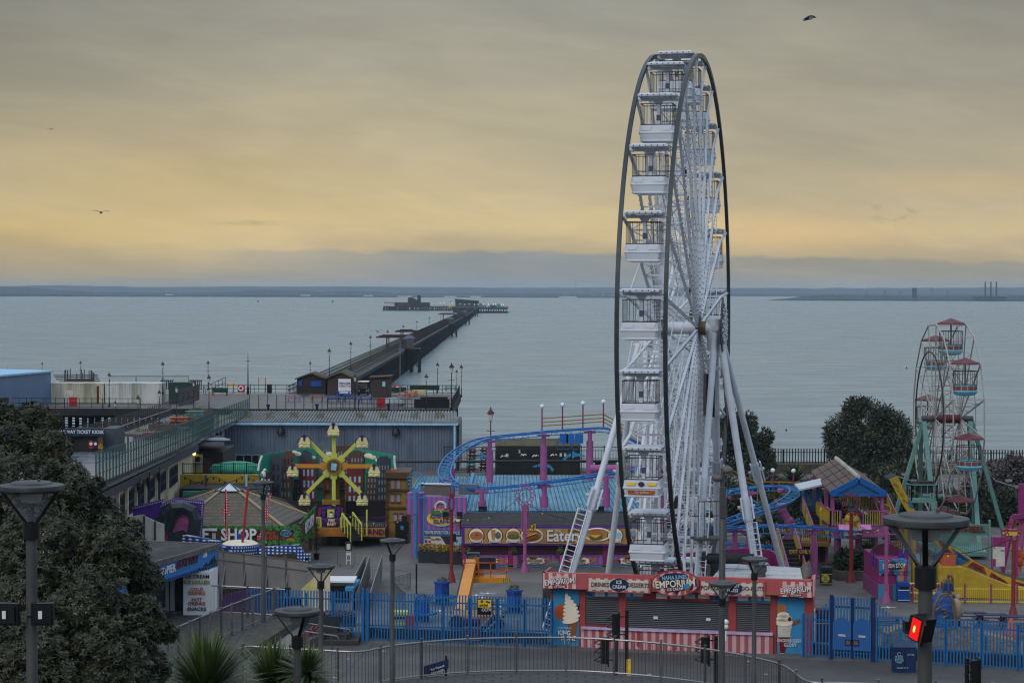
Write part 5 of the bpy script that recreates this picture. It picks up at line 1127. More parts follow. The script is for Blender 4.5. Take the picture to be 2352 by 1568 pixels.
def truck():
 c=P(1390,1085,203); t=th('pickup_truck','dark grey pickup truck parked behind the coaster column','pickup truck',(c.x,c.y,0)); T=MX.Translation((c.x,c.y,.0))@MX.Rotation(rad(-68),4,'Z')
 m=MB(); m.T=T
 m.prism([(-2.6,-.9,.5),(2.55,-.9,.5),(2.6,-.9,1.0),(1.2,-.9,1.15),(-2.6,-.9,1.15)][::-1],(0,1.8,0)); m.prism([(-.9,-.82,1.1),(1.25,-.82,1.1),(.6,-.74,1.72),(-.7,-.74,1.72)][::-1],(0,1.6,0)); m.build('body','shed_dark',t)
 m=MB(); m.T=T; m.prism([(1.19,-.72,1.16),(1.19,.62,1.16),(.66,.58,1.66),(.66,-.66,1.66)],(.03,0,.02)); m.build('windscreen','window_dark',t)
 m=MB(); m.T=T
 for s in(-.83,.79):m.prism([(-.75,s,1.2),(1.0,s,1.2),(.55,s,1.62),(-.6,s,1.62)],(0,.04,0))
 m.build('side_window','window_dark',t)
 for x in(-1.7,1.65):
  for s in(-.92,.72):m=MB(); m.T=T; m.cyl((x,s,.38),(x,s+.2,.38),.38,n=14); m.build('wheel','rubber',t)
 for s in(-.7,.65):m=MB(); m.T=T; m.box(2.57,2.62,s-.18,s+.18,.78,.95); m.build('headlight','pale_blue',t)
 m=MB(); m.T=T; m.box(2.56,2.64,-.45,.45,.7,.95); m.box(2.5,2.7,-.9,.9,.42,.62); m.build('grille','black',t)
truck()
palisade('sea_fence','tall black spiked fence along the sea wall on the right',P(1655,1083,209),P(2420,1087,209),2.55,.3,'black',posts=16,w=.11)
bar_fence('sea_fence','dark mesh fence along the sea wall behind the coaster',P(1020,1086,209.5),P(1650,1086,209.5),2.8,.3,'black',12,.016,rails=(.1,.55,.98))
m=MB(); a,b=P(1560,1090,210.5),P(2420,1092,210.5); m.hexa([V((a.x,207.5,0)),V((b.x,207.5,0)),V((b.x,211,0)),V((a.x,211,0)),V((a.x,207.5,1.)),V((b.x,207.5,1.)),V((b.x,211,1.)),V((a.x,211,1.))]); o=tag(m.build('sea_wall','coping',loc=(20,209,0)),'low concrete sea wall under the black fence','sea wall')
def heritage_lamp_proto():
 r=th('pier_lamp','black cast iron lamp','lamp post',(0,0,0),'black iron lamps along the pier')
 m=MB(); m.lathe([(.14,0),(.14,.25),(.07,.3),(.07,1.2),(.045,1.25),(.04,3.6)],(0,0,0),8); m.bar((-.3,0,2.9),(.3,0,2.9),.04); m.build('post','black',r,True)
 m=MB(); m.lathe([(.1,3.6),(.2,4.12)],(0,0,0),6); m.build('lantern','off_white',r); m=MB(); m.lathe([(.27,4.1),(.24,4.18),(.1,4.38),(.05,4.42),(.05,4.55),(0,4.6)],(0,0,0),6); m.lathe([(.05,3.55),(.12,3.6)],(0,0,0),6); m.build('lantern_cap','black',r)
 return r
PL=heritage_lamp_proto(); PL_used=[False]
def pier_lamp(label,p,h=None,grp=None,swap=None):
 s=(h/4.6) if h else 1.
 if not PL_used[0]:
  PL_used[0]=True; PL.location=p; PL.scale=(s,s,s); PL['label']=label; return PL
 return dup(PL,p,0,label,s,grp,swap)
bm=th('boom_lift','orange boom lift with its basket reaching up behind the blue fence','boom lift',G(1050,1470))
D0=113.
a,b=P(1048,1452,112.2),P(1083,1294,121)
m=MB(); m.bar(a,b,.62,.62); m.i=1; m.bar(a.lerp(b,.0)+V((-.42,.1,0)),b+V((-.35,.1,0)),.12,.4); m.build('boom',['boom_yellow','black'],bm)
m=MB(); c=P(1088,1275,121.6); m.bar(b-V((0,.1,.2)),c,.55,.5); m.box(c.x-.4,c.x+.35,c.y-.3,c.y+.5,c.z-.2,c.z+.15); m.build('knuckle','shed_dark',bm)
e=P(1110,1336,120); m=MB(); m.bar(P(1094,1280,121),P(1106,1330,120.5),.34,.3); m.bar(P(1093,1300,121),P(1100,1333,120.5),.2,.2); m.build('jib','boom_dark',bm)
bk=[P(x,1330,120.2) for x in(1065,1165)]
m=MB(); m.box(bk[0].x,bk[1].x,119.6,120.9,bk[0].z-.12,bk[0].z+.2); bs=m.build('basket','boom_yellow',bm)
m=MB(); zt_=P(1100,1289,120.2).z
for x in(bk[0].x+.05,bk[0].x+.9,bk[1].x-1.,bk[1].x-.05):
 for y in(119.65,120.85):m.bar((x,y,bk[0].z),(x,y,zt_),.06)
for z in(zt_,lerp(bk[0].z,zt_,.5)):
 for y in(119.65,120.85):m.bar((bk[0].x,y,z),(bk[1].x,y,z),.06)
 for x in(bk[0].x,bk[1].x):m.bar((x,119.65,z),(x,120.85,z),.06)
m.build('basket_rail','orange',bs)
q=P(1120,1284,120); m=MB(); m.box(q.x-.5,q.x+.5,q.y-.2,q.y+.2,q.z-.55,q.z+.15); m.build('control_console','shed_dark',bm)
m=MB(); q=P(1164,1333,119.5); m.box(q.x-.25,q.x+.2,q.y-.02,q.y,q.z-.12,q.z+.18); m.build('hazard_plate','hazard',bs)
q=P(1090,1458,111); m=MB(); m.box(q.x-1.3,q.x+1.5,q.y-.2,q.y+2.,.3,.85); m.build('chassis','boom_dark',bm)
for x in(-1.,1.2):
 for y in(-.4,1.9):m=MB(); m.cyl((q.x+x,q.y+y,.45),(q.x+x,q.y+y+.3,.45),.45,n=14); m.build('wheel','rubber',bm)
def leaves(m,c,r,n,s,out=.75,aspect=.45,droop=0.,shell=.55,clump=0):
 c=V(c); cl=[V((RD.gauss(0,1),RD.gauss(0,1),RD.gauss(0,1))).normalized() for _ in range(clump)] if clump else None
 for _ in range(n):
  if cl and RD.random()<.8:
   b=RD.choice(cl); e=(b+V((RD.gauss(0,1),RD.gauss(0,1),RD.gauss(0,1)))*.22).normalized()
  else:e=V((RD.gauss(0,1),RD.gauss(0,1),RD.gauss(0,1))).normalized()
  k=shell+(1-shell)*RD.random()
  p=c+V((e.x*r[0],e.y*r[1],e.z*r[2]))*k*RD.uniform(.9,1.06)
  d=(e*out+V((RD.gauss(0,1),RD.gauss(0,1),RD.gauss(0,1)-droop))*.6).normalized(); w=d.cross(V((RD.gauss(0,1),RD.gauss(0,1),RD.gauss(0,1)))).normalized()
  L_=s*RD.uniform(.7,1.35); a=w*L_*aspect/2
  m.add([p,p+d*L_*.45+a,p+d*L_,p+d*L_*.45-a],[(0,1,2,3)])
def tree(label,base,lobes,s,mat,trunk,name='tree',cat='tree',grp=None,r0=.22,**k):
 t=th(name,label,cat,base,grp)
 m=MB()
 for(c,r,n) in lobes:leaves(m,c,r,n,s,**k)
 m.build('crown',mat,t)
 m=MB()
 for pth in trunk:m.tube(spline(pth,4),r0,7,True,r0*.25)
 m.build('trunk','leaf_stem',t,True)
 return t
def pl(x,y,d,rpx,n,ry=1.,depth=1.):
 return(P(x,y,d),(rpx/F*d,rpx/F*d*depth,rpx*ry/F*d),n)
b=V((P(1990,1090,197).x,197,0))
tree('big round dark evergreen tree before the black sea fence',b,[pl(1996,975,197,66,8200,.95),pl(1942,1005,196,50,5200,1.2),pl(2048,1000,196,52,5200,1.2),pl(1990,1040,195,62,6200,.9),pl(1970,935,197,34,1500,.7),pl(2070,1035,196,30,1400),pl(1950,1060,195,40,1800),pl(2045,1060,195,44,2200,1.1),pl(2000,1098,194,50,2000,.8),pl(2065,990,197,30,900,1.3),pl(1925,1030,197,28,900,1.4)],.36,'leaf_dark',[[b,P(1988,1040,196),P(1996,975,197)],[P(1988,1060,196),P(1950,1030,196),P(1935,1000,196)],[P(1988,1050,196),P(2030,1010,196),P(2050,980,196)]],clump=26,droop=.5,aspect=.35,r0=.35)
b=V((P(1700,1090,192).x,192,0))
tree('feathery dark tree rising behind the right legs of the wheel',b,[pl(1690,985,192,30,1300,1.2),pl(1705,1010,192,40,2400,1.1),pl(1685,1050,192,45,2600),pl(1715,975,193,20,500,1.6),pl(1672,960,193,16,400,1.4),pl(1730,1050,191,26,900,1.1)],.5,'leaf_dark',[[b,P(1698,1040,192),P(1695,980,192)]],clump=18,droop=-.4,aspect=.35,r0=.2)
b=V((P(1745,1092,190).x,190,0))
tree('small dark bushy tree right of the feathery one by the wheel legs',b,[pl(1748,1030,190,26,1300,1.2),pl(1745,1062,190,34,1800),pl(1760,1005,190,14,400,1.5),pl(1728,1085,189,30,1000,.8)],.45,'leaf_dark',[[b,P(1745,1050,190),P(1750,1015,190)]],clump=14,aspect=.35,r0=.14)
b=V((P(1660,1180,150).x,150,0))
tree('dark shrubby tree behind the blue coaster loop',b,[pl(1668,1150,151,40,1500),pl(1700,1175,150,40,1400,.9),pl(1640,1190,149,40,1200)],.35,'leaf_dark',[[b,P(1662,1160,150),P(1670,1130,151)]],clump=12,r0=.12)
def bush(label,items,s,mat,grp=None,clump=10,**k):
 c=items[0][0]; t=th('shrub',label,'shrub',(c.x,c.y,0),grp); m=MB()
 for(c,r,n) in items:leaves(m,c,r,n,s,clump=clump,**k)
 m.build('foliage',mat,t); m=MB(); c=items[0][0]
 for e in(-.3,0,.3):m.tube([(c.x+e,c.y,0),c+V((e*1.5,0,0))],.05,5)
 m.build('stem','leaf_stem',t); return t
bush('green clipped shrub inside the coaster loop, left of the bent columns',[pl(1785,1152,146,26,900,.8),pl(1768,1170,145,26,700,.8),pl(1795,1185,144,30,800,.8)],.26,'leaf_green')
bush('green clipped shrub between the bent pink columns and the glass booth',[pl(1830,1165,145,22,900,1.1),pl(1818,1150,145,18,600),pl(1838,1190,144,24,700)],.26,'leaf_green')
bush('low shrub under the lower coaster track',[pl(1770,1205,143,34,900,.6),pl(1800,1230,142,34,800,.6),pl(1745,1225,142,30,700,.8)],.28,'leaf_dark')
bush('dense dark shrub in the timber planter under the coaster station',[pl(1945,1285,133,26,1300,1.1),pl(1970,1290,133,30,1500),pl(1932,1300,132,20,700),pl(1990,1285,134,22,800)],.26,'leaf_dark')
bush('dark hedge behind the right stairs of the coaster station',[pl(2045,1130,160,44,1800,1.2),pl(2080,1170,158,40,1400),pl(2030,1180,157,34,1000)],.4,'leaf_dark')
bush('green shrub in front of the dark hedge near the big wheel',[pl(2060,1160,152,26,900,.8),pl(2045,1170,151,22,700)],.3,'leaf_green')
for i,(x,y,r,n,lab) in enumerate(((2270,1100,46,2600,'grey brown bramble bush right of the big wheel legs, nearest them'),(2330,1095,50,3000,'grey brown bramble bush at the right edge below the sea fence'),(2250,1160,42,1800,'dark bramble bush behind the big wheel sign'),(2310,1165,50,2400,'dark bramble bush behind the pink ride at the right edge'))):
 bush(lab,[pl(x,y,172-i*3,r,n,.95),pl(x+30,y+14,172-i*3,r*.8,n//2),pl(x-28,y+20,171-i*3,r*.7,n//2)],.36,'leaf_grey' if i<2 else 'leaf_dark','brambles right of the big wheel',20)
for i,(x,y,d,r,lab) in enumerate(((2120,1150,166,46,'dark hedge bush behind the mint platform of the smaller wheel'),(2190,1160,165,50,'dark hedge bush seen through the smaller wheel'),(2085,1085,186,40,'dark bush against the sea fence left of the smaller wheel'),(1640,1120,186,46,'dark bush behind the wheel legs and coaster'),(1880,1130,180,44,'dark bush behind the glass operator booth'),(1760,1120,172,46,'dark bush behind the feathery tree by the loop'),(1590,1160,158,46,'dark bush behind the tall wheel base'))):bush(lab,[pl(x,y,d,r,1500,.8),pl(x+36,y+12,d,r*.8,900),pl(x-34,y+14,d-1,r*.8,900)],.38,'leaf_dark','dark bushes behind the rides',14)
def spiky(label,c,r,n,w=.05,mat='leaf_spike',trunk=0.,name='spiky_plant',cat='plant',grp=None,up=.55,z0=0.):
 t=th(name,label,cat,(c[0],c[1],z0),grp); m=MB(); c=V(c)
 for _ in range(n):
  a=RD.random()*2*PI; el_=math.asin(max(-.5,min(.999,RD.uniform(-.35,1.) if trunk else RD.uniform(.05,1.)))); d=V((cos(a)*cos(el_),sin(a)*cos(el_),sin(el_))); L_=r*RD.uniform(.75,1.1)
  s=d.cross(Z).normalized()*w*RD.uniform(.7,1.2); dr=RD.uniform(.02,.22)*(1.2-d.z)
  p0=c; p1=c+d*L_*.35; p2=c+d*L_*.72-Z*L_*dr*.35; p3=c+d*L_-Z*L_*dr
  m.add([p0-s*.5,p0+s*.5,p1-s,p1+s,p2-s*.8,p2+s*.8,p3],[(0,1,3,2),(2,3,5,4),(4,5,6)])
 m.build('leaf_head',mat,t)
 if trunk:
  m=MB(); m.tube([c-Z*trunk,c],.09,8); m.build('trunk','leaf_stem',t,True)
 return t
spiky('wide spiky flax plant between the globe lamps and the sea fence',P(1825,1105,160),1.75,260,.05,'leaf_green')
spiky('palm leaves arching above the planter under the coaster station',P(1992,1268,134),1.25,150,.05,'leaf_green')
CORD='cordyline palms in front of the terrace'
for x,y,d,r,n,tr,lab in((472,1590,42,1.45,1300,1.6,'broad spiky palm head at the bottom left, leftmost of three'),(628,1572,45,1.2,1000,1.6,'spiky palm head at the bottom, middle of three'),(706,1548,44,.85,330,1.8,'slender spiky palm with a bare trunk, rightmost of three')):
 c=P(x,y,d); spiky(lab,c,r,n,.021,'leaf_spike',tr,'cordyline_palm','palm',CORD,z0=c.z-tr)
def whorls(m,c,r,n,s):
 c=V(c)
 for _ in range(n):
  e=V((RD.gauss(0,1),RD.gauss(0,1),RD.gauss(0,1))).normalized(); k=RD.uniform(.62,1.05)
  if e.y>.45:continue
  nz=.82+.3*NZ.noise(e*2.3+c)
  p=c+V((e.x*r[0],e.y*r[1],e.z*r[2]))*k*nz; ax=(e+V((RD.gauss(0,.4),RD.gauss(0,.4),.5+RD.gauss(0,.4)))).normalized()
  u=ax.cross(V((.3,.2,1))).normalized(); v=ax.cross(u)
  for j in range(RD.randint(5,7)):
   a=j*2*PI/6+RD.random()*.6; d=(u*cos(a)+v*sin(a)+ax*RD.uniform(.1,.7)).normalized(); w=ax.cross(d).normalized()*s*.17; L_=s*RD.uniform(.7,1.2); q=p-ax*RD.random()*s*.5
   m.add([q,q+d*L_*.5+w,q+d*L_-ax*s*.1,q+d*L_*.5-w],[(0,1,2,3)])
bt=th('broadleaf_tree','large dark broadleaf tree filling the lower left corner','tree',(-8.2,33,6.))
m=MB()
for x,y,d,r,n in((30,1010,34,72,850),(-40,1010,34,60,400),(118,1035,33.5,58,700),(30,1130,33,120,1500),(150,1120,32.5,78,1100),(232,1185,33,58,700),(90,1240,32,140,1900),(260,1270,31.6,92,1400),(330,1330,32,54,600),(40,1370,31,130,1500),(200,1400,30.6,120,1700),(320,1430,31,75,1000),(90,1500,30,140,1500),(250,1520,30,120,1500),(350,1530,30.5,50,500),(120,1600,29.5,140,900),(300,1600,30,100,700),(125,968,34,22,110),(78,955,34.5,40,260),(12,955,34,40,220),(268,1235,32.5,46,300),(312,1210,32.5,22,90),(225,1110,33,18,70),(385,1452,31,26,130)):
 c,rr,n=pl(x,y,d,r,n); whorls(m,c,rr*1.if 0 else rr,int(n*1.7),.088)
m.build('crown','leaf_tree',bt)
m=MB(); b=V((-8.2,33,6))
for q in((40,1130),(170,1120),(90,1300),(260,1290),(330,1440),(130,1030),(60,1500)):m.tube(spline([b,P(130,1620,33),P(lerp(130,q[0],.5),lerp(1620,q[1],.5),33),P(*q,33)],4),.12,7,True,.03)
m.build('trunk','leaf_stem',bt,True)
st=th('coaster_station','coaster station with a brown gable roof, blue boarding and pink posts','station',G(1968,1308))
rf_,rb_=P(1972,1096,134.6),P(1920,1052,150); lf_,lb_=P(1907,1129,134.6),P(1863,1081,150); rr_,rbb=P(2034,1129,134.6),P(1978,1084,150)
m=MB(); m.hexa([lf_-Z*.15,rf_-Z*.15,rb_-Z*.15,lb_-Z*.15,lf_,rf_,rb_,lb_]); m.hexa([rf_-Z*.15,rr_-Z*.15,rbb-Z*.15,rb_-Z*.15,rf_,rr_,rbb,rb_]); r_=m.build('roof','roof_tile',st)
m=MB(); n=26
for k in range(n):a=rf_.lerp(rb_,k/n); c=rf_.lerp(rb_,(k+.92)/n); m.cyl(a+Z*.03,c+Z*.03,.17,.14,8)
m.build('ridge_tiles','off_white',r_,True)
m=MB()
for k in(.25,.5,.75):
 a,c=lf_.lerp(rf_,k),lb_.lerp(rb_,k); m.bar(a+Z*.015,c+Z*.015,.04,.03)
 a,c=lf_.lerp(lb_,k),rf_.lerp(rb_,k); m.bar(a+Z*.015,c+Z*.015,.04,.03)
m.build('roof_seams','stair_dark',r_)
m=MB(); f=V((0,-.12,0)); m.prism([lf_+V((.1,0,-.1))+f,rr_+V((-.1,0,-.1))+f,rf_+V((0,0,-.12))+f],(0,.1,0)); g_=m.build('gable','gable_boards',st)
m=MB()
for a,c in((lf_,rf_),(rr_,rf_)):m.bar(a+f*1.6-Z*.12,c+f*1.6-Z*.12,.1,.38,V((0,1,0)).cross(c-a))
m.bar(lf_+f*1.7-Z*.2,rr_+f*1.7-Z*.2,.1,.14); m.build('barge_board','coaster_blue',g_)
zp=P(1968,1208,134.6).z
for x,d in((1912,134.8),(2026,134.8),(1898,139),(2010,139),(1870,149),(1985,149),(1882,144),(1997,144)):
 q=P(x,1180,d); m=MB(); m.box(q.x-.12,q.x+.12,d-.12,d+.12,zp if d<136 else zp-.2,lerp(lf_.z,lb_.z,(d-134.6)/15.4)-.1); m.build('post','pink',st)
xa,xb=P(1907,1208,134.6).x,P(2031,1208,134.6).x; xs0,xs1=P(1936,1208,134.6).x,P(1979,1208,134.6).x
m=MB(); m.box(xa,xs0,134.5,150,zp-.2,zp); m.box(xs1,xb,134.5,150,zp-.2,zp); m.build('platform','stairs_grey',st)
m=MB(); m.box(xa,xs0,134.3,134.5,zp-.7,zp-.01); m.box(xs1,xb,134.3,134.5,zp-.7,zp-.01); m.box(xa+.5,xb-.5,134.9,135.1,zp-.9,zp-.72); m.build('platform_beam','pink',st)
for x in(1926,2011,1975):q=P(x,1240,135); m=MB(); m.cyl((q.x,135.4,0),(q.x,135.4,zp-.7),.24,n=12); m.build('column','pink',st,True)
m=MB()
for x in(1937,1983):q=P(x,1206,134.4); m.prism([q+V((-.35,-.1,.05)),q+V((.5,-.1,.05)),q+V((.5,-.35,-.25)),q+V((-.35,-.35,-.25))],(0,.05,.03))
m.build('flap','pink_light',st)
def rail_box(par,pts,h,step,bar_mat,frame_mat,nm='guard_rail'):
 m=MB()
 for a,b in zip(pts,pts[1:]):m.bar(a+Z*h,b+Z*h,.07); m.bar(a+Z*.08,b+Z*.08,.06); m.bar(a,a+Z*h,.08); m.bar(b,b+Z*h,.08)
 f=m.build(nm,frame_mat,par); m=MB();
 along(pts,step,lambda p,d,k:m.bar(p+Z*.08,p+Z*h,.035)); m.build('bars',bar_mat,f); return f
for a,b in((xa,xs0-.15),(xs1+.1,xb)):rail_box(st,[V((a,134.6,zp)),V((b,134.6,zp))],1.05,.16,'yellow','pink')
rail_box(st,[V((xa,134.6,zp)),V((xa,141,zp))],1.05,.3,'yellow','pink')
m=MB()
for k in range(12):
 a=V((xs1+.25,135.5+k*1.0,zp)); m.bar(a,a+Z*1.1,.05); m.bar(a+Z*1.1,a+V((.45,0,1.1)),.05)
m.build('queue_barrier','chrome',st)
m=MB()
for k in range(14):a=V((xs1+2.2-k*.06,136+k*.9,zp)); b=a+V((0,.9,.18 if k>6 else 0)); m.bar(a+Z*.6,b+Z*.6,.06,1.2)
m.build('yellow_panel','yellow',st)
def flight(par,top,bot,w,n=12,sd='yellow',rl='pink'):
 d=bot-top; h=V((d.x,d.y,0)).normalized(); s=h.cross(Z)*(w/2); m=MB()
 for i in range(n):
  a=top.lerp(bot,i/n); b=top.lerp(bot,(i+1)/n); m.hexa([a-s-Z*.3,a+s-Z*.3,V((b.x,b.y,a.z))+s-Z*.3,V((b.x,b.y,a.z))-s-Z*.3,a-s,a+s,V((b.x,b.y,a.z))+s,V((b.x,b.y,a.z))-s])
 f=m.build('stair_flight','stair_dark',par)
 m=MB()
 for k in(-1,1):
  o=s*k*1.06; q=s.normalized()*.03; m.hexa([top+o-q,top+o+q,bot+o+q,bot+o-q,top+o-q+Z*.95,top+o+q+Z*.95,bot+o+q+Z*.95,bot+o-q+Z*.95])
 m.build('side_panel',sd,f); m=MB()
 for k in(-1,1):
  o=s*k*1.06; m.bar(top+o+Z*1.02,bot+o+Z*1.02,.09,.12)
  for j in range(4):q=top.lerp(bot,j/3); m.bar(q+o*1.04-Z*.2,q+o*1.04+Z*1.,.07)
 m.build('handrail',rl,f); return f
zl=2.05
flight(st,P(1862,1172,141.5),P(1887,1240,136.6),1.1,9)
flight(st,P(1803,1236,136.6),P(1834,1346,129.2),1.1,12)
x0,x1=P(1788,1243,136.5).x,P(1902,1243,136.5).x; zl=P(1850,1244,136).z
m=MB(); m.box(x0+1.2,x1,135.6,138.5,zl-.25,zl); m.build('landing','tan_wall',st)
rail_box(st,[V((x0+1.4,135.7,zl)),V((x1,135.7,zl)),V((x1,138.4,zl))],1.15,.14,'yellow','pink')
m=MB(); m.box(x0+1.5,x1-.2,136.6,136.7,.4,zl-.3); m.build('trellis','trellis',st)
for x in(1842,1898):q=P(x,1280,136.4); m=MB(); m.box(q.x-.1,q.x+.1,136.3,136.5,0,zl); m.build('post','pink',st)
flight(st,P(2019,1168,140),P(2062,1262,135),1.1,14)
m=MB(); q0,q1=P(2044,1275,134),P(2088,1275,134); m.box(q0.x,q1.x,133.6,136,q0.z-.2,q0.z); m.build('landing','tan_wall',st); rail_box(st,[V((q0.x,133.7,q0.z)),V((q1.x,133.7,q0.z))],1.,.14,'yellow','pink')
for x,y,t_,w in((1837,1266,'EXIT ONLY',19),(1801,1217.5,'ONLY!',12)):
 d=131.5 if x>1810 else 136.2; a,b=P(x-w,y,d),P(x+w,y,d); t=th('exit_sign','purple exit sign with yellow letters %s'%('on a dark post at the foot of the stairs' if x>1810 else 'across the head of the lower stairs'),'sign',((a.x+b.x)/2,d,0))
 m=MB(); m.box(a.x,b.x,d-.06,d,a.z-.2,a.z+.2); m.build('board','deep_magenta',t); txt(t_,V(((a.x+b.x)/2,d-.08,a.z)),(1,0,0),Z,.24,'yellow',t,.85,.8)
 m=MB()
 if x>1810:m.box(b.x-.5,b.x-.15,d+.02,d+.2,0,a.z-.1)
 else:m.box(a.x,a.x+.1,d+.02,d+.12,0,a.z)
 m.build('post','black' if x>1810 else 'pink',t)
q=P(1866,1158,141); t=th('operator_booth','blue glazed operator booth with a pale sloping roof beside the station','booth',(q.x,142,0))
m=MB(); x0,x1=P(1846,1150,141).x,P(1888,1150,141).x; z0_,z1_=P(1866,1172,141).z,P(1866,1122,141).z
for x in(x0,x1-.12):
 for y in(141,142.8):m.box(x,x+.12,y,y+.12,0,z1_)
m.box(x0,x1,141,142.9,z0_-.2,z0_+.35); m.build('frame','teal_dark',t)
m=MB(); m.box(x0+.1,x1-.1,141.03,141.07,z0_+.35,z1_-.05); m.box(x0+.03,x0+.07,141.1,142.8,z0_+.35,z1_-.05); m.build('glass','glass_blue',t)
m=MB(); m.hexa([(x0-.35,140.6,z1_-.12),(x1+.2,140.6,z1_+.3),(x1+.2,143.2,z1_+.42),(x0-.35,143.2,z1_),(x0-.35,140.6,z1_),(x1+.2,140.6,z1_+.42),(x1+.2,143.2,z1_+.54),(x0-.35,143.2,z1_+.12)]); m.build('roof','roof_panel',t)
m=MB(); q=P(1896,1192,138.5); m.box(q.x-.35,q.x+.35,138.2,138.9,q.z-.6,q.z+.6); m.prism([q+V((-.38,-.35,.6)),q+V((.38,-.35,.6)),q+V((.2,-.35,.85)),q+V((-.3,-.35,.8))],(0,.7,0)); tag(m.build('platform_locker','yellow',loc=(q.x,q.y,q.z-.6)),'yellow locker on the stairs landing beside the station','locker')
tr=th('coaster_train','yellow bug shaped coaster train waiting in the station','coaster train',P(1956,1208,135))
c=P(1957,1192,135.3); m=MB(); m.ball(c,.52,16,10,(1.,1.1,.95)); m.box(c.x-.5,c.x+.5,134.9,136.4,c.z-.55,c.z-.1); nose=m.build('front_car','yellow',tr,True)
m=MB()
for k in(0,.22):m.tube([c+V((.55*cos(a)*.96,-.6*sin(a)*.96,-.08-k)) for a in[PI*j/12 for j in range(13)]],.035,5)
m.build('stripe','red',nose)
m=MB(); q=c+V((.12,-.5,.42)); m.ball(q,.1,8,6); m.prism([q,q+V((.5,.1,.12)),q+V((.52,.1,-.06))],(0,.08,0)); m.prism([q,q+V((.1,.1,-.4)),q+V((-.1,.1,-.35))],(0,.08,0)); m.build('red_bow','red',nose)
m=MB(); m.ball(c+V((.12,.5,.6)),.36,12,8,(1,1,.8)); m.build('blue_cap','sky_blue_dk',nose)
for k in range(7):
 q=c+V((.0-.06*k,1.6+1.45*k,-.1)); m=MB(); m.box(q.x-.5,q.x+.5,q.y-.6,q.y+.6,q.z-.35,q.z-.05); m.box(q.x-.45,q.x+.45,q.y+.35,q.y+.5,q.z-.05,q.z+.6); m.tube([q+V((-.42,-.1,.1)),q+V((-.42,.1,.5)),q+V((.42,.1,.5)),q+V((.42,-.1,.1))],.04,5); m.i=1; m.box(q.x-.56,q.x+.56,q.y-.62,q.y+.62,q.z-.42,q.z-.34); m.build('car',['black','orange'],tr)
q=P(1910,1134,146.5); m=MB(); m.ball(q,.6,12,8,(1.1,1,.7)); m.i=1; m.ball(q-Z*.45,.62,12,8,(1.1,1,.6)); m.build('rear_car',['navy_paint','yellow'],tr,True)
sk=th('slush_kiosk','striped pink and blue slush kiosk with an arched top','kiosk',G(2050,1376))
x0,x1=P(2016,1376,122.7).x,P(2085,1376,122.7).x; zt_=P(2050,1283,122.7).z
m=MB(); m.box(x0,x1,122.7,127.6,0,zt_); m.build('body','magenta',sk)
m=MB(); m.box(x0-.03,x1+.03,122.62,122.7,0,.95); m.box(x0-.06,x0,122.65,127.6,0,.95); m.build('lower_stripes','stripe_slush',sk)
m=MB(); m.box(x0+1.15,x1+.03,122.6,122.68,.95,1.75); m.build('door_stripes','stripe_slush',sk)
m=MB()
for k in range(6):a=x0+k*(x1-x0)/6; m.prism([(a,122.5,zt_-.7),(a+.3,122.5,zt_-.7),(a+.3,122.5,zt_-.85),(a+.15,122.5,zt_-.95),(a,122.5,zt_-.85)][::-1],(0,.1,0))
m.box(x0,x1,122.4,122.62,zt_-.72,zt_-.05); m.build('awning','stripe_slush',sk)
m=MB(); n=16; cx=(x0+x1)/2-.1; m.prism([(cx+1.0*cos(PI*k/n),124.5,zt_+.75*sin(PI*k/n)) for k in range(n+1)],(0,.15,0)); m.build('arch','deep_magenta',sk)
m=MB()
for xx in(x1-.35,x1-.05):m.prism([(xx-.18,123.2,zt_-.1),(xx+.18,123.2,zt_-.1),(xx+.14,123.2,zt_+.3),(xx,123.2,zt_+.6),(xx-.14,123.2,zt_+.3)],(0,.08,0))
for yy in(123.2,124.2):m.prism([(x0-.1,yy,zt_-.6),(x0-.1,yy+.5,zt_-.6),(x0-.1,yy+.4,zt_),(x0-.1,yy+.25,zt_+.2),(x0-.1,yy+.1,zt_)],(.06,0,0))
m.build('cutout','purple',sk)
q=V(((x0+x1)/2,122.36,zt_-.38)); m=MB(); m.prism([q+V((.62*cos(2*PI*k/20),0,.24*sin(2*PI*k/20))) for k in range(20)],(0,.06,0)); sp_=m.build('sign','navy_paint',sk); txt('SLUSH STOP',q+V((0,-.04,0)),(1,0,.05),Z,.26,'cream',sp_,.72,1.6)
m=MB()
for k in range(9):a=q+V((RD.uniform(-.1,.9),.05,.2+RD.uniform(0,.25))); m.ball(a,.12,7,5,(1.3,.5,.8))
m.build('splash','sky_blue',sk)
m=MB(); m.box(x0+.08,x0+.2,122.66,122.69,1.5,1.65); m.build('notice','white_paint',sk)
def bin_(label,x,y,mat,d=None,w=.72,h=1.18,band='white_paint'):
 q=G(x,y); t=th('litter_bin',label,'bin',q,'lidded litter bins'); m=MB(); m.T=MX.Translation(q); w2=w/2
 m.box(-w2,w2,-.3,.3,.05,h*.86); m.build('body',mat,t); m=MB(); m.T=MX.Translation(q); m.prism([(-w2-.03,-.34,h*.86),(w2+.03,-.34,h*.86),(w2-.02,-.34,h),(-w2+.02,-.34,h)],(0,.68,0)); m.build('lid',mat,t)
 m=MB(); m.T=MX.Translation(q); m.box(-w2*.75,w2*.75,-.31,-.3,h*.68,h*.8); m.build('opening','black',t); m=MB(); m.T=MX.Translation(q); m.box(-w2-.01,w2+.01,-.312,-.3,h*.6,h*.63); m.box(-w2-.01,w2+.01,-.312,-.3,.1,.13); m.build('band',band,t); return t,q
bin_('blue litter bin against the slush kiosk',2074,1380,'royal_blue')
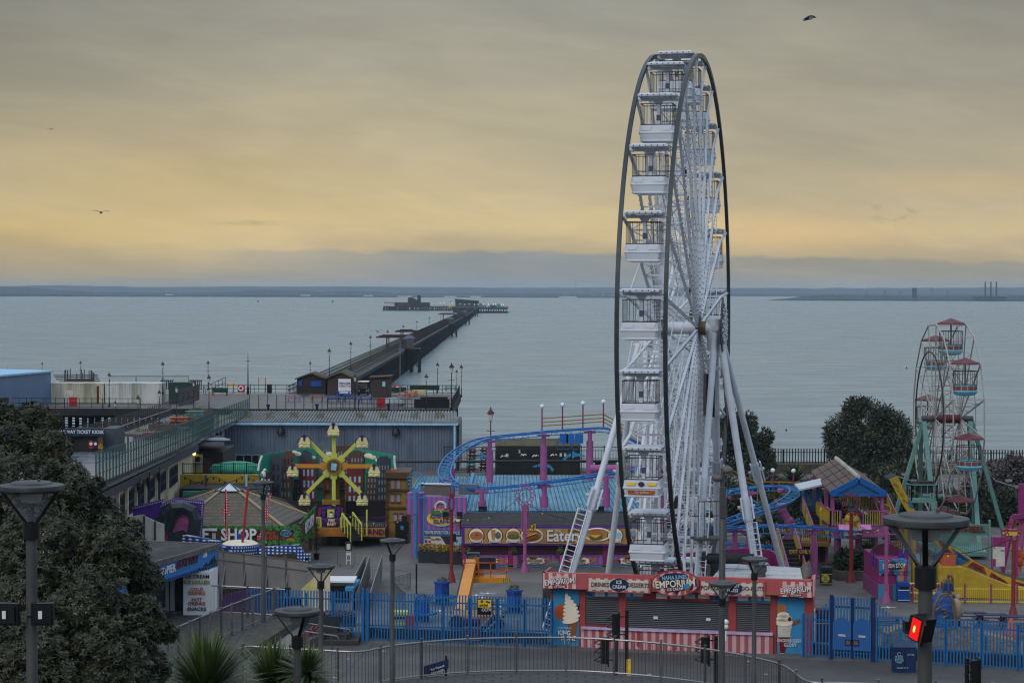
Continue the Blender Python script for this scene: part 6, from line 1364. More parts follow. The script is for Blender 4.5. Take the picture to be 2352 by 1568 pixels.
t,q=bin_('dark green litter bin with a yellow disc near the kiosk end',1897,1342,'dark_green',band='yellow'); m=MB(); m.cyl(q+V((-.08,-.31,.45)),q+V((-.08,-.33,.45)),.26,n=18); m.build('disc_emblem','yellow',t); txt('Love\nthe\nPark',q+V((-.08,-.34,.45)),(1,0,.1),Z,.11,'sky_blue_dk',t,1,1.)
bin_('yellow litter bin beside the tan tower door',1415,1254,'yellow',w=.8,h=1.3,band='mustard'); bin_('pale yellow litter bin behind the left blue fence',921,1456,'lime',w=.9,h=1.3,band='mustard'); bin_('orange red litter bin behind the blue fence near the kiosk',1084,1472,'red_post',w=.85,h=1.3,band='yellow'); bin_('red litter bin with an orange lid between kiosk and gate',1885,1478,'brick_dark',w=.9,h=1.9,band='yellow'); bin_('blue litter bin behind the right lamp post',2158,1310,'royal_blue')
yr=th('half_pipe_ride','yellow half pipe ride with red dotted arrows and a blue arrow','fairground ride',G(2250,1373))
def slab(px,d,th_,mat,nm,par=None):
 m=MB(); m.prism([P(x,y,d) for x,y in px][::-1],(0,th_,0)); return m.build(nm,mat,par or yr)
slab([(2156,1336),(2156,1290),(2166,1302),(2212,1303),(2258,1321),(2322,1346),(2365,1353),(2420,1356),(2420,1377),(2166,1371)],123,1.2,'ride_yellow','side_wall')
band_t=[(2043,1101),(2062,1093),(2078,1128),(2096,1162),(2124,1205),(2160,1242),(2201,1261),(2239,1288),(2302,1320),(2360,1337),(2430,1348)]; band_b=[(2430,1368),(2352,1353),(2322,1345),(2264,1320),(2221,1303),(2186,1290),(2147,1245),(2108,1208),(2078,1165),(2058,1130)]
slab(band_t+band_b,124.4,.25,'ride_yellow','track_side'); slab(band_t+band_b,126.4,.25,'ride_yellow','track_side')
tt=[P(x,y-1,124.5) for x,y in band_t]
m=MB()
for a,b in zip(tt,tt[1:]):m.hexa([a-Z*.1,b-Z*.1,b-Z*.1+V((0,2.1,0)),a-Z*.1+V((0,2.1,0)),a,b,b+V((0,2.1,0)),a+V((0,2.1,0))])
m.build('running_surface','stair_dark',yr)
for pp in([(2155,1240),(2168,1246),(2190,1272),(2188,1280),(2170,1268)],[(2235,1289),(2260,1302),(2266,1319),(2222,1300)],[(2278,1314),(2310,1333),(2318,1343),(2272,1323)],[(2330,1334),(2375,1346),(2375,1356),(2336,1348)]):
 a=slab(pp,124.36,.05,'red_post','red_arrow')
 m=MB(); c=[sum(p[0] for p in pp)/len(pp),sum(p[1] for p in pp)/len(pp)]
 for k in range(26):u_,v_=RD.random(),RD.random(); e=pp[RD.randrange(len(pp))]; e2=pp[RD.randrange(len(pp))]; s_=u_*.85; q=P(lerp(c[0],lerp(e[0],e2[0],v_),s_),lerp(c[1],lerp(e[1],e2[1],v_),s_),124.35); m.ball(q,.045,5,3)
 m.build('bulb_studs','brick_dark',a)
a=slab([(2185,1256),(2230,1285),(2201,1297),(2188,1299),(2198,1277)],124.3,.08,'sky_blue_dk','blue_arrow'); m=MB()
for k in range(40):s_=RD.random(); q=P(lerp(2198,2222,s_),lerp(1268,1286,s_)+RD.uniform(-3,9)*(1-s_),124.28); m.ball(q,.04,5,3)
m.build('bulb_studs','navy_fence',a)
slab([(2088,1146),(2100,1163),(2091,1165),(2087,1158)],124.3,.1,'sky_blue_dk','blue_arrow')
m=MB()
for k in range(40):s_=RD.random(); q=P(lerp(2055,2082,s_)+RD.uniform(-4,4),lerp(1108,1155,s_),124.38); m.ball(q,.045,5,3)
m.build('bulb_studs','mustard',yr)
for x,y0,y1,d in((2083,1215,1330,126),(2099,1240,1362,124)):a=P(x,y0,d); m=MB(); m.cyl((a.x,d,0),a,.16,n=12); m.build('support','ride_yellow',yr,True)
m=MB(); q=P(2177,1300,124); m.box(q.x-.5,q.x+.4,123.6,124.2,q.z-.3,q.z+.8); m.build('drive_box','terracotta',yr)
yf=bar_fence('ride_fence','yellow barred fence with pink posts round the yellow ride',P(2096,1384,121.3),P(2420,1387,121.3),1.02,.13,'yellow',0,.02,rails=(.12,.88))
for x in(2096,2155,2216,2276,2336,2396):q=P(x,1384,121.2); m=MB(); m.cyl((q.x,121.2,0),(q.x,121.2,1.12),.05,n=8); m.ball((q.x,121.2,1.15),.07,8,6); m.build('post','magenta',yf,True)
m=MB()
for y in(1340,1361):a,b=P(2080,y,122.5),P(2156,y+1,122.5); m.cyl(a,b,.09,n=8)
tag(m.build('pipe_barrier','yellow',loc=G(2110,1376)),'double yellow pipe barrier between slush kiosk and yellow ride','barrier')
ps=th('pharaoh_statue','giant pharaoh head statue with a blue and gold headdress in profile','statue',G(2178,1500))
c=P(2176,1398,104.3); SF=1.
def pp_(pts,y0,y1,mat,nm):m=MB(); m.prism([P(x,y,104.3)+V((0,y0,0)) for x,y in pts][::-1],(0,y1-y0,0)); return m.build(nm,mat,ps)
m=MB(); pr=[(.2,1.02),(.42,.9),(.6,.6),(.72,.2),(.8,-.3),(.86,-.9),(.8,-1.3)]; m.lathe(pr[::-1],c+V((-.2,0,0)),22,.95,.8); hdr=m.build('headdress','stripe_pharaoh',ps,True)
m=MB()
for k in range(5):
 z=.75-k*.42; r=.98*(.5+.1*k); m.tube([c+V((-.12+r*cos(a)*.95,r*sin(a)*.8,z)) for a in[rad(-170+20*j) for j in range(18)]],.05,5)
m.tube([P(x,y,103.5) for x,y in((2160,1366),(2176,1362),(2190,1378),(2192,1400),(2194,1440))],.07,6); m.tube([P(x,y,103.55) for x,y in((2160,1366),(2150,1382),(2144,1406),(2140,1440))],.07,6)
zz=[(2150,1400),(2160,1393),(2162,1400),(2172,1399),(2171,1408),(2178,1412),(2166,1418)]; m.tube([P(x,y,103.5) for x,y in zz],.06,5)
m.build('gold_bands','gold_trim',hdr,True)
m=MB(); fc=P(2196,1398,104.); m.ball(fc,.4,16,12,(.75,.85,1.45)); m.prism([P(x,y,104.15) for x,y in((2197,1377),(2207,1384),(2207,1388),(2198,1388))][::-1],(0,.3,0)); m.ball(P(2204,1395,104.3),.17,10,7,(1,1.4,.8)); m.ball(P(2205,1407,104.3),.2,10,7,(.9,1.3,.9)); m.ball(P(2198,1370,104.3),.22,10,7,(.9,1.5,.8)); m.build('face','skin_stone',ps,True)
m=MB(); q=P(2175,1346,104.3); m.T=MX.Translation(q); m.prism([(-.28,-.3,-.22),(.3,-.3,-.22),(.26,-.3,.2),(-.24,-.3,.22)],(0,.6,0)); cr=m.build('crown_box','pharaoh_blue',ps)
m=MB(); m.T=MX.Translation(q)
for x in(-.29,.0,.29):m.bar((x,-.31,-.22),(x*.9,-.31,.22),.05)
m.bar((-.3,-.31,-.22),(.31,-.31,-.22),.05); m.prism([(-.26,-.28,.2),(.28,-.28,.2),(.1,-.28,.42),(-.1,-.28,.4)],(0,.56,0)); m.tube(spline([V((.1,0,.35)),V((.05,-.1,.6)),V((.25,-.1,.5)),V((.3,0,.1))],4),.07,6); m.build('crown_trim','gold_trim',cr,True)
m=MB(); q=P(2178,1480,104.3); m.box(q.x-1.,q.x+.8,103.6,105.4,0,P(2178,1436,104.3).z); m.build('plinth','relief_stone',ps)
for i,(xa_,xb_,ya,yb,lab) in enumerate(((2032,2100,1452,1490,'carved sandstone ramp left of the pharaoh statue'),(2206,2262,1450,1492,'carved sandstone ramp right of the pharaoh statue'),(2262,2330,1475,1496,'low carved sandstone block further right of the statue'))):
 a,b=P(xa_,ya,104),P(xb_,ya,104); zt=P(xa_,yb-38+i*10,104).z; t=th('stone_ramp',lab,'carved block',(a.x,104,0),'carved sandstone blocks')
 h0,h1=(1.15,1.75) if i==0 else((1.75,1.15) if i==1 else(1.1,.8)); m=MB(); m.prism([(a.x,103.7,0),(b.x,103.7,0),(b.x,103.7,h1),(a.x,103.7,h0)],(0,1.3,0)); m.build('block','relief_stone',t)
 m=MB()
 for s_ in(.02,.5,.98):
  x=lerp(a.x,b.x,s_); z=lerp(h0,h1,s_)
  for k in range(int(z/.16)):m.box(x-.09,x+.09,103.66,103.7,.05+k*.16,.13+k*.16)
 m.build('inlay','tile_blue',t)
for i,(x,y) in enumerate(((2035,1470),(2228,1458),(2275,1462),(2335,1466),(2340,1486))):
 q=G(x,y-22); t=th('picnic_table','navy picnic table behind the right hand fence, %s from the left'%ordn(i),'picnic table',q,'navy picnic tables behind the fence'); m=MB(); m.T=MX.Translation(q)
 for k in range(4):m.box(-.9,.9,-.36+k*.19,-.2+k*.19,.72,.76)
 for y_ in(-.75,.55):m.box(-.9,.9,y_,y_+.22,.42,.46)
 m.build('top','navy_table',t); m=MB(); m.T=MX.Translation(q)
 for x_ in(-.65,.65):m.bar((x_,-.6,0),(x_,-.15,.72),.07); m.bar((x_,.6,0),(x_,.15,.72),.07); m.bar((x_,-.68,.4),(x_,.7,.4),.06)
 m.build('frame','navy_table',t)
q=P(2322,1462,105); m=MB(); m.lathe([(.3,-1.2),(.45,-.6),(.4,.2),(.2,.75),(.05,1.)],q,12); tag(m.build('rope_bundle','terracotta',loc=(q.x,q.y,0)),'tall rust brown statue wrapped in rope behind the right fence','statue')
for i,x in enumerate((1925,1944)):q=P(x-1,1478,105.5); m=MB(); m.ball(q,.4,14,10); m.box(q.x-.05,q.x+.05,q.y-.05,q.y+.05,0,q.z); tag(m.build('pink_ball_seat','pink',loc=(q.x,q.y,0)),'round pink ride seat behind the fence, %s of the pair by the gate'%('left' if i==0 else 'right'),'ride seat','round pink seats')
SH=Wall(512,210,1050,210)
sh=th('corrugated_shed','long grey corrugated shed with a mossy sheet roof under the pier deck','shed',G(780,1082))
e0,e1=SH.pt(512,970),SH.pt(1049,970); zc=e0.z
m=MB(); m.corr((e0.x,210,0),(e1.x-e0.x,0,0),(0,0,zc),82,.07); m.box(e0.x,e1.x,210.1,222,0,zc-.05); m.build('wall','shed_wall',sh)
b0,b1=P(538,945,219),P(1049,945,219)
m=MB(); k=76
for i in range(k):
 a,b=V((e0.x-.1,209.6,zc)).lerp(V((e1.x+.1,209.6,zc)),i/k),V((e0.x-.1,209.6,zc)).lerp(V((e1.x+.1,209.6,zc)),(i+.5)/k); c,d=b0.lerp(b1,(i+.5)/k),b0.lerp(b1,i/k)
 b2=V((e0.x-.1,209.6,zc)).lerp(V((e1.x+.1,209.6,zc)),(i+1)/k); d2=b0.lerp(b1,(i+1)/k); u_=Z*.13
 m.quad(a+u_,b+u_,c+u_,d+u_); m.quad(b,b2,d2,c); m.quad(b+u_,b,c,c+u_)
r_=m.build('roof','shed_roof',sh)
m=MB(); rr=random.Random(3)
for x in(560,610,665,725,817,872,945,1000):
 for j in range(6):
  for t in range(5):
   if rr.random()<.75:
    x_=x+j*3.2; y_=951+t*2.4; w=2.2; s=(970-y_)/25; a,b=P(x_+s*0,y_,209.6+9*s),P(x_+w,y_,209.6+9*s); n_=Z*.16; g=V((0,.75,.06)); m.quad(a+n_,b+n_,b+n_+g,a+n_+g)
m.build('moss_patch','moss',r_)
m=MB(); m.box(e0.x-.15,e1.x+.15,209.35,209.6,zc-.2,zc+.02); m.cyl((e0.x+.1,209.5,.3),(e0.x+.1,209.5,zc),.12,n=8); m.cyl((e1.x-.2,209.5,.3),(e1.x-.2,209.5,zc),.12,n=8); m.build('gutter','pale_blue',sh,True)
m=MB(); a,b=SH.pt(542,1045,.1),SH.pt(598,1062,.1); m.box(a.x,b.x,209.75,209.9,b.z,a.z)
w_=m.build('window','window_dark',sh); m=MB()
for t in(0,.33,.66,1):x=lerp(a.x,b.x,t); m.bar((x,209.7,b.z),(x,209.7,a.z),.1)
m.box(a.x-.1,b.x+.1,209.6,209.75,a.z,a.z+.12); m.build('frame','pale_grey',w_)
for x,y in((645.5,989),(909.5,990)):q=SH.pt(x,y,.3); m=MB(); m.lathe([(.42,-.35),(.38,.05),(.2,.35),(0,.42)],q,12); m.build('vent_cowl','black',sh,True)
m=MB(); m.box(e1.x,e1.x+.25,210,222,0,zc-.1); m.build('end_wall','shed_dark',sh)
m=MB()
for x,y in((616,949),(728,948),(892,947)):q=P(x,y,221); m.cyl(q-Z*.3,q+Z*.9,.13,n=8); m.cyl(q+Z*.8,q+Z*1.,.22,n=8)
m.build('vent_pipe','black',r_,True)
fr=th('kiddie_wheel_ride','small yellow eight armed wheel ride with cream cars before a cartoon city backdrop','fairground ride',G(770,1232))
hc=P(766.8,1070,148); AR=95/F*148
for k in range(8):
 a=rad(90+45*k); e=V((cos(a),0,sin(a))); m=MB(); m.bar(hc+e*.55,hc+e*AR*(1.0 if k else 1.),.27,.2,V((0,1,0))); m.bar(hc+e*.5,hc+e*.95,.5,.16,V((0,1,0)))
 m.build('arm','orange_arm' if k in(2,6) else 'lime',fr)
m=MB(); m.cyl(hc+V((0,-.28,0)),hc+V((0,.4,0)),.6,n=8); m.build('hub','mustard',fr); m=MB(); m.cyl(hc+V((0,-.3,0)),hc+V((0,-.285,0)),.47,n=20); m.build('hub_recess','ride_dark',fr); m=MB(); m.T=MX.Translation(hc)@MX.Rotation(rad(8),4,'Y'); m.box(-.17,.22,-.33,-.3,-.28,.24); m.build('control_box','pale_blue',fr)
m=MB(); m.box(hc.x-.35,hc.x+.35,148.6,149.6,0,hc.z+.3); m.build('tower_post','ride_dark',fr)
for k in(0,1,2,3,5,6,7):
 a=rad(90+45*k); q=hc+V((cos(a)*AR*.985,-.3,sin(a)*AR*.985)); W_=.47
 m=MB(); vs=[]
 for y in(-.32,.32):
  vs+=[q+V(p) for p in((-.26,y,-.02),(-.12,y,-.02),(0,y,-.26),(.12,y,-.02),(.26,y,-.02),(.4,y,-.38),(.44,y,-.40),(.45,y,-.46),(.41,y,-.48),(.4,y,-.72),(-.4,y,-.72),(-.41,y,-.48),(-.45,y,-.46),(-.44,y,-.40),(-.4,y,-.38))]
 n=15; m.add(vs,[tuple(range(n)),tuple(range(n,2*n))[::-1]]+[(j,n+j,n+(j+1)%n,(j+1)%n) for j in range(n)]); c_=m.build('car','cream_car',fr)
 m=MB(); m.cyl(q+V((0,-.36,.12)),q+V((0,.2,.12)),.13,n=12); m.bar(q+V((0,-.35,.1)),q+V((0,-.35,-.22)),.14,.04); m.tube([q+V((-.38,-.2,-.05)),q+V((-.5,-.2,-.2)),q+V((-.48,-.2,-.45))],.03,5); m.tube([q+V((.38,-.2,-.05)),q+V((.5,-.2,-.2)),q+V((.48,-.2,-.45))],.03,5); m.build('hanger','dark_purple',c_,True)
 m=MB(); m.tube([q+V((-.45,-.34,-.43)),q+V((.45,-.34,-.43))],.03,5)
 for x in(-.2,.2):m.ball(q+V((x,-.33,-.6)),.15,8,6,(1.1,.3,.7))
 m.build('lip','cream_car',c_,True)
def arc_d(x):return 156-5.5*((x-752)/158)**2
m=MB(); n=30; top=lambda x:1028+20*((x-752)/158)**2*.9
for i in range(n):
 x0,x1=lerp(594,910,i/n),lerp(594,910,(i+1)/n); d0,d1=arc_d(x0),arc_d(x1); a,b=P(x0,top(x0),d0),P(x1,top(x1),d1); m.hexa([V((a.x,d0,.3)),V((b.x,d1,.3)),V((b.x,d1+.15,.3)),V((a.x,d0+.15,.3)),a,b,b+V((0,.15,0)),a+V((0,.15,0))])
bk=m.build('backdrop','turq_green',fr)
def bld(x0,x1,yt,yb,lean,mat,wins=None,wm='pale_blue',lift=.12,roof=None):
 xc=(x0+x1)/2; d=min(arc_d(x0),arc_d(x1),arc_d(xc))-lift; m=MB()
 pts=[(x0+lean,yt),(x1+lean,yt),(x1,yb),(x0,yb)]
 if roof=='gable':pts=[(x0+lean,yt),(xc+lean,yt-8),(x1+lean,yt),(x1,yb),(x0,yb)]
 if roof=='step':pts=[(x0+lean,yt),(x0+lean+(x1-x0)*.2,yt),(x0+lean+(x1-x0)*.2,yt-5),(x1+lean-(x1-x0)*.2,yt-5),(x1+lean-(x1-x0)*.2,yt),(x1+lean,yt),(x1,yb),(x0,yb)]
 m.prism([P(x,y,d) for x,y in pts][::-1],(0,.08,0)); b=m.build('painted_building',mat,bk)
 if wins:
  nx,ny=wins; m=MB()
  for i in range(nx):
   for j in range(ny):
    fx,fy=(i+.5)/nx,(j+.5)/ny*.8+.1; cx_=lerp(x0,x1,.08+fx*.84)+lean*(1-fy); cy_=lerp(yt,yb,fy); w=(x1-x0)/nx*.19; h=(yb-yt)/ny*.24
    m.prism([P(cx_-w,cy_+h,d-.01),P(cx_+w,cy_+h,d-.01),P(cx_+w+lean*.02,cy_-h,d-.01),P(cx_-w+lean*.02,cy_-h,d-.01)],(0,.009,0))
  m.build('painted_windows',wm,b)
 if roof=='cornice':
  m=MB(); m.prism([P(x0+lean-1.5,yt+4,d-.02),P(x1+lean+1.5,yt+4,d-.02),P(x1+lean+1.5,yt-1,d-.02),P(x0+lean-1.5,yt-1,d-.02)],(0,.1,0)); m.build('painted_cornice',mat,b)
bld(600,622,1085,1200,2,'mural_dark',(2,6)); bld(619,645,1048,1190,2,'slate_mural',(2,5),'mural_dark',.14,'step'); bld(646,674,1040,1120,3,'mural_brown',(3,3),'mural_dark',.16,'step'); bld(688,716,1040,1120,0,'slate_mural',None,lift=.18,roof='gable')
bld(728,760,1018,1120,3,'slate_lite',(4,4),'pale_grey',.15,'step'); bld(768,800,1024,1120,5,'mural_brown',(4,4),'pale_grey',.17,'cornice'); bld(800,834,1040,1130,3,'mural_brown',(4,5),'pale_grey',.3,'gable'); bld(864,896,1052,1180,2,'slate_mural',(4,6),'pale_grey',.14,'step')
bld(644,672,1072,1176,-6,'mural_brown',(3,4),'pale_grey',.34,'cornice'); bld(694,728,1060,1186,-4,'mural_red',(3,4),'pale_blue',.4,'cornice'); bld(793,831,1078,1190,4,'mural_red',(3,4),'pale_blue',.42,'cornice'); bld(836,862,1086,1186,6,'mural_brown',(3,6),'pale_grey',.5,'cornice'); bld(866,888,1084,1196,8,'mural_dark',(2,7),'slate_mural',.55); bld(676,692,1100,1196,-3,'mural_dark',(2,6),'slate_mural',.44); bld(620,644,1120,1206,-4,'mural_dark',(2,6),'slate_mural',.3); bld(600,900,1150,1225,0,'mural_dark',None,lift=.05)
m=MB()
for x,y,s in((676,1038,5),(684,1042,6),(756,1042,6),(846,1046,7),(856,1050,6),(868,1056,5),(718,1050,5)):
 d=arc_d(x)-.6; q=P(x,y,d); m.ball(q,s/F*d,10,7,(1.4,.15,.8))
m.build('painted_cloud','cream',bk)
for x in(597,907):
 m=MB(); d=arc_d(x)-.3; m.tube([P(x+(5 if x<700 else-1),1046,d),P(x-1,1062,d),P(x-(4 if x<700 else-2),1080,d)],.09,6); m.build('edge_trim','white_paint',bk)
def wbox(par,x0,y0,x1,y1,d0,d1,mat,nm):
 a,b=P(x0,y1,d0),P(x1,y0,d0); m=MB(); m.box(a.x,b.x,d0,d1,max(a.z,0),b.z); return m.build(nm,mat,par)
wbox(fr,740,1096,792,1228,149.6,150.4,'tan_wall','centre_tower')
for x in(758,774):wbox(fr,x-3,1108,x+3,1123,149.5,149.6,'purple','tower_window')
for x in(743,789):
 m=MB()
 for k in range(9):a,b=P(x-3-(k%2)*1.5,1106+k*8+5,149.5),P(x+3+(k%2)*1.5,1106+k*8,149.5); m.box(a.x,b.x,149.45,149.6,a.z,b.z)
 m.build('quoins','tan_trim',fr)
wbox(fr,738,1096,794,1101,149.3,149.6,'tan_trim','tower_band'); wbox(fr,741,1124,792,1128,149.3,149.6,'mural_dark','tower_band')
pt_=wbox(fr,740.5,1158,780,1231,148.0,148.8,'dark_purple','door_tower')
m=MB(); a,b=P(740,1158,148),P(780.5,1147,148)
for k in range(14):
 for j in range(3):x=lerp(a.x,b.x,(k+.5)/14); z=lerp(a.z,b.z,(j+.5)/3); m.box(x-.04,x+.04,147.85,148.2,z-.05,z+.05)
m.i=1; m.box(a.x,b.x,148,148.7,a.z,b.z); m.build('bulb_panel',['mustard','brown_wall'],pt_)
m=MB()
for x in(743.5,776.5):
 for k in range(8):a,b=P(x-3.4-(k%2)*1.,1164+k*8+6,147.9),P(x+3.4+(k%2)*1.,1164+k*8,147.9); m.box(a.x,b.x,147.85,148.05,max(0,a.z),b.z)
a=P(760,1166,147.9); m.prism([a+V((-.5,0,-.1)),a+V((.5,0,-.1)),a+V((.35,0,.1)),a+V((0,0,.22)),a+V((-.35,0,.1))],(0,.1,0)); m.build('purple_quoins','purple',pt_)
m=MB(); a,b=P(752,1195,147.95),P(768,1168,147.95); m.box(a.x,b.x,147.9,148.0,a.z,b.z); m.build('doorway','lime',pt_)
q=P(761,1181,147.7); m=MB(); m.ball(q,.16,10,8); m.ball(q+V((0,.02,-.16)),.2,10,6,(1,.8,.6)); m.i=1; m.ball(q+V((0,.02,.12)),.15,10,6,(1,1,.7)); m.build('clown_figure',['cream','dark_purple'],pt_,True)
q=P(762,1199,147.6); m=MB(); m.ball(q,.56,14,8,(1,.12,.72)); sg_=m.build('flame_sign','deep_magenta',pt_); txt('FIRE\nBABY',q+V((0,-.1,.0)),(1,0,0),Z,.24,'cream',sg_,.85,1.)
for s_ in(-1,1):m=MB(); a=P(760+s_*24,1165,148.2); m.bar(a,a+V((s_*.35,0,-1.9)),.2); m.build('horn','magenta',pt_)
wbox(fr,719,1212,884,1231.5,147.2,147.5,'flame_board','base_board')
txt('IS LAND',P(850,1221,147.1),(1,0,-.02),Z,.42,'dark_purple',fr,1.,1.2)
rail_box(fr,[P(721,1212,147.3),P(737,1212,147.3)],.78,.11,'lime','lime'); rail_box(fr,[P(782,1212,147.3),P(797,1212,147.3)],.78,.11,'lime','lime'); rail_box(fr,[P(800,1212,147.4),P(883,1212,147.4)],.78,.14,'dark_purple','dark_purple')
m=MB(); wbox(fr,715,1211,886,1213,147.3,156,'stairs_grey','platform')
flight(fr,P(798,1208,147.3)+V((0,-.2,0)),P(818,1236,146.2),.9,6,'lime_open','lime')
wbox(fr,840.5,1170,844,1230,147,147.15,'lime','yellow_post')
pk=th('display_planter','green and brown crate planter with a park emblem before the ride tower','planter',G(754,1241)); q=G(754,1241)
m=MB(); m.T=MX.Translation(q); m.box(-.5,.5,-.4,.4,0,.62); m.build('crate','timber',pk); m=MB(); m.T=MX.Translation(q)
for k in range(14):m.box(-.56+k*.08,-.5+k*.08,-.46,.46,.6,.96)
m.box(-.54,.54,-.44,.44,.6,.92); m.build('green_trough','leaf_green_paint',pk); m=MB(); m.T=MX.Translation(q); m.prism([(.3*cos(2*PI*k/16),-.42,.33+.2*sin(2*PI*k/16)) for k in range(16)],(0,.02,0)); m.build('emblem','pale_blue',pk); txt('ADVENTURE\nISLAND',q+V((0,-.44,.33)),(1,0,.1),Z,.1,'navy_paint',pk,.8,1.)
m=MB()
for k in range(260):p=q+V((RD.uniform(-.45,.45),RD.uniform(-.35,.35),.95)); e=V((RD.gauss(0,.3),RD.gauss(0,.3),1)).normalized()*RD.uniform(.15,.45); s_=V((.03,.02,0)); m.add([p-s_,p+s_,p+e],[(0,1,2)])
m.build('plants','leaf_green',pk)
tb=th('tan_tower','tan mock brick tower building with purple grey windows and a dark door','building',G(913,1250))
wbox(tb,886,1086,941,1250,149.5,153,'tan_wall','wall'); wbox(tb,884.5,1084,942.5,1098,149.2,153.2,'tan_trim','cornice'); wbox(tb,897,1077,911,1085,150,151,'bread','chimney_block')
for yy in(1123,1163):wbox(tb,885,yy,942,yy+4,149.3,149.5,'tan_trim','string_course')
for x in(902,915.5):
 for y0,y1 in((1102,1122),(1135,1152),(1180,1196)):
  w_=wbox(tb,x+(6 if y0>1170 else 0)-4,y0,x+(6 if y0>1170 else 0)+4,y1,149.42,149.5,'lilac_grey','window'); wbox(w_,x+(6 if y0>1170 else 0)-5,y0-2,x+(6 if y0>1170 else 0)+5,y0,149.35,149.5,'tan_trim','lintel'); wbox(w_,x+(6 if y0>1170 else 0)-5,y1,x+(6 if y0>1170 else 0)+5,y1+2,149.35,149.5,'tan_trim','sill')
for x in(889,937):
 m=MB()
 for k in range(16):a,b=P(x-2.5-(k%2)*1.5,1100+k*9+7,149.4),P(x+2.5+(k%2)*1.5,1100+k*9,149.4); m.box(a.x,b.x,149.38,149.52,max(0,a.z),b.z)
 m.build('quoins','tan_trim',tb)
w_=wbox(tb,908,1197,937,1251,149.3,149.5,'black','door'); wbox(w_,920,1207,927,1216,149.25,149.3,'tile_blue','door_sign'); m=MB(); a=P(934,1228,149.2); m.bar(a,a+V((.2,0,0)),.05); m.build('handle','chrome',w_)
gs=th('gift_shop','gift shop with a shingled hexagonal roof, glass peak and leafy sign','shop',G(560,1300))
E=[P(401,1210,135),P(650,1210,135),P(706,1182,142.5),P(655,1165,152),P(398,1165,152),P(346,1182,142.5)]
for e in E:e.z=E[1].z
Tp=[P(502,1131,143.5),P(550,1131,143.5),P(556,1128,145),P(546,1126,146.5),P(506,1126,146.5),P(497,1128,145)]
for e in Tp:e.z=Tp[0].z
for k in range(6):
 a,b,c,d=E[k],E[(k+1)%6],Tp[(k+1)%6],Tp[k]; m=MB(); m.hexa([a-Z*.2,b-Z*.2,c-Z*.2,d-Z*.2,a,b,c,d]); m.build('roof','roof_shingle' if k in(0,3) else 'roof_shingle_side',gs)
m=MB()
for k in range(6):m.bar(E[k]+Z*.06,Tp[k]+Z*.06,.22,.08)
m.build('hip_boards','timber_pale',gs)
ap=P(527,1107,145); m=MB()
for k in range(6):m.add([Tp[k]+Z*.05,Tp[(k+1)%6]+Z*.05,ap],[(0,1,2)])
m.build('glass_peak','skylight',gs); m=MB()
for k in range(6):m.bar(Tp[k]+Z*.05,ap+Z*.03,.1); m.bar(Tp[k]+Z*.05,Tp[(k+1)%6]+Z*.05,.14)
m.build('peak_frame','shed_dark',gs)
m=MB(); m.prism([V((e.x*.985-.1,e.y+(.4 if e.y<140 else-.3),0)) for e in E][::-1],(0,0,E[0].z-.2)); m.build('wall','timber',gs)
GS=Wall(440,134.7,688,134.7); GR=Wall(685,134.8,723,146)
s=sg(400,1210,688,1248,0,.1,'sign_wood','sign',gs,GS)
m=MB()
for y in(1211,1246):
 for k in range(300):q=GS.pt(RD.uniform(440,688),y+RD.gauss(0,1.6),.16); e=V((RD.gauss(0,1),RD.gauss(0,.3),RD.gauss(0,1))).normalized()*.16; f=V((e.z,0,-e.x))*.5; m.quad(q-e,q+f,q+e,q-f)
for k in range(90):q=GS.pt(683+RD.gauss(0,3),RD.uniform(1210,1248),.16); e=V((RD.gauss(0,1),RD.gauss(0,.3),RD.gauss(0,1))).normalized()*.16; f=V((e.z,0,-e.x))*.5; m.quad(q-e,q+f,q+e,q-f)
m.build('leaf_border','leaf_ivy',s)
GS.text('GIFT SHOP',512,1228,29,'mural_dark',s,.14,.9,3.); GS.text('GIFT SHOP',511,1227.5,27,'white_paint',s,.2,.86,2.2); GS.text('Souvenirs\nToys & Gifts',611,1228,10,'orange',s,.14,.8,.8,slope=.05)
m=MB(); GS.disc(m,657,1223,13,8.5,.1,.16); lg=m.build('park_emblem','pale_blue',s); GS.text('ADVENTURE\nISLAND',657,1223,6,'navy_paint',lg,.2,.75,1.2,slope=.1)
m=MB(); GS.disc(m,668,1239,10,5,.1,.16); m.build('gold_heap','mustard',s)
for x in(652,677):sg(x-3,1208,x+3,1249,.1,.14,'timber','sign_board',s,GS)
a,b=GR.pt(686,1210),GR.pt(722,1210); m=MB(); z1_,z0_=E[0].z+.25,E[0].z-1.1; n_=GR.n*.12; m.hexa([V((a.x,a.y,z0_)),V((b.x,b.y,z0_)),V((b.x,b.y,z0_))+n_,V((a.x,a.y,z0_))+n_,V((a.x,a.y,z1_)),V((b.x,b.y,z1_)),V((b.x,b.y,z1_))+n_,V((a.x,a.y,z1_))+n_]); s2=m.build('side_sign','sign_wood',gs)
txt('GIFT SHOP',(a+b)/2*1.0+V((0,0,(z0_+z1_)/2-(a.z+b.z)/2))+GR.n*.2,GR.u,Z,.8,'white_paint',s2,1.1,2.)
m=MB()
for k in range(200):q=V((lerp(a.x,b.x,RD.random()),0,0)); t_=(q.x-a.x)/(b.x-a.x); q=V((q.x,lerp(a.y,b.y,t_),RD.choice((z0_,z1_))+RD.gauss(0,.12)))+GR.n*.2; e=V((RD.gauss(0,.3),RD.gauss(0,1),RD.gauss(0,1))).normalized()*.17; f=V((.05,e.z,-e.y))*.5; m.quad(q-e,q+f,q+e,q-f)
m.build('leaf_border','leaf_ivy',s2)
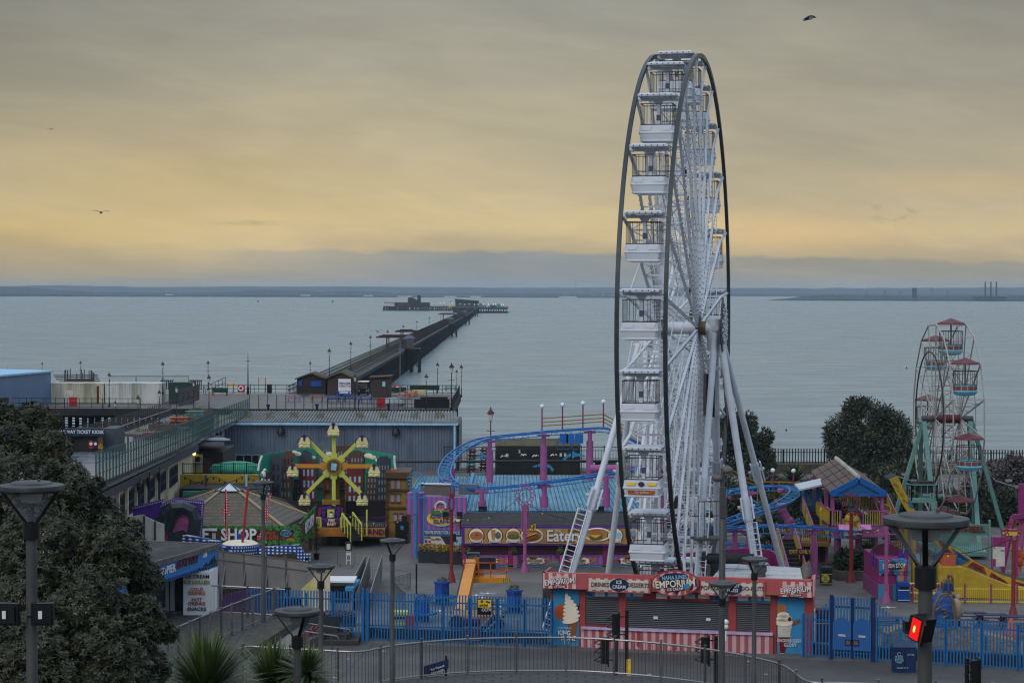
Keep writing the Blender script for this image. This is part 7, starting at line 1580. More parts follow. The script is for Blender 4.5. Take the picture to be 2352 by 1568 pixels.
t=th('bollard_pole','slim grey pole in a brown box right of the gift shop','pole',G(708,1262)); q=G(708,1262); m=MB(); m.cyl(q,q+Z*3.,.06,n=8); m.build('pole','grey_post',t); m=MB(); m.box(q.x-.25,q.x+.25,q.y-.25,q.y+.25,0,.9); m.build('box','brown_wall',t)
t=th('topiary','dark spiral topiary in a pot on the fairground asphalt','topiary',G(727,1284)); q=G(727,1284); m=MB()
for k in range(6):leaves(m,q+Z*(.75+k*.32),(.2-k*.012,.2-k*.012,.13),120,.09)
m.build('crown','leaf_dark',t); m=MB(); m.cyl(q,q+Z*2.5,.03,n=6); m.i=1; m.lathe([(.16,0),(.22,.45)],q,10); m.build('pot',['leaf_stem','black'],t)
for x,y0,y1,lab in((800.5,1244,1296,'grey floodlight on a white trestle standing in the open asphalt'),(691,1234,1266,'grey floodlight on a white trestle by the gift shop corner'),(492,1219,1250,'grey floodlight on a white trestle before the gift shop letters')):
 q=G(x,y1) if x>600 else V((P(x,y1,133).x,133,0)); d=q.y; t=th('standing_floodlight',lab,'floodlight',q,'floodlights on white trestles'); zt=P(x,y0,d).z
 m=MB()
 for e in(-.14,.14):m.bar((q.x+e,q.y,0),(q.x+e,q.y,zt-.6),.05)
 for k in range(3):m.bar((q.x-.14,q.y,.3+k*.35),(q.x+.14,q.y,.3+k*.35),.04)
 m.box(q.x-.15,q.x+.15,q.y-.05,q.y+.05,zt-.9,zt-.65); m.build('stand','white_paint',t); m=MB(); m.box(q.x-.22,q.x+.22,q.y-.06,q.y+.1,zt-.62,zt); m.build('housing','shed_dark',t); m=MB(); m.box(q.x-.13,q.x+.13,q.y-.07,q.y-.055,zt-.52,zt-.12); m.build('lens','off_white',t)
lr=th('lightning_ride','blue dotted ride with folded arms and red lightning bolts on its drum','fairground ride',G(552,1345))
dc=P(552,1262,127)
m=MB(); m.lathe([(1.1,-.55),(1.28,.35),(1.2,.4)],dc,10); m.build('drum','dots_blue',lr); m=MB(); m.lathe([(1.15,.4),(.9,.55),(0,.58)],dc,20); m.build('drum_top','cream',lr); m=MB(); m.cyl((dc.x,dc.y,0),(dc.x,dc.y,dc.z-.5),.6,n=12); m.build('pedestal','navy_fence',lr)
m=MB(); m.bar(dc+V((1.1,-.2,-.05)),P(686,1259,126),.42,.5); m.bar(P(684,1259,126),P(696,1283,126),.36,.5); m.bar(P(694,1284,126),P(708,1284,126),.3,.3); m.bar(P(708,1286,126),P(708,1271,126),.3,.3); m.build('arm','dots_blue',lr)
m=MB(); m.bar(P(507,1250,128),P(478,1247,128),.5,.45); m.bar(P(478,1247,128),P(424,1238,129),.42,.6); m.build('arm','dots_blue',lr); m=MB(); m.bar(P(510,1258,127.5),P(490,1260,127.5),.3,.4); m.bar(P(553,1225,128.5),P(553,1250,128.5),.4,.4); m.build('arm','royal_blue',lr)
def bolt(px,d,w=.07):m=MB(); m.prism([P(x,y,d) for x,y in px][::-1],(0,w,0)); return m.build('lightning_bolt','dots_red',lr)
bolt([(516.5,1122),(520,1124),(528,1186),(524,1183),(516,1168),(521,1222),(525,1220),(523,1243),(517,1228),(519,1226),(510,1163),(518,1172)],126.5); m=MB(); m.prism([P(x,y,126.2) for x,y in((567,1122),(571,1121),(559,1244),(554,1244))][::-1],(0,.35,0)); m.build('lightning_bolt','red',lr); bolt([(622,1132),(625,1131),(611,1170),(619,1174),(604,1215),(602,1230),(593,1243),(591,1230),(596,1228),(606,1188),(597,1192)],127)
wl=th('ride_hoarding','row of grey framed metal panels hiding the lightning ride','hoarding',G(600,1392)); HW=Wall(498,121,712,116)
hx=[498,512,559,610,656,708,760]
for i,(x0,x1) in enumerate(zip(hx,hx[1:])):
 if i==5:break
 y=lerp(1267,1291,(x0-498)/214); a,b=HW.pt(x0+.6,y),HW.pt(x1-.6,y); zt=3.15; m=MB()
 m.hexa([V((a.x,a.y,.9)),V((b.x,b.y,.9)),V((b.x,b.y+.05,.9)),V((a.x,a.y+.05,.9)),V((a.x,a.y,zt)),V((b.x,b.y,zt)),V((b.x,b.y+.05,zt)),V((a.x,a.y+.05,zt))]); p_=m.build('panel','grey_panel',wl)
 m=MB()
 for z in(.95,lerp(.9,zt,.76),zt):m.bar(V((a.x,a.y-.03,z)),V((b.x,b.y-.03,z)),.05)
 m.bar(V((a.x,a.y-.04,0)),V((a.x,a.y-.04,zt+.15)),.09); m.bar(V((a.x-.1,a.y-.3,.5)),V((a.x+.12,a.y-.08,zt-.9)),.09); m.build('panel_frame','chrome',p_)
HW2=Wall(650,119,735,113)
t=th('yellow_hoarding','sloping pale yellow board beside the grey ride panels','hoarding',G(700,1400)); m=MB(); m.prism([P(x,y,115.5) for x,y in((692,1352),(735,1314),(735,1440),(692,1440))],(0,.1,0)); m.build('board','pale_yellow',t); m=MB(); m.prism([P(x,y,114) for x,y in((721,1314),(758,1300),(758,1420),(721,1440))],(0,.1,0)); m.build('board','cream_wall',t)
m=MB(); m.prism([P(x,y,117) for x,y in((512,1352),(690,1348),(692,1400),(512,1400))],(0,.1,0)); tag(m.build('dark_screen','black',loc=G(600,1400)),'black screen under the grey ride panels','screen')
m=MB(); n=14; m.prism([P(x,y,112.5) for x,y in[(506,1420),(506,1385)]+[(506+100*math.sin(k/n*1.5),1368-28*math.sin(k/n*1.5)+14*(k/n)**2) for k in range(1,n)]+[(610,1420)]],(0,.1,0)); tag(m.build('curved_screen','dark_purple',loc=G(560,1445)),'purple curved ride board behind the blue fence','hoarding')
t=th('ride_backboard','tall purple studded backboard painted with dark mechanical arms','backboard',G(400,1300))
m=MB(); m.prism([P(x,y,131) for x,y in((292,1166),(377,1145),(371,1157),(400,1143),(469,1150),(462,1248),(370,1250),(300,1225))][::-1],(0,.15,0)); m.build('board','purple',t)
m=MB(); m.prism([P(x,y,130.95) for x,y in((362,1200),(380,1185),(445,1175),(455,1190),(450,1246),(372,1246))][::-1],(0,.04,0)); m.build('pink_field','pink_art',t)
m=MB(); m.tube([P(x,y,130.8) for x,y in((376,1212),(380,1180),(398,1165),(420,1163),(442,1172),(449,1192),(444,1225))],.42,8); m.tube([P(x,y,130.7) for x,y in((384,1218),(392,1190),(404,1172))],.36,4); m.prism([P(x,y,130.7) for x,y in((384,1246),(386,1226),(420,1216),(440,1232),(442,1246))][::-1],(0,.1,0)); m.tube([P(x,y,130.7) for x,y in((360,1196),(375,1188),(384,1200))],.25,5); m.build('painted_arms','slate_art',t)
m=MB()
edge=[(292,1168),(377,1147),(372,1159),(400,1145),(467,1152),(460,1246)]
for(xa_,ya),(xb_,yb) in zip(edge,edge[1:]):
 n=max(2,int(math.hypot(xb_-xa_,yb-ya)/5))
 for k in range(n):q=P(lerp(xa_,xb_,k/n)-1.5,lerp(ya,yb,k/n)+3,130.9); m.ball(q,.06,6,4)
m.build('bulb_studs','lilac_grey',t)
for i,(x0,x1,y0,y1) in enumerate(((296,331,1186,1181),(331,356,1184,1196),(356,377,1196,1203))):
 m=MB(); m.prism([P(x,y,127) for x,y in((x0,y0),(x1,y1),(x1,1250),(x0,1250))],(0,.1,0)); m.i=1; m.bar(P(x0,y0,126.9),P(x0,1250,126.9),.1); o=tag(m.build('white_screen',['off_white','shed_dark'],loc=G(330,1300)),'white fabric screen panel before the purple backboard, %s'%('leftmost','middle one','rightmost')[i],'screen','white screens by the purple backboard')
pr_=th('pier_cafe','flat roofed snack building with a blue pier and railway fascia','cafe',G(420,1412,TZ))
CF=Wall(250,69.5,500,78)
fa,fb=CF.pt(300,1330),CF.pt(499,1278); z1_=CF.pt(499,1256).z; z0_=CF.pt(499,1300).z
a,b=V((CF.pt(240,1300).x,CF.pt(240,1300).y,0)),V((fb.x,fb.y,0)); n_=CF.n
m=MB(); m.hexa([a+Z*z0_,b+Z*z0_,b-n_*.3+Z*z0_,a-n_*.3+Z*z0_,a+Z*z1_,b+Z*z1_,b-n_*.3+Z*z1_,a-n_*.3+Z*z1_]); fs=m.build('fascia','sky_blue_bright',pr_)
m=MB(); m.hexa([a+n_*.02+Z*z1_,b+n_*.02+Z*z1_,b-n_*7+Z*z1_,a-n_*7+Z*z1_,a+n_*.02+Z*(z1_+.12),b+n_*.02+Z*(z1_+.12),b-n_*7+Z*(z1_+.12),a-n_*7+Z*(z1_+.12)]); rf=m.build('roof','roof_felt',pr_)
m=MB(); m.bar(b+n_*.05+Z*(z1_+.05),a+n_*.05+Z*(z1_+.05),.08,.2); m.bar(b+n_*.05+Z*(z1_+.05),b-n_*7+Z*(z1_+.05),.08,.2); m.build('roof_edge','concrete',rf); m=MB(); m.bar(b-n_*6.8+Z*(z1_+.18),a-n_*6.8+Z*(z1_+.18),.25,.2); m.build('moss_edge','moss',rf)
c=CF.pt(408,1303,.03); txt('PIER',CF.pt(393,1306,.03),CF.u,Z,.3,'white_paint',fs,.95,1.); txt('&',CF.pt(409,1299,.03),CF.u,Z,.28,'maroon_paint',fs,.9,.3); txt('RAILWAY',CF.pt(434,1289.5,.03),CF.u,Z,.3,'maroon_paint',fs,.92,.3); txt('SOUTHEND',CF.pt(352,1320,.03),CF.u,Z,.3,'white_paint',fs,.95,.8)
m=MB(); L_=(b-a).length
for k in range(30):q=b-CF.u*(.12+k*.16); m.hexa([q+n_*.015+Z*(z0_+.01),q+CF.u*.08+n_*.015+Z*(z0_+.01),q+CF.u*.08+n_*.005+Z*(z0_+.01),q+n_*.005+Z*(z0_+.01),q+n_*.015+Z*(z0_+.12),q+CF.u*.08+n_*.015+Z*(z0_+.12),q+CF.u*.08+n_*.005+Z*(z0_+.12),q+n_*.005+Z*(z0_+.12)])
m.build('border_tiles','navy_paint',fs)
sk_=[(0,.14),(1.15,.14),(1.15,.2),(1.0,.2),(1.0,.26),(.85,.26),(.85,.21),(.6,.21),(.6,.27),(.45,.34),(.3,.42),(.3,.2),(.22,.2),(.22,.38),(.15,.46),(.1,.3),(0,.26)]
m=MB(); m.prism([b-CF.u*(.1+x)+n_*.012+Z*(z0_+y) for x,y in sk_],n_*.01); m.build('skyline','black',fs); m=MB(); q=CF.pt(469,1274,.02)
for e,r in((-.1,.07),(0,.12),(.1,.07)):m.ball(q+CF.u*e+Z*(r-.1),r,10,6,(1,.15,1))
m.build('cloud','white_paint',fs)
a_,b_=P(421,1410,76.4),P(484,1410,76.4); m=MB(); m.box(a_.x,b_.x,76.4,78.2,TZ,z0_-.01); mw_=m.build('menu_wall','white_paint',pr_)
c_=P(340,1410,76.6); m=MB(); m.box(c_.x,a_.x,76.6,82,TZ,z0_-.01); m.build('wall','glass_front',pr_)
for x0,x1,mt in((380,388,'pale_grey'),(391,401,'pale_grey'),(404,418,'window_dark')):p0,p1=P(x0,1400,76.5),P(x1,1400,76.5); m=MB(); m.box(p0.x,p1.x,76.5,76.6,TZ+.15,z0_-.1); m.build('glazing',mt,pr_)
for t_,y,hh,mt in(('TAKEAWAY',1307,.14,'black'),('ICE CREAM',1323.5,.14,'dark_green'),('ICE LOLLIES',1336.5,.14,'mustard'),('COLD\nDRINKS',1357,.135,'orange'),('HOT\nDRINKS',1381,.135,'brick_red'),('SNACKS',1398,.14,'navy_paint')):txt(t_,P(452,y,76.36),(1,0,0),Z,hh,mt,mw_,1.,.8)
q=CF.pt(330,1250)-n_*4+V((0,0,0)); q.z=z1_+.12
m=MB(); m.box(q.x-.35,q.x+.35,q.y-.35,q.y+.35,q.z,q.z+.15); m.lathe([(.32,.15),(.3,.3),(.1,.38),(0,.4)],q,14); m.build('roof_vent','off_white',rf,True)
m=MB(); q2=q+V((1.6,-.2,0)); m.cyl(q2,q2+Z*.35,.09,n=8); m.tube([q2+V((-.7,.2,.1)),q2+V((-.2,0,.25)),q2+V((0,0,.2))],.03,5); m.build('flue_pipe','black',rf,True)
for i,(pts,lab) in enumerate((([(796,1352),(838,1300)],'left'),([(818,1362),(848,1305)],'middle'),([(846,1372),(876,1305)],'right'))):
 a,b=P(*pts[0],118),P(*pts[1],130); t=th('ride_ramp_rail','silver panelled ramp rail beside the grey hoarding, %s of three'%lab,'ramp rail',(a.x,a.y,0),'silver ramp rails')
 m=MB(); q0,q1=V((a.x,a.y,0)),V((b.x,b.y,.2)); m.hexa([q0,q1,q1+V((.06,0,0)),q0+V((.06,0,0)),q0+Z*(a.z*.8+.2),q1+Z*1.5,q1+V((.06,0,1.5)),q0+V((.06,0,a.z*.8+.2))]); m.build('side_panel','grey_panel',t); m=MB(); m.tube([a,b],.04,6); m.build('handrail','chrome',t)
t=th('pay_booth','small white pay booth with a dark window by the ramps','booth',G(781,1400)); q=V((P(782,1380,118).x,118,0)); zt=P(782,1332,118).z
m=MB(); m.box(q.x-.75,q.x+.75,118,119.6,0,zt-.1); m.build('body','pale_grey',t); m=MB(); m.box(q.x-.9,q.x+.85,117.7,119.8,zt-.1,zt); m.build('roof','white_paint',t); m=MB(); m.box(q.x-.6,q.x+.6,117.95,118,zt-1.3,zt-.3); m.build('window','window_dark',t)
m=MB(); a,b=P(802,1353,117),P(818,1333,121); m.bar(a,b,.5,.2); tag(m.build('blue_cover','sky_blue',loc=a),'bright blue padded cover on the ride ramp','cover')
def barrier(label,a,b,grp='crowd barriers'):
 t=th('crowd_barrier',label,'crowd barrier',a,grp); u=(b-a); m=MB(); m.tube([a+Z*.15,a+Z*1.05,b+Z*1.05,b+Z*.15,a+Z*.15],.025,6); n=int(u.length/.13)
 for i in range(1,n):q=a+u*(i/n); m.bar(q+Z*.15,q+Z*1.05,.015)
 m.build('panel','chrome',t); m=MB(); s_=u.normalized().cross(Z)*.25
 for k in(.15,.85):q=a+u*k; m.bar(q-s_,q+s_,.04); m.bar(q,q+Z*.2,.04)
 m.build('foot','chrome',t)
for i,(p0,p1) in enumerate((((822,1342),(875,1342)),((905,1344),(943,1350)),((943,1352),(906,1362)),((775,1300),(815,1304)),((905,1372),(930,1400)))):barrier('silver crowd barrier on the asphalt behind the blue fence, %s of five'%ordn(i),G(*p0),G(*p1))
m=MB(); q=G(956.5,1363); m.box(q.x-.05,q.x+.05,q.y-.05,q.y+.05,0,1.9); tag(m.build('marker_post','black',loc=q),'plain black post standing alone on the asphalt','post')
for x,y,lab,hh in((1015,1386,'octagonal blue planter box with a round bench and small bush',1.4),(970,1425,'octagonal blue planter box left of the boom lift',1.3),(1181,1405,'octagonal blue planter box with a bush right of the boom lift',1.35)):
 q=G(x,y); t=th('blue_planter',lab,'planter',q,'blue planter boxes with benches'); m=MB(); m.lathe([(.44,.0),(.44,hh*.9),(.5,hh*.9),(.5,hh*.9+.12)],q,8); m.build('box','royal_blue',t); m=MB(); m.lathe([(.5,.4),(.85,.4),(.85,.5),(.5,.5)],q,8); m.build('bench','sky_blue_dk',t); m=MB(); leaves(m,q+Z*(hh*.9+.12),(.34,.34,.25),320,.1); m.build('bush','leaf_green',t)
for i,(x0,x1,y) in enumerate(((560,690,1478),(690,800,1455),(925,1010,1470),(1120,1250,1472))):pass
t=th('stair_rail','chrome handrail loop on the steps down inside the left blue fence','handrail',G(1130,1465)); m=MB()
for k in(0,1):a,b,c=P(1098+k*14,1444+k*8,108.5-k),P(1134+k*10,1410+k*10,110-k),P(1160+k*30,1412+k*10,110-k); m.tube([a,b,c],.035,6); m.cyl((b.x,b.y,0),b,.03,n=6); m.cyl((c.x,c.y,0),c,.03,n=6)
m.build('rail','chrome',t,True)
q=G(937,1466); m=MB(); m.box(q.x-.25,q.x+.25,q.y+1,q.y+1.4,0,1.1); tag(m.build('red_barrier','red',loc=q),'red plastic barrier block behind the blue fence','barrier')
bw=th('ferris_wheel','smaller white ferris wheel with mint green legs and red canopies on the right','ferris wheel',G(2176,1250))
BC=P(2176,961.5,150); BR=7.2; ba=lambda r,t,x:BC+V((x,-cos(t)*r,sin(t)*r)); BX=1.12; BP=37.
for s in(-1,1):
 m=MB(); m2=MB()
 for g in range(16):
  t,t2=rad(BP+22.5*g),rad(BP+22.5*(g+1)); m.bar(ba(BR,t,s*BX),ba(BR,t2,s*BX),.09); m.bar(ba(.2,t,s*.95),ba(BR,t,s*BX),.07,.11)
  m.bar(ba(BR*.62,t,s*BX),ba(BR*.62,t2,s*BX),.05)
 m.build('rim','wheel_spoke',bw)
m=MB()
for g in range(16):
 t=rad(BP+22.5*g)
 for r in(.35,.62,.82,1):m.bar(ba(BR*r,t,-BX),ba(BR*r,t,BX),.045)
 m.bar(ba(BR*.35,t,-BX),ba(BR*.82,t,BX),.035); m.bar(ba(BR*.35,t,BX),ba(BR*.82,t,-BX),.035)
m.build('cross_braces','wheel_spoke',bw)
m=MB(); m.tube([ba(5.05,2*PI*k/48,-BX-.25) for k in range(49)],.06,6); m.build('drive_hoop','hoop_dark',bw,True)
m=MB(); m.cyl(BC-V((BX+.8,0,0)),BC+V((BX+.8,0,0)),.24,n=12); m.i=1; m.cyl(BC-V((.8,0,0)),BC+V((1.,0,0)),.34,n=14); m.build('axle',['grey_post','canopy_red'],bw,True)
for a,f in(((2121,966),(2036,1246,150)),((2122,966),(2155,1262,145)),((2116,966),(2113,1226,155)),((2228,966),(2250,1268,144)),((2232,966),(2312,1246,150)),((2226,966),(2238,1226,156))):
 q=P(f[0],f[1],f[2]); q.z=0; m=MB(); m.bar(P(a[0],a[1],150),q,.33,.28); m.build('leg','mint',bw)
m=MB(); a,b=P(2083,1147,143.5),P(2147,1147,143.5); z=a.z; m.box(a.x,b.x,142.8,144.8,z-.15,z); m.build('drive_platform','mint',bw); rail_box(bw,[V((a.x,143.9,z)),V((a.x+.2,142.8,z)),V((b.x,142.8,z)),V((b.x,144.6,z))],1.15,.45,'mint','mint')
m=MB(); q=P(2128,1118,143.2); m.box(q.x-.6,q.x+.5,143,144,q.z-.4,q.z+.4); m.cyl(q+V((-1,.2,.1)),q+V((0,.2,.1)),.3,n=10); m.build('drive_motor','stair_dark',bw)
for x,y,d in((2316,1112,149),(2078,1098,149)):q=P(x,y,d); m=MB(); m.bar(q-V((1.,0,-.3)),q+V((.6,0,-.2)),.08); m.box(q.x-.2,q.x+.3,q.y,q.y+.3,q.z+.2,q.z+.35); m.box(q.x+.5,q.x+.9,q.y,q.y+.3,q.z-.3,q.z-.1); m.build('floodlight_bar','pale_grey',bw)
a,b=P(2148,1215,141),P(2274,1215,141); m=MB(); m.box(a.x,b.x,141,141.15,a.z-.42,a.z+.36); sb=m.build('name_board','mint_sign',bw); txt('BIG WHEEL',P(2208,1215,140.9),(1,0,0),Z,.42,'wheel_letter',sb,1.15,1.4); txt('BIG WHEEL',P(2207,1214.5,140.8),(1,0,0),Z,.38,'gold_red',sb,1.15,.3)
m=MB(); m.box(a.x,b.x,141.3,147.5,.2,.5); m.box(a.x,b.x-.4,145,145.2,.5,2.2); m.build('boarding_deck','mint',bw); rail_box(bw,[V((a.x,141,.3)),V((b.x,141,.3))],.95,.14,'mint','mint')
for x in(2149,2273):q=P(x,1204,140.9); m=MB(); m.bar((q.x,140.9,0),q+Z*.2,.12); m.ball(q+Z*.25,.1,6,5); m.build('sign_post','mint',bw)
cb_=th('wheel_gondola','','gondola',(0,0,0),'red topped gondolas on the smaller wheel')
m=MB(); m.lathe([(1.08,-.02),(1.0,.12),(.5,.3),(.06,.46),(0,.48)],(0,0,0),12); m.build('canopy','canopy_red',cb_)
m=MB(); m.cyl((0,0,-1.75),(0,0,.2),.06,n=8); m.build('centre_pole','gold_trim',cb_); m=MB()
for k in range(28):e=V((cos(2*PI*k/28),sin(2*PI*k/28),0))*.86; m.bar(e-Z*.5,e-Z*1.5,.026)
for z in(-.5,-1.5):m.tube([V((.86*cos(a),.86*sin(a),z)) for a in[2*PI*k/20 for k in range(21)]],.025,4)
m.build('cage','cage_brown',cb_); m=MB(); m.lathe([(.3,-2.3),(.75,-2.22),(.92,-2.02),(.95,-1.95),(.86,-1.9),(.88,-1.52),(.84,-1.5)],(0,0,0),12); t_=m.build('tub','cab_blue',cb_); m=MB()
for k in range(12):e0,e1=2*PI*(k+.08)/12,2*PI*(k+.92)/12; m.add([V((.885*cos(e)*1.,.885*sin(e)*1.,z)) for e,z in((e0,-1.86),(e1,-1.86),(e1,-1.58),(e0,-1.58))],[(0,1,2,3)])
m.build('painted_panel','gold_red',t_)
BN={0:'upper one on its near side',1:'topmost',2:'upper one on its far side',3:'far side, level with the red axle',4:'low on its far side',5:'lowest, behind the mint sign',6:'low near side one above the lamp head',7:'near side, just below the axle'}
for g in range(8):
 p=ba(BR,rad(BP+45*g),0); lab='blue gondola with red canopy, smaller wheel, '+BN[g]
 if g==0:cb_.location=p; cb_['label']=lab
 else:dup(cb_,p,0,lab)
t=th('pink_ride','pink framed ride with orange seats and steps at the right edge','fairground ride',G(2335,1300)); m=MB()
for x0,y0,x1,y1 in((2302,1310,2327,1186),(2327,1186,2360,1184),(2338,1310,2350,1190)):m.bar(P(x0,y0,137),P(x1,y1,138),.3)
q=P(2350,1150,138); m.box(q.x-.3,q.x+.6,137.8,138.2,q.z-1.5,q.z+1.2); m.build('frame','magenta',t); m=MB()
for k in range(5):q=P(2318,1300,134)+V((k*.4,.35*k,0)); m.box(q.x,q.x+2,q.y,q.y+.4,.2*k,.2*k+.2)
m.build('steps','pale_grey',t); m=MB()
for x,y in((2338,1268),(2347,1275),(2343,1288)):q=P(x,y,132); m.ball(q,.3,8,6,(.8,1,1.3)); m.cyl(q-Z*.7,q,.12,n=6)
m.build('seat','orange',t,True)
for x,y,w,h,lab,mt in((2294,1266,14,34,'pink and white ride notice board before the mint platform','off_white'),(2320,1222,17,7,'yellow ride sign with purple letters behind the red ring pole','yellow'),(2105,1280,8,30,'narrow ride notice board behind the yellow support post','pale_blue')):
 q=P(x,y,131); sx,sz=w/F*131,h/F*131; t=th('notice_board',lab,'sign',(q.x,131,0)); m=MB(); m.box(q.x-sx,q.x+sx,131,131.1,q.z-sz,q.z+sz); m.build('board',mt,t); m=MB(); m.box(q.x-sx,q.x+sx,130.97,131,q.z+sz*.35,q.z+sz); m.box(q.x-sx,q.x-sx*.5,130.97,131,q.z-sz,q.z-sz*.5); m.build('heading','magenta',t); m=MB()
 for e in(-1,1):m.bar((q.x+e*sx,131.1,0),(q.x+e*sx,131.1,q.z+sz),.12)
 m.build('post','magenta',t)
t=th('timber_planter','curved timber planter wall under the coaster station','planter',G(1955,1330)); m=MB(); pts=[G(x,y) for x,y in((1888,1312),(1905,1326),(1925,1333),(1998,1333),(2005,1310))]
for a,b in zip(pts,pts[1:]):m.hexa([a,b,b+V((.1,.25,0)),a+V((.1,.25,0)),a+Z*.62,b+Z*.62,b+V((.1,.25,.62)),a+V((.1,.25,.62))])
m.build('wall','timber_grey',t); m=MB(); m.prism([V((p.x,p.y+.2,0)) for p in pts][::-1],(0,0,.5)); m.build('soil','soil',t)
DZ=5.3
Rx=-6.95; FY=264.; NY=230.
m=MB(); m.box(-78,Rx,NY,FY,DZ-.55,DZ-.02); dk=th('pier_deck','broad timber deck of the pier entrance on dark iron legs','pier',(-40,245,-1)); m.build('deck','deck_boards',dk); m=MB(); m.box(-78,Rx+.1,NY-.2,NY,DZ-.8,DZ); m.box(Rx,Rx+.2,NY,FY,DZ-.9,DZ); m.build('fascia_beam','pier_iron',dk)
def bent(par,x0,x1,y,zt,n=3,r=.28,nm='pile_bent',mb=None):
 m=mb or MB()
 for k in range(n):x=lerp(x0,x1,k/(n-1)); m.cyl((x,y,-2),(x,y,zt),r,n=6)
 m.bar((x0,y,zt-.3),(x1,y,zt-.3),.25,.5); m.bar((x0,y,0),(x1,y,zt-.5),.1); m.bar((x1,y,0),(x0,y,zt-.5),.1)
 if mb is None:m.build(nm,'pier_iron',par)
for k in range(9):bent(dk,-76,Rx-.4,NY+1+k*4,DZ-.55,14)
RA=[(215,1116,8.0),(325,1069,7.4),(440,1016,6.3),(500,984,5.4),(572,953,5.3)]; ra=[G(x,y,z) for x,y,z in RA]; rp_=spline(ra,5)
wd=[lerp(7.5,8.5,i/(len(rp_)-1)) for i in range(len(rp_))]
rt_=[]
for i,p in enumerate(rp_):d=(rp_[min(i+1,len(rp_)-1)]-rp_[max(0,i-1)]).normalized(); s=V((-d.y,d.x,0)).normalized(); rt_.append(p+s*wd[i])
m=MB()
for i in range(len(rp_)-1):a,b,c,d=rp_[i],rp_[i+1],rt_[i+1],rt_[i]; k=Z*.4; m.hexa([a-k,b-k,c-k,d-k,a,b,c,d])
tag(m.build('ramp','ramp_wet',loc=ra[2]),kind='structure')
def glass_fence(label,path,h,post,gl,step,grp=None):
 t=th('glass_balustrade',label,'balustrade',path[0],grp); m=MB()
 for a,b in zip(path,path[1:]):m.quad(a+Z*.1,b+Z*.1,b+Z*h,a+Z*h)
 m.build('glass',gl,t); m=MB(); along(path,step,lambda p,d,k:(m.bar(p+V((.05,-.05,0)),p+V((.05,-.05,h*.96)),.08),m.ball(p+V((.1,-.1,h*.7)),.06,5,4),m.ball(p+V((.1,-.1,h*.35)),.06,5,4))); m.build('uprights',post,t); m=MB(); m.tube([p+Z*.08 for p in path],.06,5); m.build('base_rail',post,t); return t
glass_fence('long green tinted glass balustrade climbing beside the museum roof to the deck',[p+V((.1,0,0)) for p in rp_],1.95,'post_teal','glass_green',1.25)
glass_fence('far glass balustrade of the ramp with brown uprights',rt_,1.7,'cage_brown','glass_clear',1.2)
m=MB(); m.tube([p+V((.3,-.2,.75)) for p in rt_],.05,6); tag(m.build('ramp_handrail','chrome',loc=rt_[0]),'bright steel handrail along the far side of the ramp','handrail')
glass_fence('clear glass windbreak with steel uprights on the deck edge above the shed',[P(572,944,NY+.3),P(752,944,NY+.3)],2.,'grey_post','glass_clear',1.05)
ms=th('pier_museum','cream pier museum building with barred windows under the glass walled ramp','building',G(330,1200))
mp=[P(222,1131,116),P(442,1026,170)]; wb=V((.9,-.7,0)).normalized()
A,B=V((mp[0].x,mp[0].y,0)),V((mp[1].x,mp[1].y,0)); zA,zB=mp[0].z,mp[1].z; u=(B-A).normalized(); L_=(B-A).length; n_=V((u.y,-u.x,0))
def mw(x,z,o=0.):return A+u*x+n_*o+Z*z
def mbx(par,x0,x1,z0,z1,o0,o1,mat,nm,s=0.):
 m=MB(); m.hexa([mw(x0,z0,o1),mw(x1,z0+s,o1),mw(x1,z0+s,o0),mw(x0,z0,o0),mw(x0,z1,o1),mw(x1,z1+s,o1),mw(x1,z1+s,o0),mw(x0,z1,o0)]); return m.build(nm,mat,par)
mbx(ms,-2,L_,0,zA-.3,-6,0,'cream_wall','wall',zB-zA); mbx(ms,-2.5,L_+.3,zA-.35,zA+.15,-.2,.5,'dark_blue_trim','eaves',zB-zA)
m=MB()
for a,b in zip(rp_,rp_[1:]):
 f=lambda p:A+u*((p-A).dot(u))+n_*.45+Z*(zA+.16+(zB-zA)*((p-A).dot(u))/L_)
 if(b-A).dot(u)<L_:m.quad(a-Z*.05+V((.1,0,0)),b-Z*.05+V((.1,0,0)),f(b),f(a))
m.build('roof','roof_lead',ms);
xs=[0,3.6,7.4,11.4,16,21,27,34,42]; lett=['','MUSEUM','PIER','MUSEUM','','','','']
for i,(x0,x1) in enumerate(zip(xs,xs[1:])):
 if x1>L_+1:break
 s=(zB-zA)*x0/L_; mbx(ms,x0-.25,x0+.15,0,zA-.4+s,0,.3,'cream_wall','pilaster'); zt=zA-.95+s; w_=mbx(ms,x0+.5,x1-.5,zt-1.35,zt,0,.06,'window_dark','window'); m=MB(); n=int((x1-x0-1)/.45)
 for k in range(n+1):x=lerp(x0+.5,x1-.5,k/n); m.bar(mw(x,zt-1.35,.12),mw(x,zt,.12),.06)
 for z in(zt-1.35,zt-.7,zt):m.bar(mw(x0+.5,z,.12),mw(x1-.5,z,.12),.07)
 m.build('bars','dark_blue_trim',w_)
 if i<4 and lett[i]:b_=mbx(ms,x0+.5,x1-.5,zt-2.25,zt-1.45,0,.08,'sign_green','sign_panel'); txt(lett[i],mw((x0+x1)/2,zt-1.85,.12),u,Z,.55,'cream',b_,.75,.6)
 if i in(3,4,5):m=MB(); m.tube([mw(x1-.6,zA+s-.2,.45),mw(x1-.6,zt+.2,.45),mw(x1+.2,zt-.4,.35),mw(x1+.2,zt-3,.35),mw(x1+.8,zt-3.5,.3),mw(x1+.8,.5,.3)],.13,6); m.build('downpipe','dark_blue_trim',ms,True)
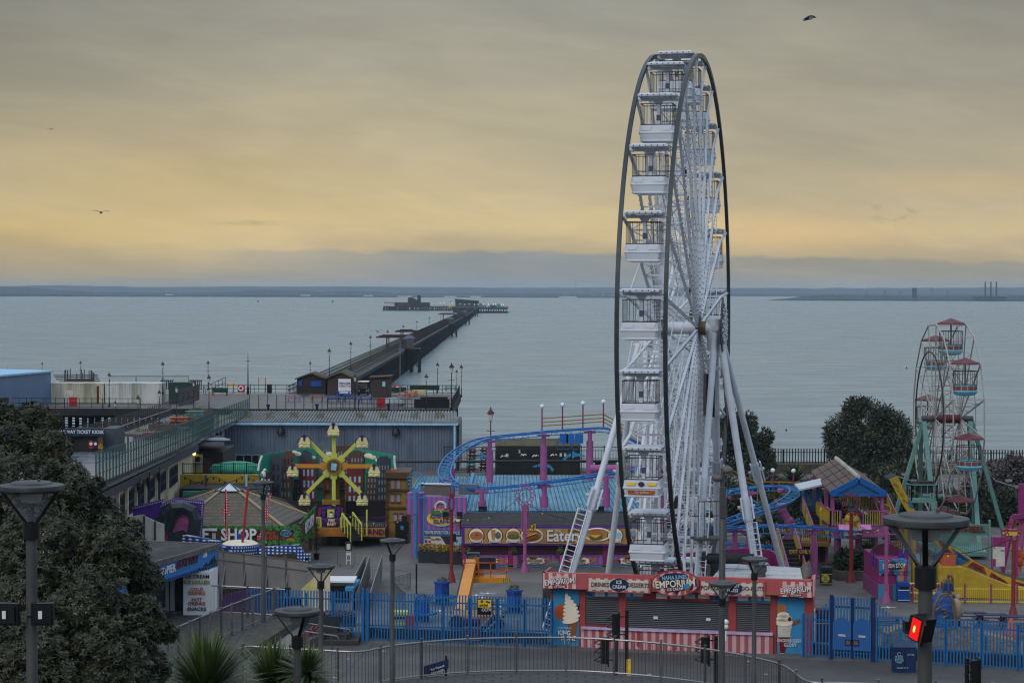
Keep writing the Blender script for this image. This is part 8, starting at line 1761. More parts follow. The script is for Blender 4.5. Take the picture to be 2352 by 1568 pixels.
t=th('service_lobby','dark roofed lobby with a cream door and a small lit lamp beside the shed','building',G(460,1130)); wbox(t,424,1038,512,1100,178,186,'dark_timber','wall'); m=MB(); a,b=P(432,1024,176),P(512,1024,176); c,d=P(512,1000,190),P(462,998,190); m.hexa([a-Z*.2,b-Z*.2,c-Z*.2,d-Z*.2,a,b,c,d]); m.build('roof','roof_felt',t)
w_=wbox(t,442,1043,466,1086,177.9,178,'pale_yellow','door'); wbox(w_,448,1048,459,1060,177.85,177.9,'window_dark','door_glass'); s=wbox(t,444,1060,462,1071,177.6,177.65,'white_paint','caution_sign'); txt('CAUTION\nTRAINS IN\nOPERATION',P(453,1065.5,177.5),(1,0,0),Z,.11,'navy_paint',s,.8,.6); wbox(t,466,1052,489,1086,177.9,178,'brick_dark','red_door')
for x,y in((485,1022),(500,1010)):q=P(x,y,182); m=MB(); m.ball(q,.75,12,6,(1.6,.8,.32)); m.build('rooflight','pale_grey',t,True)
q=P(446,1041,177.6); m=MB(); m.ball(q,.16,8,6); m.build('lit_lamp','lamp_warm',t)
bar_fence('service_railing','dark railing above the yellow wall',P(420,1089,162),P(596,1089,160),.92,.16,'black',6,.03)
m=MB(); q=P(545,1078,172); m.ball(q,2.3,20,10,(1.05,.6,.32)); m.box(P(490,1080,172).x,P(606,1080,172).x,171,173,q.z-.7,q.z+.45); tag(m.build('tarpaulin_heap','turq_green',loc=(q.x,q.y,0),sm=True),'long heap under a green tarpaulin behind the dark railing','tarpaulin')
t=th('yellow_wall','mustard yellow wall hung with a string of lamps','wall',G(505,1130)); wbox(t,414,1090,594,1116,160.5,161,'ride_yellow','face'); m=MB(); pts=spline([P(x,1094+(13 if i%2 else 0),160.2) for i,x in enumerate((425,455,490,525,560,592))],8); m.tube(pts,.025,4)
along(pts,.5,lambda p,d,k:m.box(p.x-.05,p.x+.05,p.y-.05,p.y+.05,p.z-.25,p.z-.03)); m.build('lamp_string','black',t)
for x in(473,566):q=P(x,1090,158); m=MB(); m.cyl((q.x,q.y,0),q,.09,n=8); tag(m.build('lamp_string_post','pale_blue' if x>500 else 'grey_post',loc=(q.x,q.y,0)),'%s post before the yellow wall'%('pale blue' if x>500 else 'rusty grey'),'post')
t=th('flat_roof_block','flat dark roofed block with a teal edged sign behind the gift shop','building',G(500,1180)); wbox(t,412,1122,600,1170,156,164,'dark_timber','body'); s=wbox(t,462,1126,600,1152,155.7,155.9,'teal','sign_frame'); wbox(s,465,1128,598,1150,155.6,155.7,'ink_teal','sign_face'); txt('THE SHOP IS THIS WAY!',P(535,1139,155.5),(1,0,0),Z,.42,'pale_blue',s,.9,.6); wbox(t,420,1128,460,1160,155.4,155.8,'turq_green','teal_hut')
def on(x,y):return G(x,y,DZ)
def dbox(par,p,sx,sy,z0,z1,mat,nm,dx=0.,dy=0.):m=MB(); m.box(p.x+dx-sx/2,p.x+dx+sx/2,p.y+dy-sy/2,p.y+dy+sy/2,p.z+z0,p.z+z1); return m.build(nm,mat,par)
def hut(label,xa,xb,yt,yb,d,dep,mat,gable=True,name='hut'):
 a,b=P(xa,yb,d),P(xb,yt,d); t=th(name,label,'hut',(a.x,d,DZ)); zt=b.z; ze=lerp(DZ,zt,.74) if gable else zt-.3; m=MB(); cx=(a.x+b.x)/2
 m.prism([(a.x,d,DZ),(b.x,d,DZ),(b.x,d,ze)]+([(cx,d,zt-.12)] if gable else[])+[(a.x,d,ze+.12)],(0,dep,0)); m.build('wall',mat,t); m=MB(); k=V((0,dep+.6,0)); o=V((0,-.3,0))
 for e0,e1 in(((a.x-.25,ze-.02),(cx,zt)),((cx,zt),(b.x+.25,ze-.02))) if gable else(((a.x-.2,zt-.2),(b.x+.2,zt-.05)),):p0,p1=V((e0[0],d,e0[1]))+o,V((e1[0],d,e1[1]))+o; m.hexa([p0-Z*.02,p1-Z*.02,p1+k-Z*.02,p0+k-Z*.02,p0+Z*.14,p1+Z*.14,p1+k+Z*.14,p0+k+Z*.14])
 m.build('roof','moss_roof',t); return t
h1=hut('dark gabled timber hut with blue posters at the head of the pier',682,748,858,905,259,5,'dark_timber'); wbox(h1,714,875,738,887,258.85,258.95,'royal_blue','poster'); wbox(h1,686,874,694,886,258.85,258.95,'royal_blue','poster')
h2=hut('brown timber garage with a white keep clear roller door',752,812,856,906,258,9,'brown_timber'); w_=wbox(h2,777,870,806,905,257.8,257.95,'white_paint','roller_door'); txt('KEEP CLEAR',P(792,880,257.7),(1,0,0),Z,.24,'navy_paint',w_,.8,1.); txt('FOR EMERGENCY ACCESS',P(792,886,257.7),(1,0,0),Z,.12,'navy_paint',w_,.8,.6)
h3=hut('small brown timber shed with a mossy flat roof and a notice',852,896,864,908,255,3,'brown_timber',False); wbox(h3,878,876,885,887,254.85,254.95,'pale_blue','notice')
c=on(835,907); t=th('golf_buggy','cream golf buggy parked between the garage and the small shed','buggy',c); dbox(t,c,1.3,2.4,.3,.8,'black','body'); dbox(t,c,1.4,2.2,1.75,1.85,'cream','roof'); dbox(t,c,1.1,.4,.8,1.1,'timber','seat'); m=MB()
for x in(-.6,.6):
 for y in(-.9,.9):m.bar(c+V((x,y,.8)),c+V((x,y,1.75)),.05)
m.build('frame','black',t); m=MB(); m.quad(c+V((-.55,-.95,.9)),c+V((.55,-.95,.9)),c+V((.55,-.9,1.7)),c+V((-.55,-.9,1.7))); m.build('windscreen','glass_clear',t)
for x in(-.6,.6):
 for y in(-.85,.85):m=MB(); m.cyl(c+V((x-.08,y,.22)),c+V((x+.08,y,.22)),.22,n=10); m.build('wheel','rubber',t)
 dbox(t,c,.16,.05,.55,.7,'white_paint','headlight',x*.8,-1.22)
pt=th('deck_picnic_table','','picnic table',(0,0,0),'coloured picnic tables on the pier deck'); m=MB(); m.box(-.9,.9,-.4,.4,.72,.78); m.box(-.9,.9,-.85,-.6,.42,.47); m.box(-.9,.9,.6,.85,.42,.47); m.build('top','royal_blue',pt); m=MB()
for x in(-.65,.65):
 for s in(-1,1):m.bar((x,s*.75,0),(x,s*.2,.72),.08)
 m.bar((x,-.8,.42),(x,.8,.42),.08)
m.build('frame','royal_blue',pt)
for i,(x,y,mt,lab) in enumerate(((790,912,None,'blue picnic table nearest the garage door'),(804,922,None,'blue picnic table just in front of another by the garage'),(675,922,'pink','pink picnic table behind the glass windbreak'),(728,922,'terracotta','coral picnic table behind the glass windbreak'),(930,916,'orange','orange picnic table nearer the black covered stack'),(944,911,'orange','orange picnic table beside the yellow one'),(964,909,'yellow','yellow picnic table on the deck'),(765,923,None,'dark blue picnic table at the deck railing by the windbreak'),(1035,898,'teal','teal picnic table in the far corner of the deck'),(840,925,None,'dark blue picnic table beside the red lifebuoy box'))):
 p=on(x,y)
 if i==0:pt.location=p; pt['label']=lab; pt.rotation_euler.z=.2
 else:dup(pt,p,RD.uniform(-.3,.3),lab,swap={'royal_blue':mt}if mt else None)
for x,y,lab in((554,900,'red lifebuoy box on the far railing left of the tall pole'),(913,903,'red lifebuoy box on the far railing by the small shed'),(875,938,'red lifebuoy box on the near deck railing'),(168,938,'red lifebuoy box on the railing before the mossy container')):
 p=P(x,y,231 if y>930 else 262); p.z=DZ; t=th('lifebuoy_box',lab,'lifebuoy box',p,'red lifebuoy boxes'); dbox(t,p,.9,.3,.15 if y>930 else.3,1.25,'red','box'); m=MB(); m.tube([p+V((.28*cos(a),-.18,.78+.28*sin(a))) for a in[2*PI*k/16 for k in range(17)]],.08,6)
 if y<930:m.build('lifebuoy','white_paint',t)
c=P(993,934,234); c.z=DZ; m=MB(); m.box(c.x-2.1,c.x+2.,c.y-.7,c.y+.7,DZ,DZ+1.); m.box(c.x-1.4,c.x+1.8,c.y-.5,c.y+.6,DZ+1.,DZ+1.25); tag(m.build('covered_stack','black',loc=c),'long stack under black covers on the deck corner','stack'); c=on(900,932); m=MB(); m.ball(c+Z*.3,1.2,10,6,(1.3,.8,.6)); tag(m.build('sheeted_heap','pale_grey',loc=c,sm=True),'pale sheeted heap beside the red lifebuoy box','heap')
for x,y,w,lab in((975,902,4.,'long dark slatted bench along the far railing'),(905,907,3.2,'black iron bench below the far lifebuoy box'),(505,908,2.,'black iron bench by the construction fence')):c=on(x,y); t=th('bench',lab,'bench',c); dbox(t,c,w,.5,.4,.46,'dark_green','seat'); dbox(t,c,w,.06,.46,1.,'dark_green','backrest',0,.25); dbox(t,c,.1,.5,0,.4,'black','leg',-w*.45); dbox(t,c,.1,.5,0,.4,'black','leg',w*.45)
c=on(619,903); t=th('litter_bin','black litter bin by the far deck railing','bin',c); dbox(t,c,.6,.6,0,1.1,'black','body'); dbox(t,c,.66,.66,1.1,1.2,'shed_dark','lid')
for x,y,w,h,mt,lab in((602,901,.9,2.,'off_white','white deck safety notice board on two legs'),(530,903,.8,1.3,'sun_yellow','small yellow lectern sign by the far railing')):c=on(x,y); t=th('notice_board',lab,'sign',c); dbox(t,c,w,.06,h-.9 if h>1.5 else h-.4,h,mt,'board'); dbox(t,c,.06,.06,0,h,'black','post',-w/2); dbox(t,c,.06,.06,0,h,'black','post',w/2)
for lab,a,b,sp in(('dark railing along the far edge of the deck, left part',(-78,FY),(P(682,900,FY).x,FY),1.4),('dark railing along the far edge of the deck, right part',(P(897,900,FY).x,FY),(Rx,FY),1.4),('dark railing down the right hand edge of the deck',(Rx,FY),(Rx,NY),.35),('black railing with scrolls along the near deck edge',(P(752,940,NY).x,NY),(Rx,NY),.5),('dark railing before the white containers',(-78,NY),(P(322,930,NY).x,NY),1.4)):bar_fence('deck_railing',lab,V((*a,DZ)),V((*b,DZ)),1.15,sp,'black',8,.05,cat='railing',rails=(.12,.55,1.))
for i,(x,yt,yb,d,lab) in enumerate(((17,844,875,250,'left of the blue grey shed roof'),(97,831,875,250,'above the blue grey shed roof'),(185,828,885,250,'behind the scaffold rack'),(251,854,934,231,'between the two white containers'),(374,829,905,236,'at the right end of the white container'),(478,827,895,262,'behind the construction fence'),(264.5,919,986,180,'on the ramp nearest the ticket kiosk'),(317,905,1001,181,'with a yellow band on the ramp'),(366,894,973,190,'on the ramp behind a planter'),(406,881,972,193,'on the ramp by the orange table'),(445,871,942,215,'before the black banners'),(480,859,946,214,'at the top of the ramp'),(712.5,829,885,266,'behind the gabled hut'),(815.5,857,942,231,'at the near railing before the garage'),(979,857,942,231,'at the near railing by the black stack'),(1005,831,902,263,'at the far railing of the deck'),(1037,832,941,230.4,'tallest at the deck corner'),(1049,848,905,262,'second from the right end of the deck'),(1059.5,836,912,258,'at the extreme right of the deck'))):
 q=P(x,yb,d); pier_lamp('black iron lantern post '+lab,q,(yb-yt)/F*d)
b=P(1127,1010,209); q=P(1127,934,209); pier_lamp('rust red lantern post standing behind the coaster track',V((b.x,209,0)),q.z,'lantern posts by the sea wall',{'black':'rust_red'})
for x,yt,d,lab in((569.5,811,262,'tall black mast with a yellow band at the far deck railing'),(919,782,240,'tall thin white aerial mast on the deck')):q=P(x,yt,d); m=MB(); m.cyl((q.x,d,DZ),q,.1 if x<600 else.04,.03,8); m.bar(q+V((-.3,0,-1)),q+V((.3,0,-1)),.05); m.cyl((q.x,d,DZ+.0),(q.x,d,DZ+1.),.16,n=8); tag(m.build('mast','black' if x<600 else 'pale_grey',loc=(q.x,d,DZ)),lab,'mast')
t=th('blue_grey_shed','pale blue grey clad shed at the left edge behind the tree','shed',P(60,970,226)); a,b=P(-14,866,225.5),P(117,854.5,240); k=V((-24,0,0)); m=MB(); m.prism([V((a.x,a.y,0)),V((b.x,b.y,0)),b,a],k); m.build('wall','blue_clad',t); m=MB(); u2=(b-a)*.012; m.hexa([a-u2+V((.25,0,0)),b+u2+V((.25,0,0)),b+u2+k,a-u2+k,a-u2+V((.25,0,.2)),b+u2+V((.25,0,.2)),b+u2+k+Z*.9,a-u2+k+Z*.9]); m.build('roof','pale_blue',t); m=MB(); q0,q1=P(0,914,226.6),P(20,912,229); m.hexa([q0,q1,q1-V((.3,0,0)),q0-V((.3,0,0)),q0-Z*1.2,q1-Z*1.2,q1-V((.3,0,1.2)),q0-V((.3,0,1.2))]); m.build('window','window_dark',t)
for xa,xb,yt,lab,mt in((118,238,882,'cream site container streaked with green moss','container_moss'),(242,371,882,'white site container with stained top edge','container_white')):
 a,b=P(xa,935,240),P(xb,yt,240); t=th('site_container',lab,'container',(a.x,240,DZ),'site containers on the deck'); m=MB(); m.box(a.x,b.x,240,243,DZ,b.z); m.build('body',mt,t); m=MB(); m.box(a.x-.05,b.x+.05,239.95,243.1,b.z,b.z+.12)
 for k in range(24):x=lerp(a.x,b.x,k/24); m.box(x,x+.1,239.95,240,DZ+.1,b.z)
 m.build('ribs',mt,t)
 if xa<200:w_=wbox(t,146,896,168,930,239.9,239.95,'off_white','door'); wbox(t,222,886,227,930,239.9,239.96,'brick_dark','red_strip')
t=th('scaffold_rack','rack of grey scaffold poles above the mossy container','scaffold',P(175,880,246)); m=MB(); rr=random.Random(4)
for k in range(16):x=rr.uniform(135,222); a=P(x,881,246+rr.uniform(0,4)); b=P(x,846+rr.uniform(0,12),a.y); m.cyl(a-Z*2,b,.06,n=5)
for y in(862,866,871,876):m.bar(P(122+rr.uniform(0,14),y,246),P(232-rr.uniform(0,12),y-1,247),.22,.12)
a=P(182,877,248); m.box(a.x-1.6,a.x+1.6,248,249,a.z-.4,a.z+.4); m.build('poles','grey_post',t)
for i,(xa,xb,yt,yb) in enumerate(((252,312,864,884),(313,372,864,884),(375,433,864,884))):
 a,b=P(xa,yb,252),P(xb,yt,252); t=th('mesh_panel','temporary mesh fence panel behind the containers, %s from the left'%ordn(i),'fence panel',(a.x,252,a.z),'temporary fence panels'); m=MB(); m.tube([a,V((a.x,252,b.z)),b,V((b.x,252,a.z))],.05,5); m.build('frame','grey_post',t); m=MB(); m.quad(a,V((b.x,252,a.z)),b,V((a.x,252,b.z))); m.build('mesh','mesh_light',t)
for i in range(4):a,b=P(410+i*12,934-i*4,218+i*5),P(422+i*12,930-i*4,223+i*5); m=MB(); m.hexa([a,b,b+V((0,.05,0)),a+V((0,.05,0)),a+Z*1.9,b+Z*1.9,b+V((0,.05,1.9)),a+V((0,.05,1.9))]); o=tag(m.build('banner_panel','shed_dark',loc=a),'dark printed banner on the ramp fence, %s from the left'%ordn(i),'banner','dark banners at the ramp top'); q=(a+b)/2+V((.05,-.05,1.)); m=MB(); m.tube([q+V((.25*cos(k*PI/8),-.02,.5*sin(k*PI/8))) for k in range(17)],.05,4); m.build('emblem','grey_post',o)
m=MB(); a=P(412,888,240); m.box(a.x-1.3,a.x+1.5,240,242,DZ,a.z+.5); tag(m.build('skip','dark_green',loc=a),'dark green skip behind the banner fence','skip')
for x0,lab in((370,'black gas bottle rack right of the white container'),(436,'black plant cage beside the green skip')):t=th('storage_cage',lab,'cage',P(x0+12,892,246)); m=MB(); a,b=P(x0,895,246),P(x0+26,873,246); m.box(a.x,b.x,246,247,b.z-.1,b.z); [m.bar((lerp(a.x,b.x,k/6),246,a.z),(lerp(a.x,b.x,k/6),246,b.z),.12) for k in range(7)]; m.build('bars','black',t)
t=th('site_stair','grey scaffold stair rail rising right of the banners','stair',P(495,900,250)); m=MB(); rail=[(P(470,888,250),P(518,866,250)),(P(474,897,250),P(518,878,250))]; [m.bar(a,b,.08) for a,b in rail]; [m.bar(rail[0][0].lerp(rail[0][1],k/6),rail[1][0].lerp(rail[1][1],k/6)-Z*.6,.07) for k in range(7)]; m.build('rails','grey_post',t); c=on(491,911); m=MB(); m.lathe([(.3,0),(.12,.06),(.04,.7)],c,8); tag(m.build('traffic_cone','orange',loc=c),'orange traffic cone by the site fence','cone')
t=th('ticket_kiosk','dark ticket kiosk with a navy fascia and brick pier on the ramp','kiosk',P(195,1045,150)); wbox(t,152,990,236,1060,150,154,'dark_timber','body'); s=wbox(t,148,983,236,1001,149.6,149.8,'navy_paint','fascia'); txt('WALKWAY TICKET KIOSK',P(181,992,149.5),(1,0,0),Z,.27,'white_paint',s,.85,.7); p_=wbox(t,225,1001,236,1060,149.7,149.9,'brick_wall','brick_pier'); txt('X\nEXIT\nONLY',P(231,1024,149.6),(1,0,0),Z,.13,'sun_yellow',p_,.9,.5); wbox(t,236,984,266,1050,150.5,154,'corr_dark','side_cladding')
for x0,x1,mt in((204,214,'red'),(214.5,224,'navy_paint')):n_b=wbox(t,x0,1012,x1,1030,149.9,149.98,mt,'poster'); m=MB(); q=P((x0+x1)/2,1019,149.8); m.ball(q,.12,10,6,(1,.1,1)); m.build('emblem','white_paint',n_b)
m=MB(); a,b=P(252,1000,152),P(322,1003,158); m.hexa([a,b,b+V((0,2,0)),a+V((0,2,0)),a+Z*.2,b+Z*.2,b+V((0,2,.2)),a+V((0,2,.2))]); [m.bar(V((x,153,6)),V((x,153,a.z)),.12) for x in(a.x,b.x)]; tag(m.build('pergola','concrete',loc=(a.x,152,6)),'low pale pergola roof behind the glass by the ticket kiosk','pergola')
for x,y,mt,lab in((340,996,'grass_tuft','timber planter of grass on the ramp, nearest the kiosk'),(424,962,'grass_tuft','timber planter of grass before the teal stack'),(462,946,'grass_tuft','timber planter of grass at the top of the ramp'),(375,978,'soil','dark timber planter box in the middle of the ramp')):c=P(x,y,{340:176,424:195,462:214,375:184}[x]); c.z-=.7; planter(lab,c-V((1.2,0,0)),c+V((1.2,0,0)),1.4,.9,mt,'timber_grey',z0=c.z,grp='timber planters on the ramp',n=200)
for x,y,d,mt,lab in((410,964,193,'orange','orange picnic table on the ramp'),(328,1000,172,'magenta','magenta picnic table on the ramp'),(447,950,200,'teal','teal picnic table upturned on the ramp planters')):c=P(x,y,d); c.z-=.5; dup(pt,c,.2,lab,swap={'royal_blue':mt},grp='picnic tables on the ramp')
PX=lambda y:lerp(-25.2,-31.2,max(0,(y-264)/1560)); PZ=lambda y:lerp(5.2,3.3,max(0,(y-264)/1560))
lp_=th('long_pier','very long iron legged pier running straight out to sea','pier',(-28,264,-1)); ys=[264+i*20 for i in range(79)]
m=MB(); m2=MB(); m3=MB()
for a,b in zip(ys,ys[1:]):
 for mm,o0,o1,h in((m,-4.6,0,0.),(m2,-4.4,-2.3,.03),(m3,-4.7,-4.55,.5)):mm.hexa([(PX(a)+o0,a,PZ(a)-.45),(PX(a)+o1,a,PZ(a)-.45),(PX(b)+o1,b,PZ(b)-.45),(PX(b)+o0,b,PZ(b)-.45),(PX(a)+o0,a,PZ(a)+h),(PX(a)+o1,a,PZ(a)+h),(PX(b)+o1,b,PZ(b)+h),(PX(b)+o0,b,PZ(b)+h)])
m.build('walkway','pier_deck',lp_); m2.build('track_bed','pier_rail_bed',lp_)
for o in(-4.5,-2.2,-.05):
 m=MB()
 for a,b in zip(ys,ys[1:]):
  for h in(.55,1.1):m.bar((PX(a)+o,a,PZ(a)+h),(PX(b)+o,b,PZ(b)+h),.1)
  for k in range(12):y=a+k*20/12; m.bar((PX(y)+o,y,PZ(y)),(PX(y)+o,y,PZ(y)+1.1),.07)
 m.build('railing','pier_iron',lp_)
mx_=MB()
for i in range(300):
 y=266+i*5.8
 if y>1815:break
 bent(lp_,PX(y)-4.4,PX(y)-.2,y,PZ(y)-.4,3,.3,mb=None if i<98 else mx_)
tag(mx_.build('pile_bent','pier_iron',lp_),kind='stuff')
m=MB()
for a,b in zip(ys,ys[1:]):m.bar((PX(a)-.1,a,PZ(a)-.7),(PX(b)-.1,b,PZ(b)-.7),.2,.6); m.bar((PX(a)-.1,a,1),(PX(b)-.1,b,1),.12)
m.build('side_girder','pier_iron',lp_)
for i,(y,lab) in enumerate(((488,'nearest'),(865,'second nearest'),(1180,'third nearest'),(1560,'farthest'))):
 x=PX(y)+.9; z=PZ(y); t=th('pier_shelter','small hip roofed shelter on a platform beside the long pier, %s'%lab,'shelter',(x,y,z),'shelters along the pier'); m=MB(); m.box(x-1.6,x+2.6,y-3,y+6,z-.4,z-.05); m.build('platform','pier_iron',t); m=MB(); m.box(x-.8,x+.9,y-1.5,y+1.5,z,z+2.3); m.build('cabin','grey_post',t); m=MB(); m.lathe([(1.7,2.3),(1.65,2.45),(.4,3.1),(.3,3.4),(0,3.5)],(x,y,z),8); m.build('roof','slate_roof',t)
 for k in range(3):bent(t,x-1.4,x+2.4,y-2.5+k*4,z-.4,3)
for x0,x1,y0,d,lab in((864,943,774,500,'nearest rusty gantry frame over the pier'),(907,953,761,570,'second rusty gantry frame over the pier'),(1006,1044,721.5,1040,'far rusty gantry frame over the pier')):
 a,b=P(x0,y0,d),P(x1,y0,d); t=th('pier_gantry',lab,'gantry',(a.x,d,-1),'gantries over the pier'); m=MB()
 for y in(d,d+10):m.bar((a.x,y,a.z),(b.x,y,a.z),.3,.4)
 m.bar((a.x+1.4,d,a.z+.5),(b.x-.6,d,a.z+.5),.3); m.build('beam','rust_steel',t); m=MB()
 for x in(lerp(a.x,b.x,.3),lerp(a.x,b.x,.97)):
  for y in(d,d+10):m.bar((x,y,-2),(x,y,a.z),.26)
 m.build('post','rust_steel',t)
for i,y in enumerate((300,342,392,450,520,600,700,820,960,1120)):pier_lamp('iron lantern post along the long pier, %s from the shore'%ordn(i),V((PX(y)-2.2,y,PZ(y))),5.2,'lamps of the long pier')
ph=th('pier_end_platform','broad pier head platform on a thicket of dark piles at the end of the pier','pier',P(1020,712,1900)); m=MB(); mp_=MB(); rr=random.Random(9)
for xa,xb,d,z,dep in((879.6,1100,1985,3.1,60),(1040,1167,1800,3.6,120)):
 a,b=P(xa,705,d),P(xb,705,d); m.box(a.x,b.x,d,d+dep,z-1.1,z); n=int((b.x-a.x)/2.2)
 for k in range(n):
  x=lerp(a.x,b.x,k/n)
  for y in(d+1,d+12,d+24):
   if rr.random()<.85:mp_.box(x,x+.8,y,y+.8,-2,z-1)
 for k in range(int((b.x-a.x)/4)):x=a.x+k*4; mp_.bar((x,d,z),(x,d,z+1.2),.15)
 mp_.bar((a.x,d,z+1.2),(b.x,d,z+1.2),.2); mp_.bar((a.x,d+3,.2),(b.x,d+3,.2),.5,.9)
m.build('platform','pier_iron',ph); tag(mp_.build('piles','pier_iron',ph),kind='stuff')
def far(label,nm,cat,xa,xb,yt,yb,d,dep,mat,grp=None,top=None,par=None,part='wall'):
 a,b=P(xa,yb,d),P(xb,yt,d); t=par or th(nm,label,cat,(a.x,d,a.z),grp); m=MB(); m.prism([a,V((b.x,d,a.z))]+([P(x,y,d) for x,y in top] if top else[b,V((a.x,d,b.z))]),(0,dep,0)); m.build(part,mat,t); return t
t=far('two storey lifeboat station building on the left of the pier head','lifeboat_station','building',882,986,695,704.5,1990,20,'black_far'); far('','','',882,906,696,703,1988,1,'off_white',par=t,part='white_panel'); far('','','',914,928,697,703,1988,1,'brick_dark',par=t,part='red_panel'); far('','','',932,942,697,703,1988,1,'brick_dark',par=t,part='red_panel'); far('','','',937,959,683,695,1992,20,'dark_timber',par=t,top=[(959,691),(950,685),(943,683),(937,683.5)],part='curved_roof'); far('','','',958.3,965.7,678,704,1991,8,'black_far',par=t,part='tower')
m=MB()
for k in range(20):x=lerp(884,984,k/19); m.bar(P(x,695,1989),P(x,692.5 if k%5 else 688,1989),.25)
m.build('roof_masts','black_far',t)
t=far('glazed pavilion with a slanting roof on the pier head','pavilion','pavilion',1046,1099.5,690,704,1830,20,'pav_teal',top=[(1099.5,691.3),(1045,686.5)]); m=MB(); m.hexa([P(1044,686.6,1828),P(1100,691.6,1828),P(1100,691.6,1860),P(1044,686.6,1860)]+[p+Z*.5 for p in(P(1044,686.6,1828),P(1100,691.6,1828),P(1100,691.6,1860),P(1044,686.6,1860))]); m.build('roof','pav_roof',t); m=MB()
for k in range(12):x=1048+k*4.4; m.bar(P(x,703,1829),P(x+1,689+k*.3,1829),.4)
m.build('mullion','pier_iron',t)
for i,(x,w,h,mt) in enumerate(((1104,6,9,'teal'),(1114,3,6,'pink'),(1121,3,6,'pale_blue'),(1128,3.4,6,'royal_blue'),(1136,4.5,7,'timber'),(1146,4.5,8,'teal'),(1034,4.5,5,'yellow'),(1020,4,3,'red'))):t=far('%s beach hut on the pier head%s'%({'teal':'teal','pink':'pink','pale_blue':'pale blue','royal_blue':'deep blue','timber':'brown','yellow':'yellow','red':'low red'}[mt],', largest and leftmost of the right group' if i==0 else ', rightmost' if i==5 else ''),'beach_hut','hut',x-w,x+w,705-h,705,1795,6,mt,'beach huts on the pier head',[(x+w,705-h*.6),(x,705-h),(x-w,705-h*.6)])
for i,(x,y) in enumerate(((1011,696),(1019.5,696),(1038,695),(1057,698),(1067,699),(1078,698),(1090,699),(1098,699),(1110,699),(1122,699),(1134,699),(1138,699),(1151,699.5),(1156,699.5))):
 q=P(x,y,1793); m=MB(); m.ball(q,.42,6,5); m.i=1; m.bar(q-Z*4,q,.2); tag(m.build('pier_head_lamp',['far_light','pier_iron'],loc=(q.x,q.y,3.5)),'small lit lamp on the pier head, %s from the left'%ordn(i),'lamp','lit lamps on the pier head')
t=far('three tall power station chimneys on the right horizon','power_station','power station',2245,2310,681,686,4440,40,'coast_dark',part='boiler_house')
for x in(2263,2276,2288.5):a=P(x,686,4430); b=P(x,647,4430); m=MB(); m.cyl(a,b,2.,1.6,8); m.build('chimney','coast_dark',t,True)
far('single broad tower block on the right far shore','tower_block','tower',2097,2106,661,685,4440,12,'coast_dark')
for i,(x,yt) in enumerate(((2068,668),(2032,667),(1990,667),(2140,659),(2176,668))):q,b=P(x,yt,4445),P(x,685,4445); m=MB(); [m.bar(b+V((e,0,0)),q,.5) for e in(-3.5,3.5)]; [m.bar(q+V((-w,0,-k)),q+V((w,0,-k)),.4) for w,k in((3,2),(5,5),(3.5,8))]; tag(m.build('pylon','coast_dark',loc=b),'lattice pylon on the right far shore, %s'%ordn(i),'pylon','pylons on the far shore')
for i,(x,y) in enumerate(((1322,652),(1413,654))):b,h=P(x,681,5850),P(x,y,5850); m=MB(); m.bar(b,h,1.1); [m.bar(h,h+V((cos(rad(a)),0,sin(rad(a))))*10,.9,.5) for a in(80,205,320)]; tag(m.build('wind_turbine','pale_grey',loc=b),'wind turbine above the far industrial shore, %s'%('left' if i==0 else 'right, by the wheel rim'),'wind turbine')
for i,(x0,x1,y) in enumerate(((913,945,679.5),(1020,1048,680),(1080,1105,680),(1285,1325,681),(690,712,677),(380,395,675.5),(835,855,678))):far('low pale shed on the far shore, %s'%ordn(i),'far_shed','shed',x0,x1,y,y+2.5,5880,20,'off_white','sheds on the far shore')
for i,(x,y) in enumerate(((1295,676.5),(1385,677),(1399,677),(1408,678),(1360,678))):q=P(x,y,5870); m=MB(); m.ball(q,1.,6,4); tag(m.build('far_lamp','far_light',loc=q),'bright lamp on the far industrial shore, %s'%ordn(i),'lamp','lamps on the far shore')
for x,y,d,s,lab in((593,687,3400,3.,'channel buoy off the left far shore'),(764,687,3400,3.,'channel buoy left of the pier head'),(1036,686,3400,2.4,'channel buoy above the pier head'),(1806,983,286,.3,'small dark buoy near the round tree'),(2082,842,520,.45,'small dark buoy left of the smaller wheel')):q=P(x,y,d); q.z=-1; m=MB(); m.lathe([(.5*s,0),(.5*s,.25*s),(.16*s,.9*s),(0,1.3*s)],q,8); tag(m.build('buoy','black',loc=q),lab,'buoy')
def bird(label,x,y,d,span,flap,mat,name='gull',rz=0.):
 q=P(x,y,d); t=th(name,label,'bird',q,None,rz); m=MB(); s=span/2
 m.T=MX.Translation(q); m.lathe([(0,-.28*span),(.05*span,-.15*span),(.08*span,0),(.05*span,.16*span),(.03*span,.2*span),(0,.27*span)],(0,0,0),8); M_=MX.Translation(q)@MX.Rotation(PI/2,4,'Y'); m.v=[M_@(MX.Translation(-q)@v) for v in m.v]; m.T=MX.Translation(q)
 for e in(-1,1):m.hexa([(.1*span,0,0),(-.1*span,0,0),(-.12*span,e*s*.5,flap*s*.5),(.08*span,e*s*.5,flap*s*.5)]+[(.1*span,0,.02),(-.1*span,0,.02),(-.12*span,e*s*.5,flap*s*.5+.02),(.08*span,e*s*.5,flap*s*.5+.02)]); m.hexa([(.08*span,e*s*.5,flap*s*.5),(-.12*span,e*s*.5,flap*s*.5),(-.2*span,e*s,flap*s*.3),(-.1*span,e*s,flap*s*.3)]+[(.08*span,e*s*.5,flap*s*.5+.02),(-.12*span,e*s*.5,flap*s*.5+.02),(-.2*span,e*s,flap*s*.3+.01),(-.1*span,e*s,flap*s*.3+.01)])
 m.build('body',mat,t,True); return t
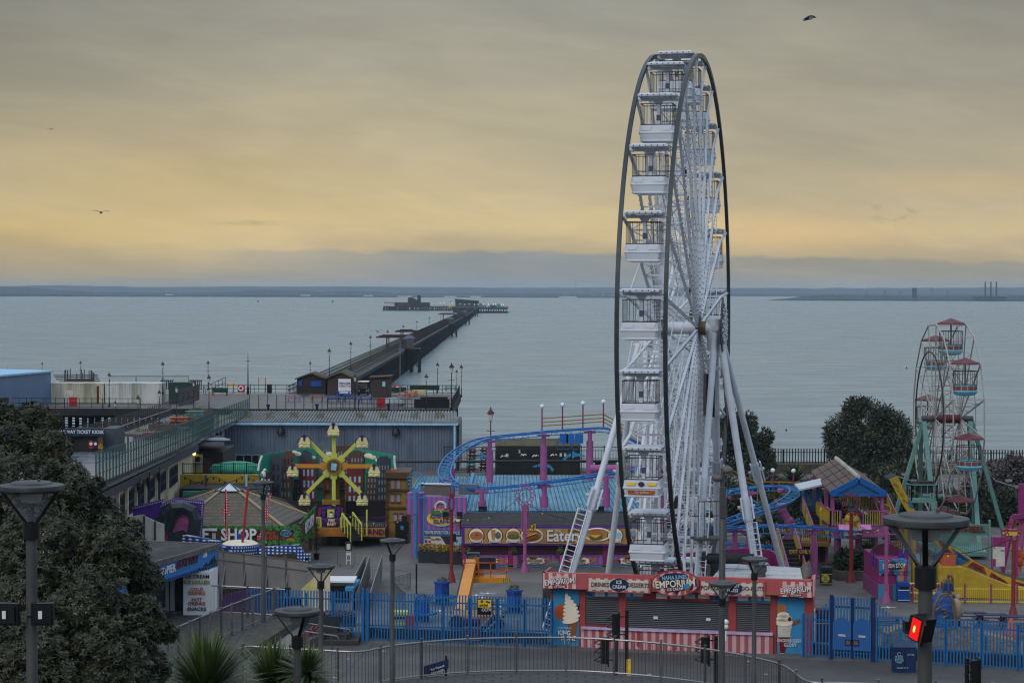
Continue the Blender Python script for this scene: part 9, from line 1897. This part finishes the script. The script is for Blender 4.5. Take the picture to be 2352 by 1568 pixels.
t=th('crow','black crow flying in the upper right of the sky','bird',P(1858,40,60)); q=P(1858,40,60); k=60/F; w3=lambda x,y,o=0.:q+V((x*k,o,-y*k)); m=MB()
m.v=[q+(v-q)*1.for v in m.v]
m.prism([w3(17.5,.5),w3(11,-3.5),w3(6,-4.5),w3(0,-3.5),w3(-6,0),w3(-14,5),w3(-8,5),w3(-14,9),w3(-6,7),w3(-1,6),w3(6,4),w3(10,1.5)],(0,.08,0)); m.prism([w3(5,-3,-.05),w3(10,0,-.05),w3(7,6,-.25),w3(2,9,-.4),w3(-3,12,-.5),w3(-1,8,-.42),w3(-6,11,-.45),w3(-3,6,-.3),w3(0,0,-.1)],(0,.03,0)); m.build('body','black',t)
for i,(x,y,d,f,rz) in enumerate(((232,488,120,.35,.3),(868,762,260,.8,.5),(841,768,330,.1,0),(850,795,250,-.4,.2),(117,297,300,.3,0))):bird('gull in flight, %s'%('over the sea at far left','wings raised left of the pier','gliding small left of the pier','wings lowered left of the near pier','a speck high at the left')[i],x,y,d,1.3 if i else.55*2,f,'gull_grey',rz=rz+PI/2)
c=P(605,1100,71); t=th('gull','grey and white gull standing on the cone lamp before the gift shop roof','bird',c); m=MB(); s=.30; b0=c+Z*.17
m.ball(b0,.1,12,8,(.9,1.,1.35)); m.ball(b0+V((.05,0,.16)),.055,10,7); m.prism([b0+V((-.05,-.03,-.05)),b0+V((-.09,-.03,-.22)),b0+V((-.03,-.03,-.2)),b0+V((.02,-.03,-.08))],(0,.06,0)); m.i=1; m.ball(b0+V((-.03,0,-.02)),.1,10,7,(.8,1.06,1.2)); m.i=2; m.prism([b0+V((.1,-.01,.17)),b0+V((.16,-.01,.145)),b0+V((.1,-.01,.14))],(0,.02,0)); [m.cyl(c+V((e,0,0)),b0+V((e,0,-.08)),.01,n=5) for e in(-.03,.03)]; m.build('body',['gull_white','gull_grey','mustard'],t,True)
fc=[(V(P(1037,1180,130)),V(P(1205,1130,137))),(V(P(1954,1175,130)),V(P(2035,1195,121.5))),(V(P(2035,1240,121.5)),V(P(2327,1235,116))),(V(P(955,1180,141)),V(P(766,1160,148))),(V(P(1205,1150,137)),V(P(1392,1172,141)))]
for i,(a,b) in enumerate(fc):
 t=th('festoon_string','sagging cable of small coloured bulbs, %s'%('over the park board','from red pole to small hooped pole','across the yellow ride','from the blue pole to the kiddie wheel','along the blue roof edge')[i],'festoon',a,'festoon strings'); pts=[a.lerp(b,k/14)-Z*(.9*4*(k/14)*(1-k/14)) for k in range(15)]; m=MB(); m.tube(pts,.02,4); m.build('cable','black',t); m=MB()
 for k,p in enumerate(pts[1:-1]):m.i=k%4; m.ball(p-Z*.12,.06,6,4)
 m.build('bulbs',['red','tile_blue','sun_yellow','leaf_green_paint'],t)
bpy.context.view_layer.update(); dg=bpy.context.evaluated_depsgraph_get()
for o in[o for o in SC.objects if o.type=='FONT']:
 me=bpy.data.meshes.new_from_object(o.evaluated_get(dg)); n=bpy.data.objects.new('tmp',me); COL.objects.link(n)
 n.parent=o.parent; n.matrix_local=o.matrix_local.copy()
 nm=o.name.split('.')[0]; bpy.data.objects.remove(o,do_unlink=True); n.name=nm
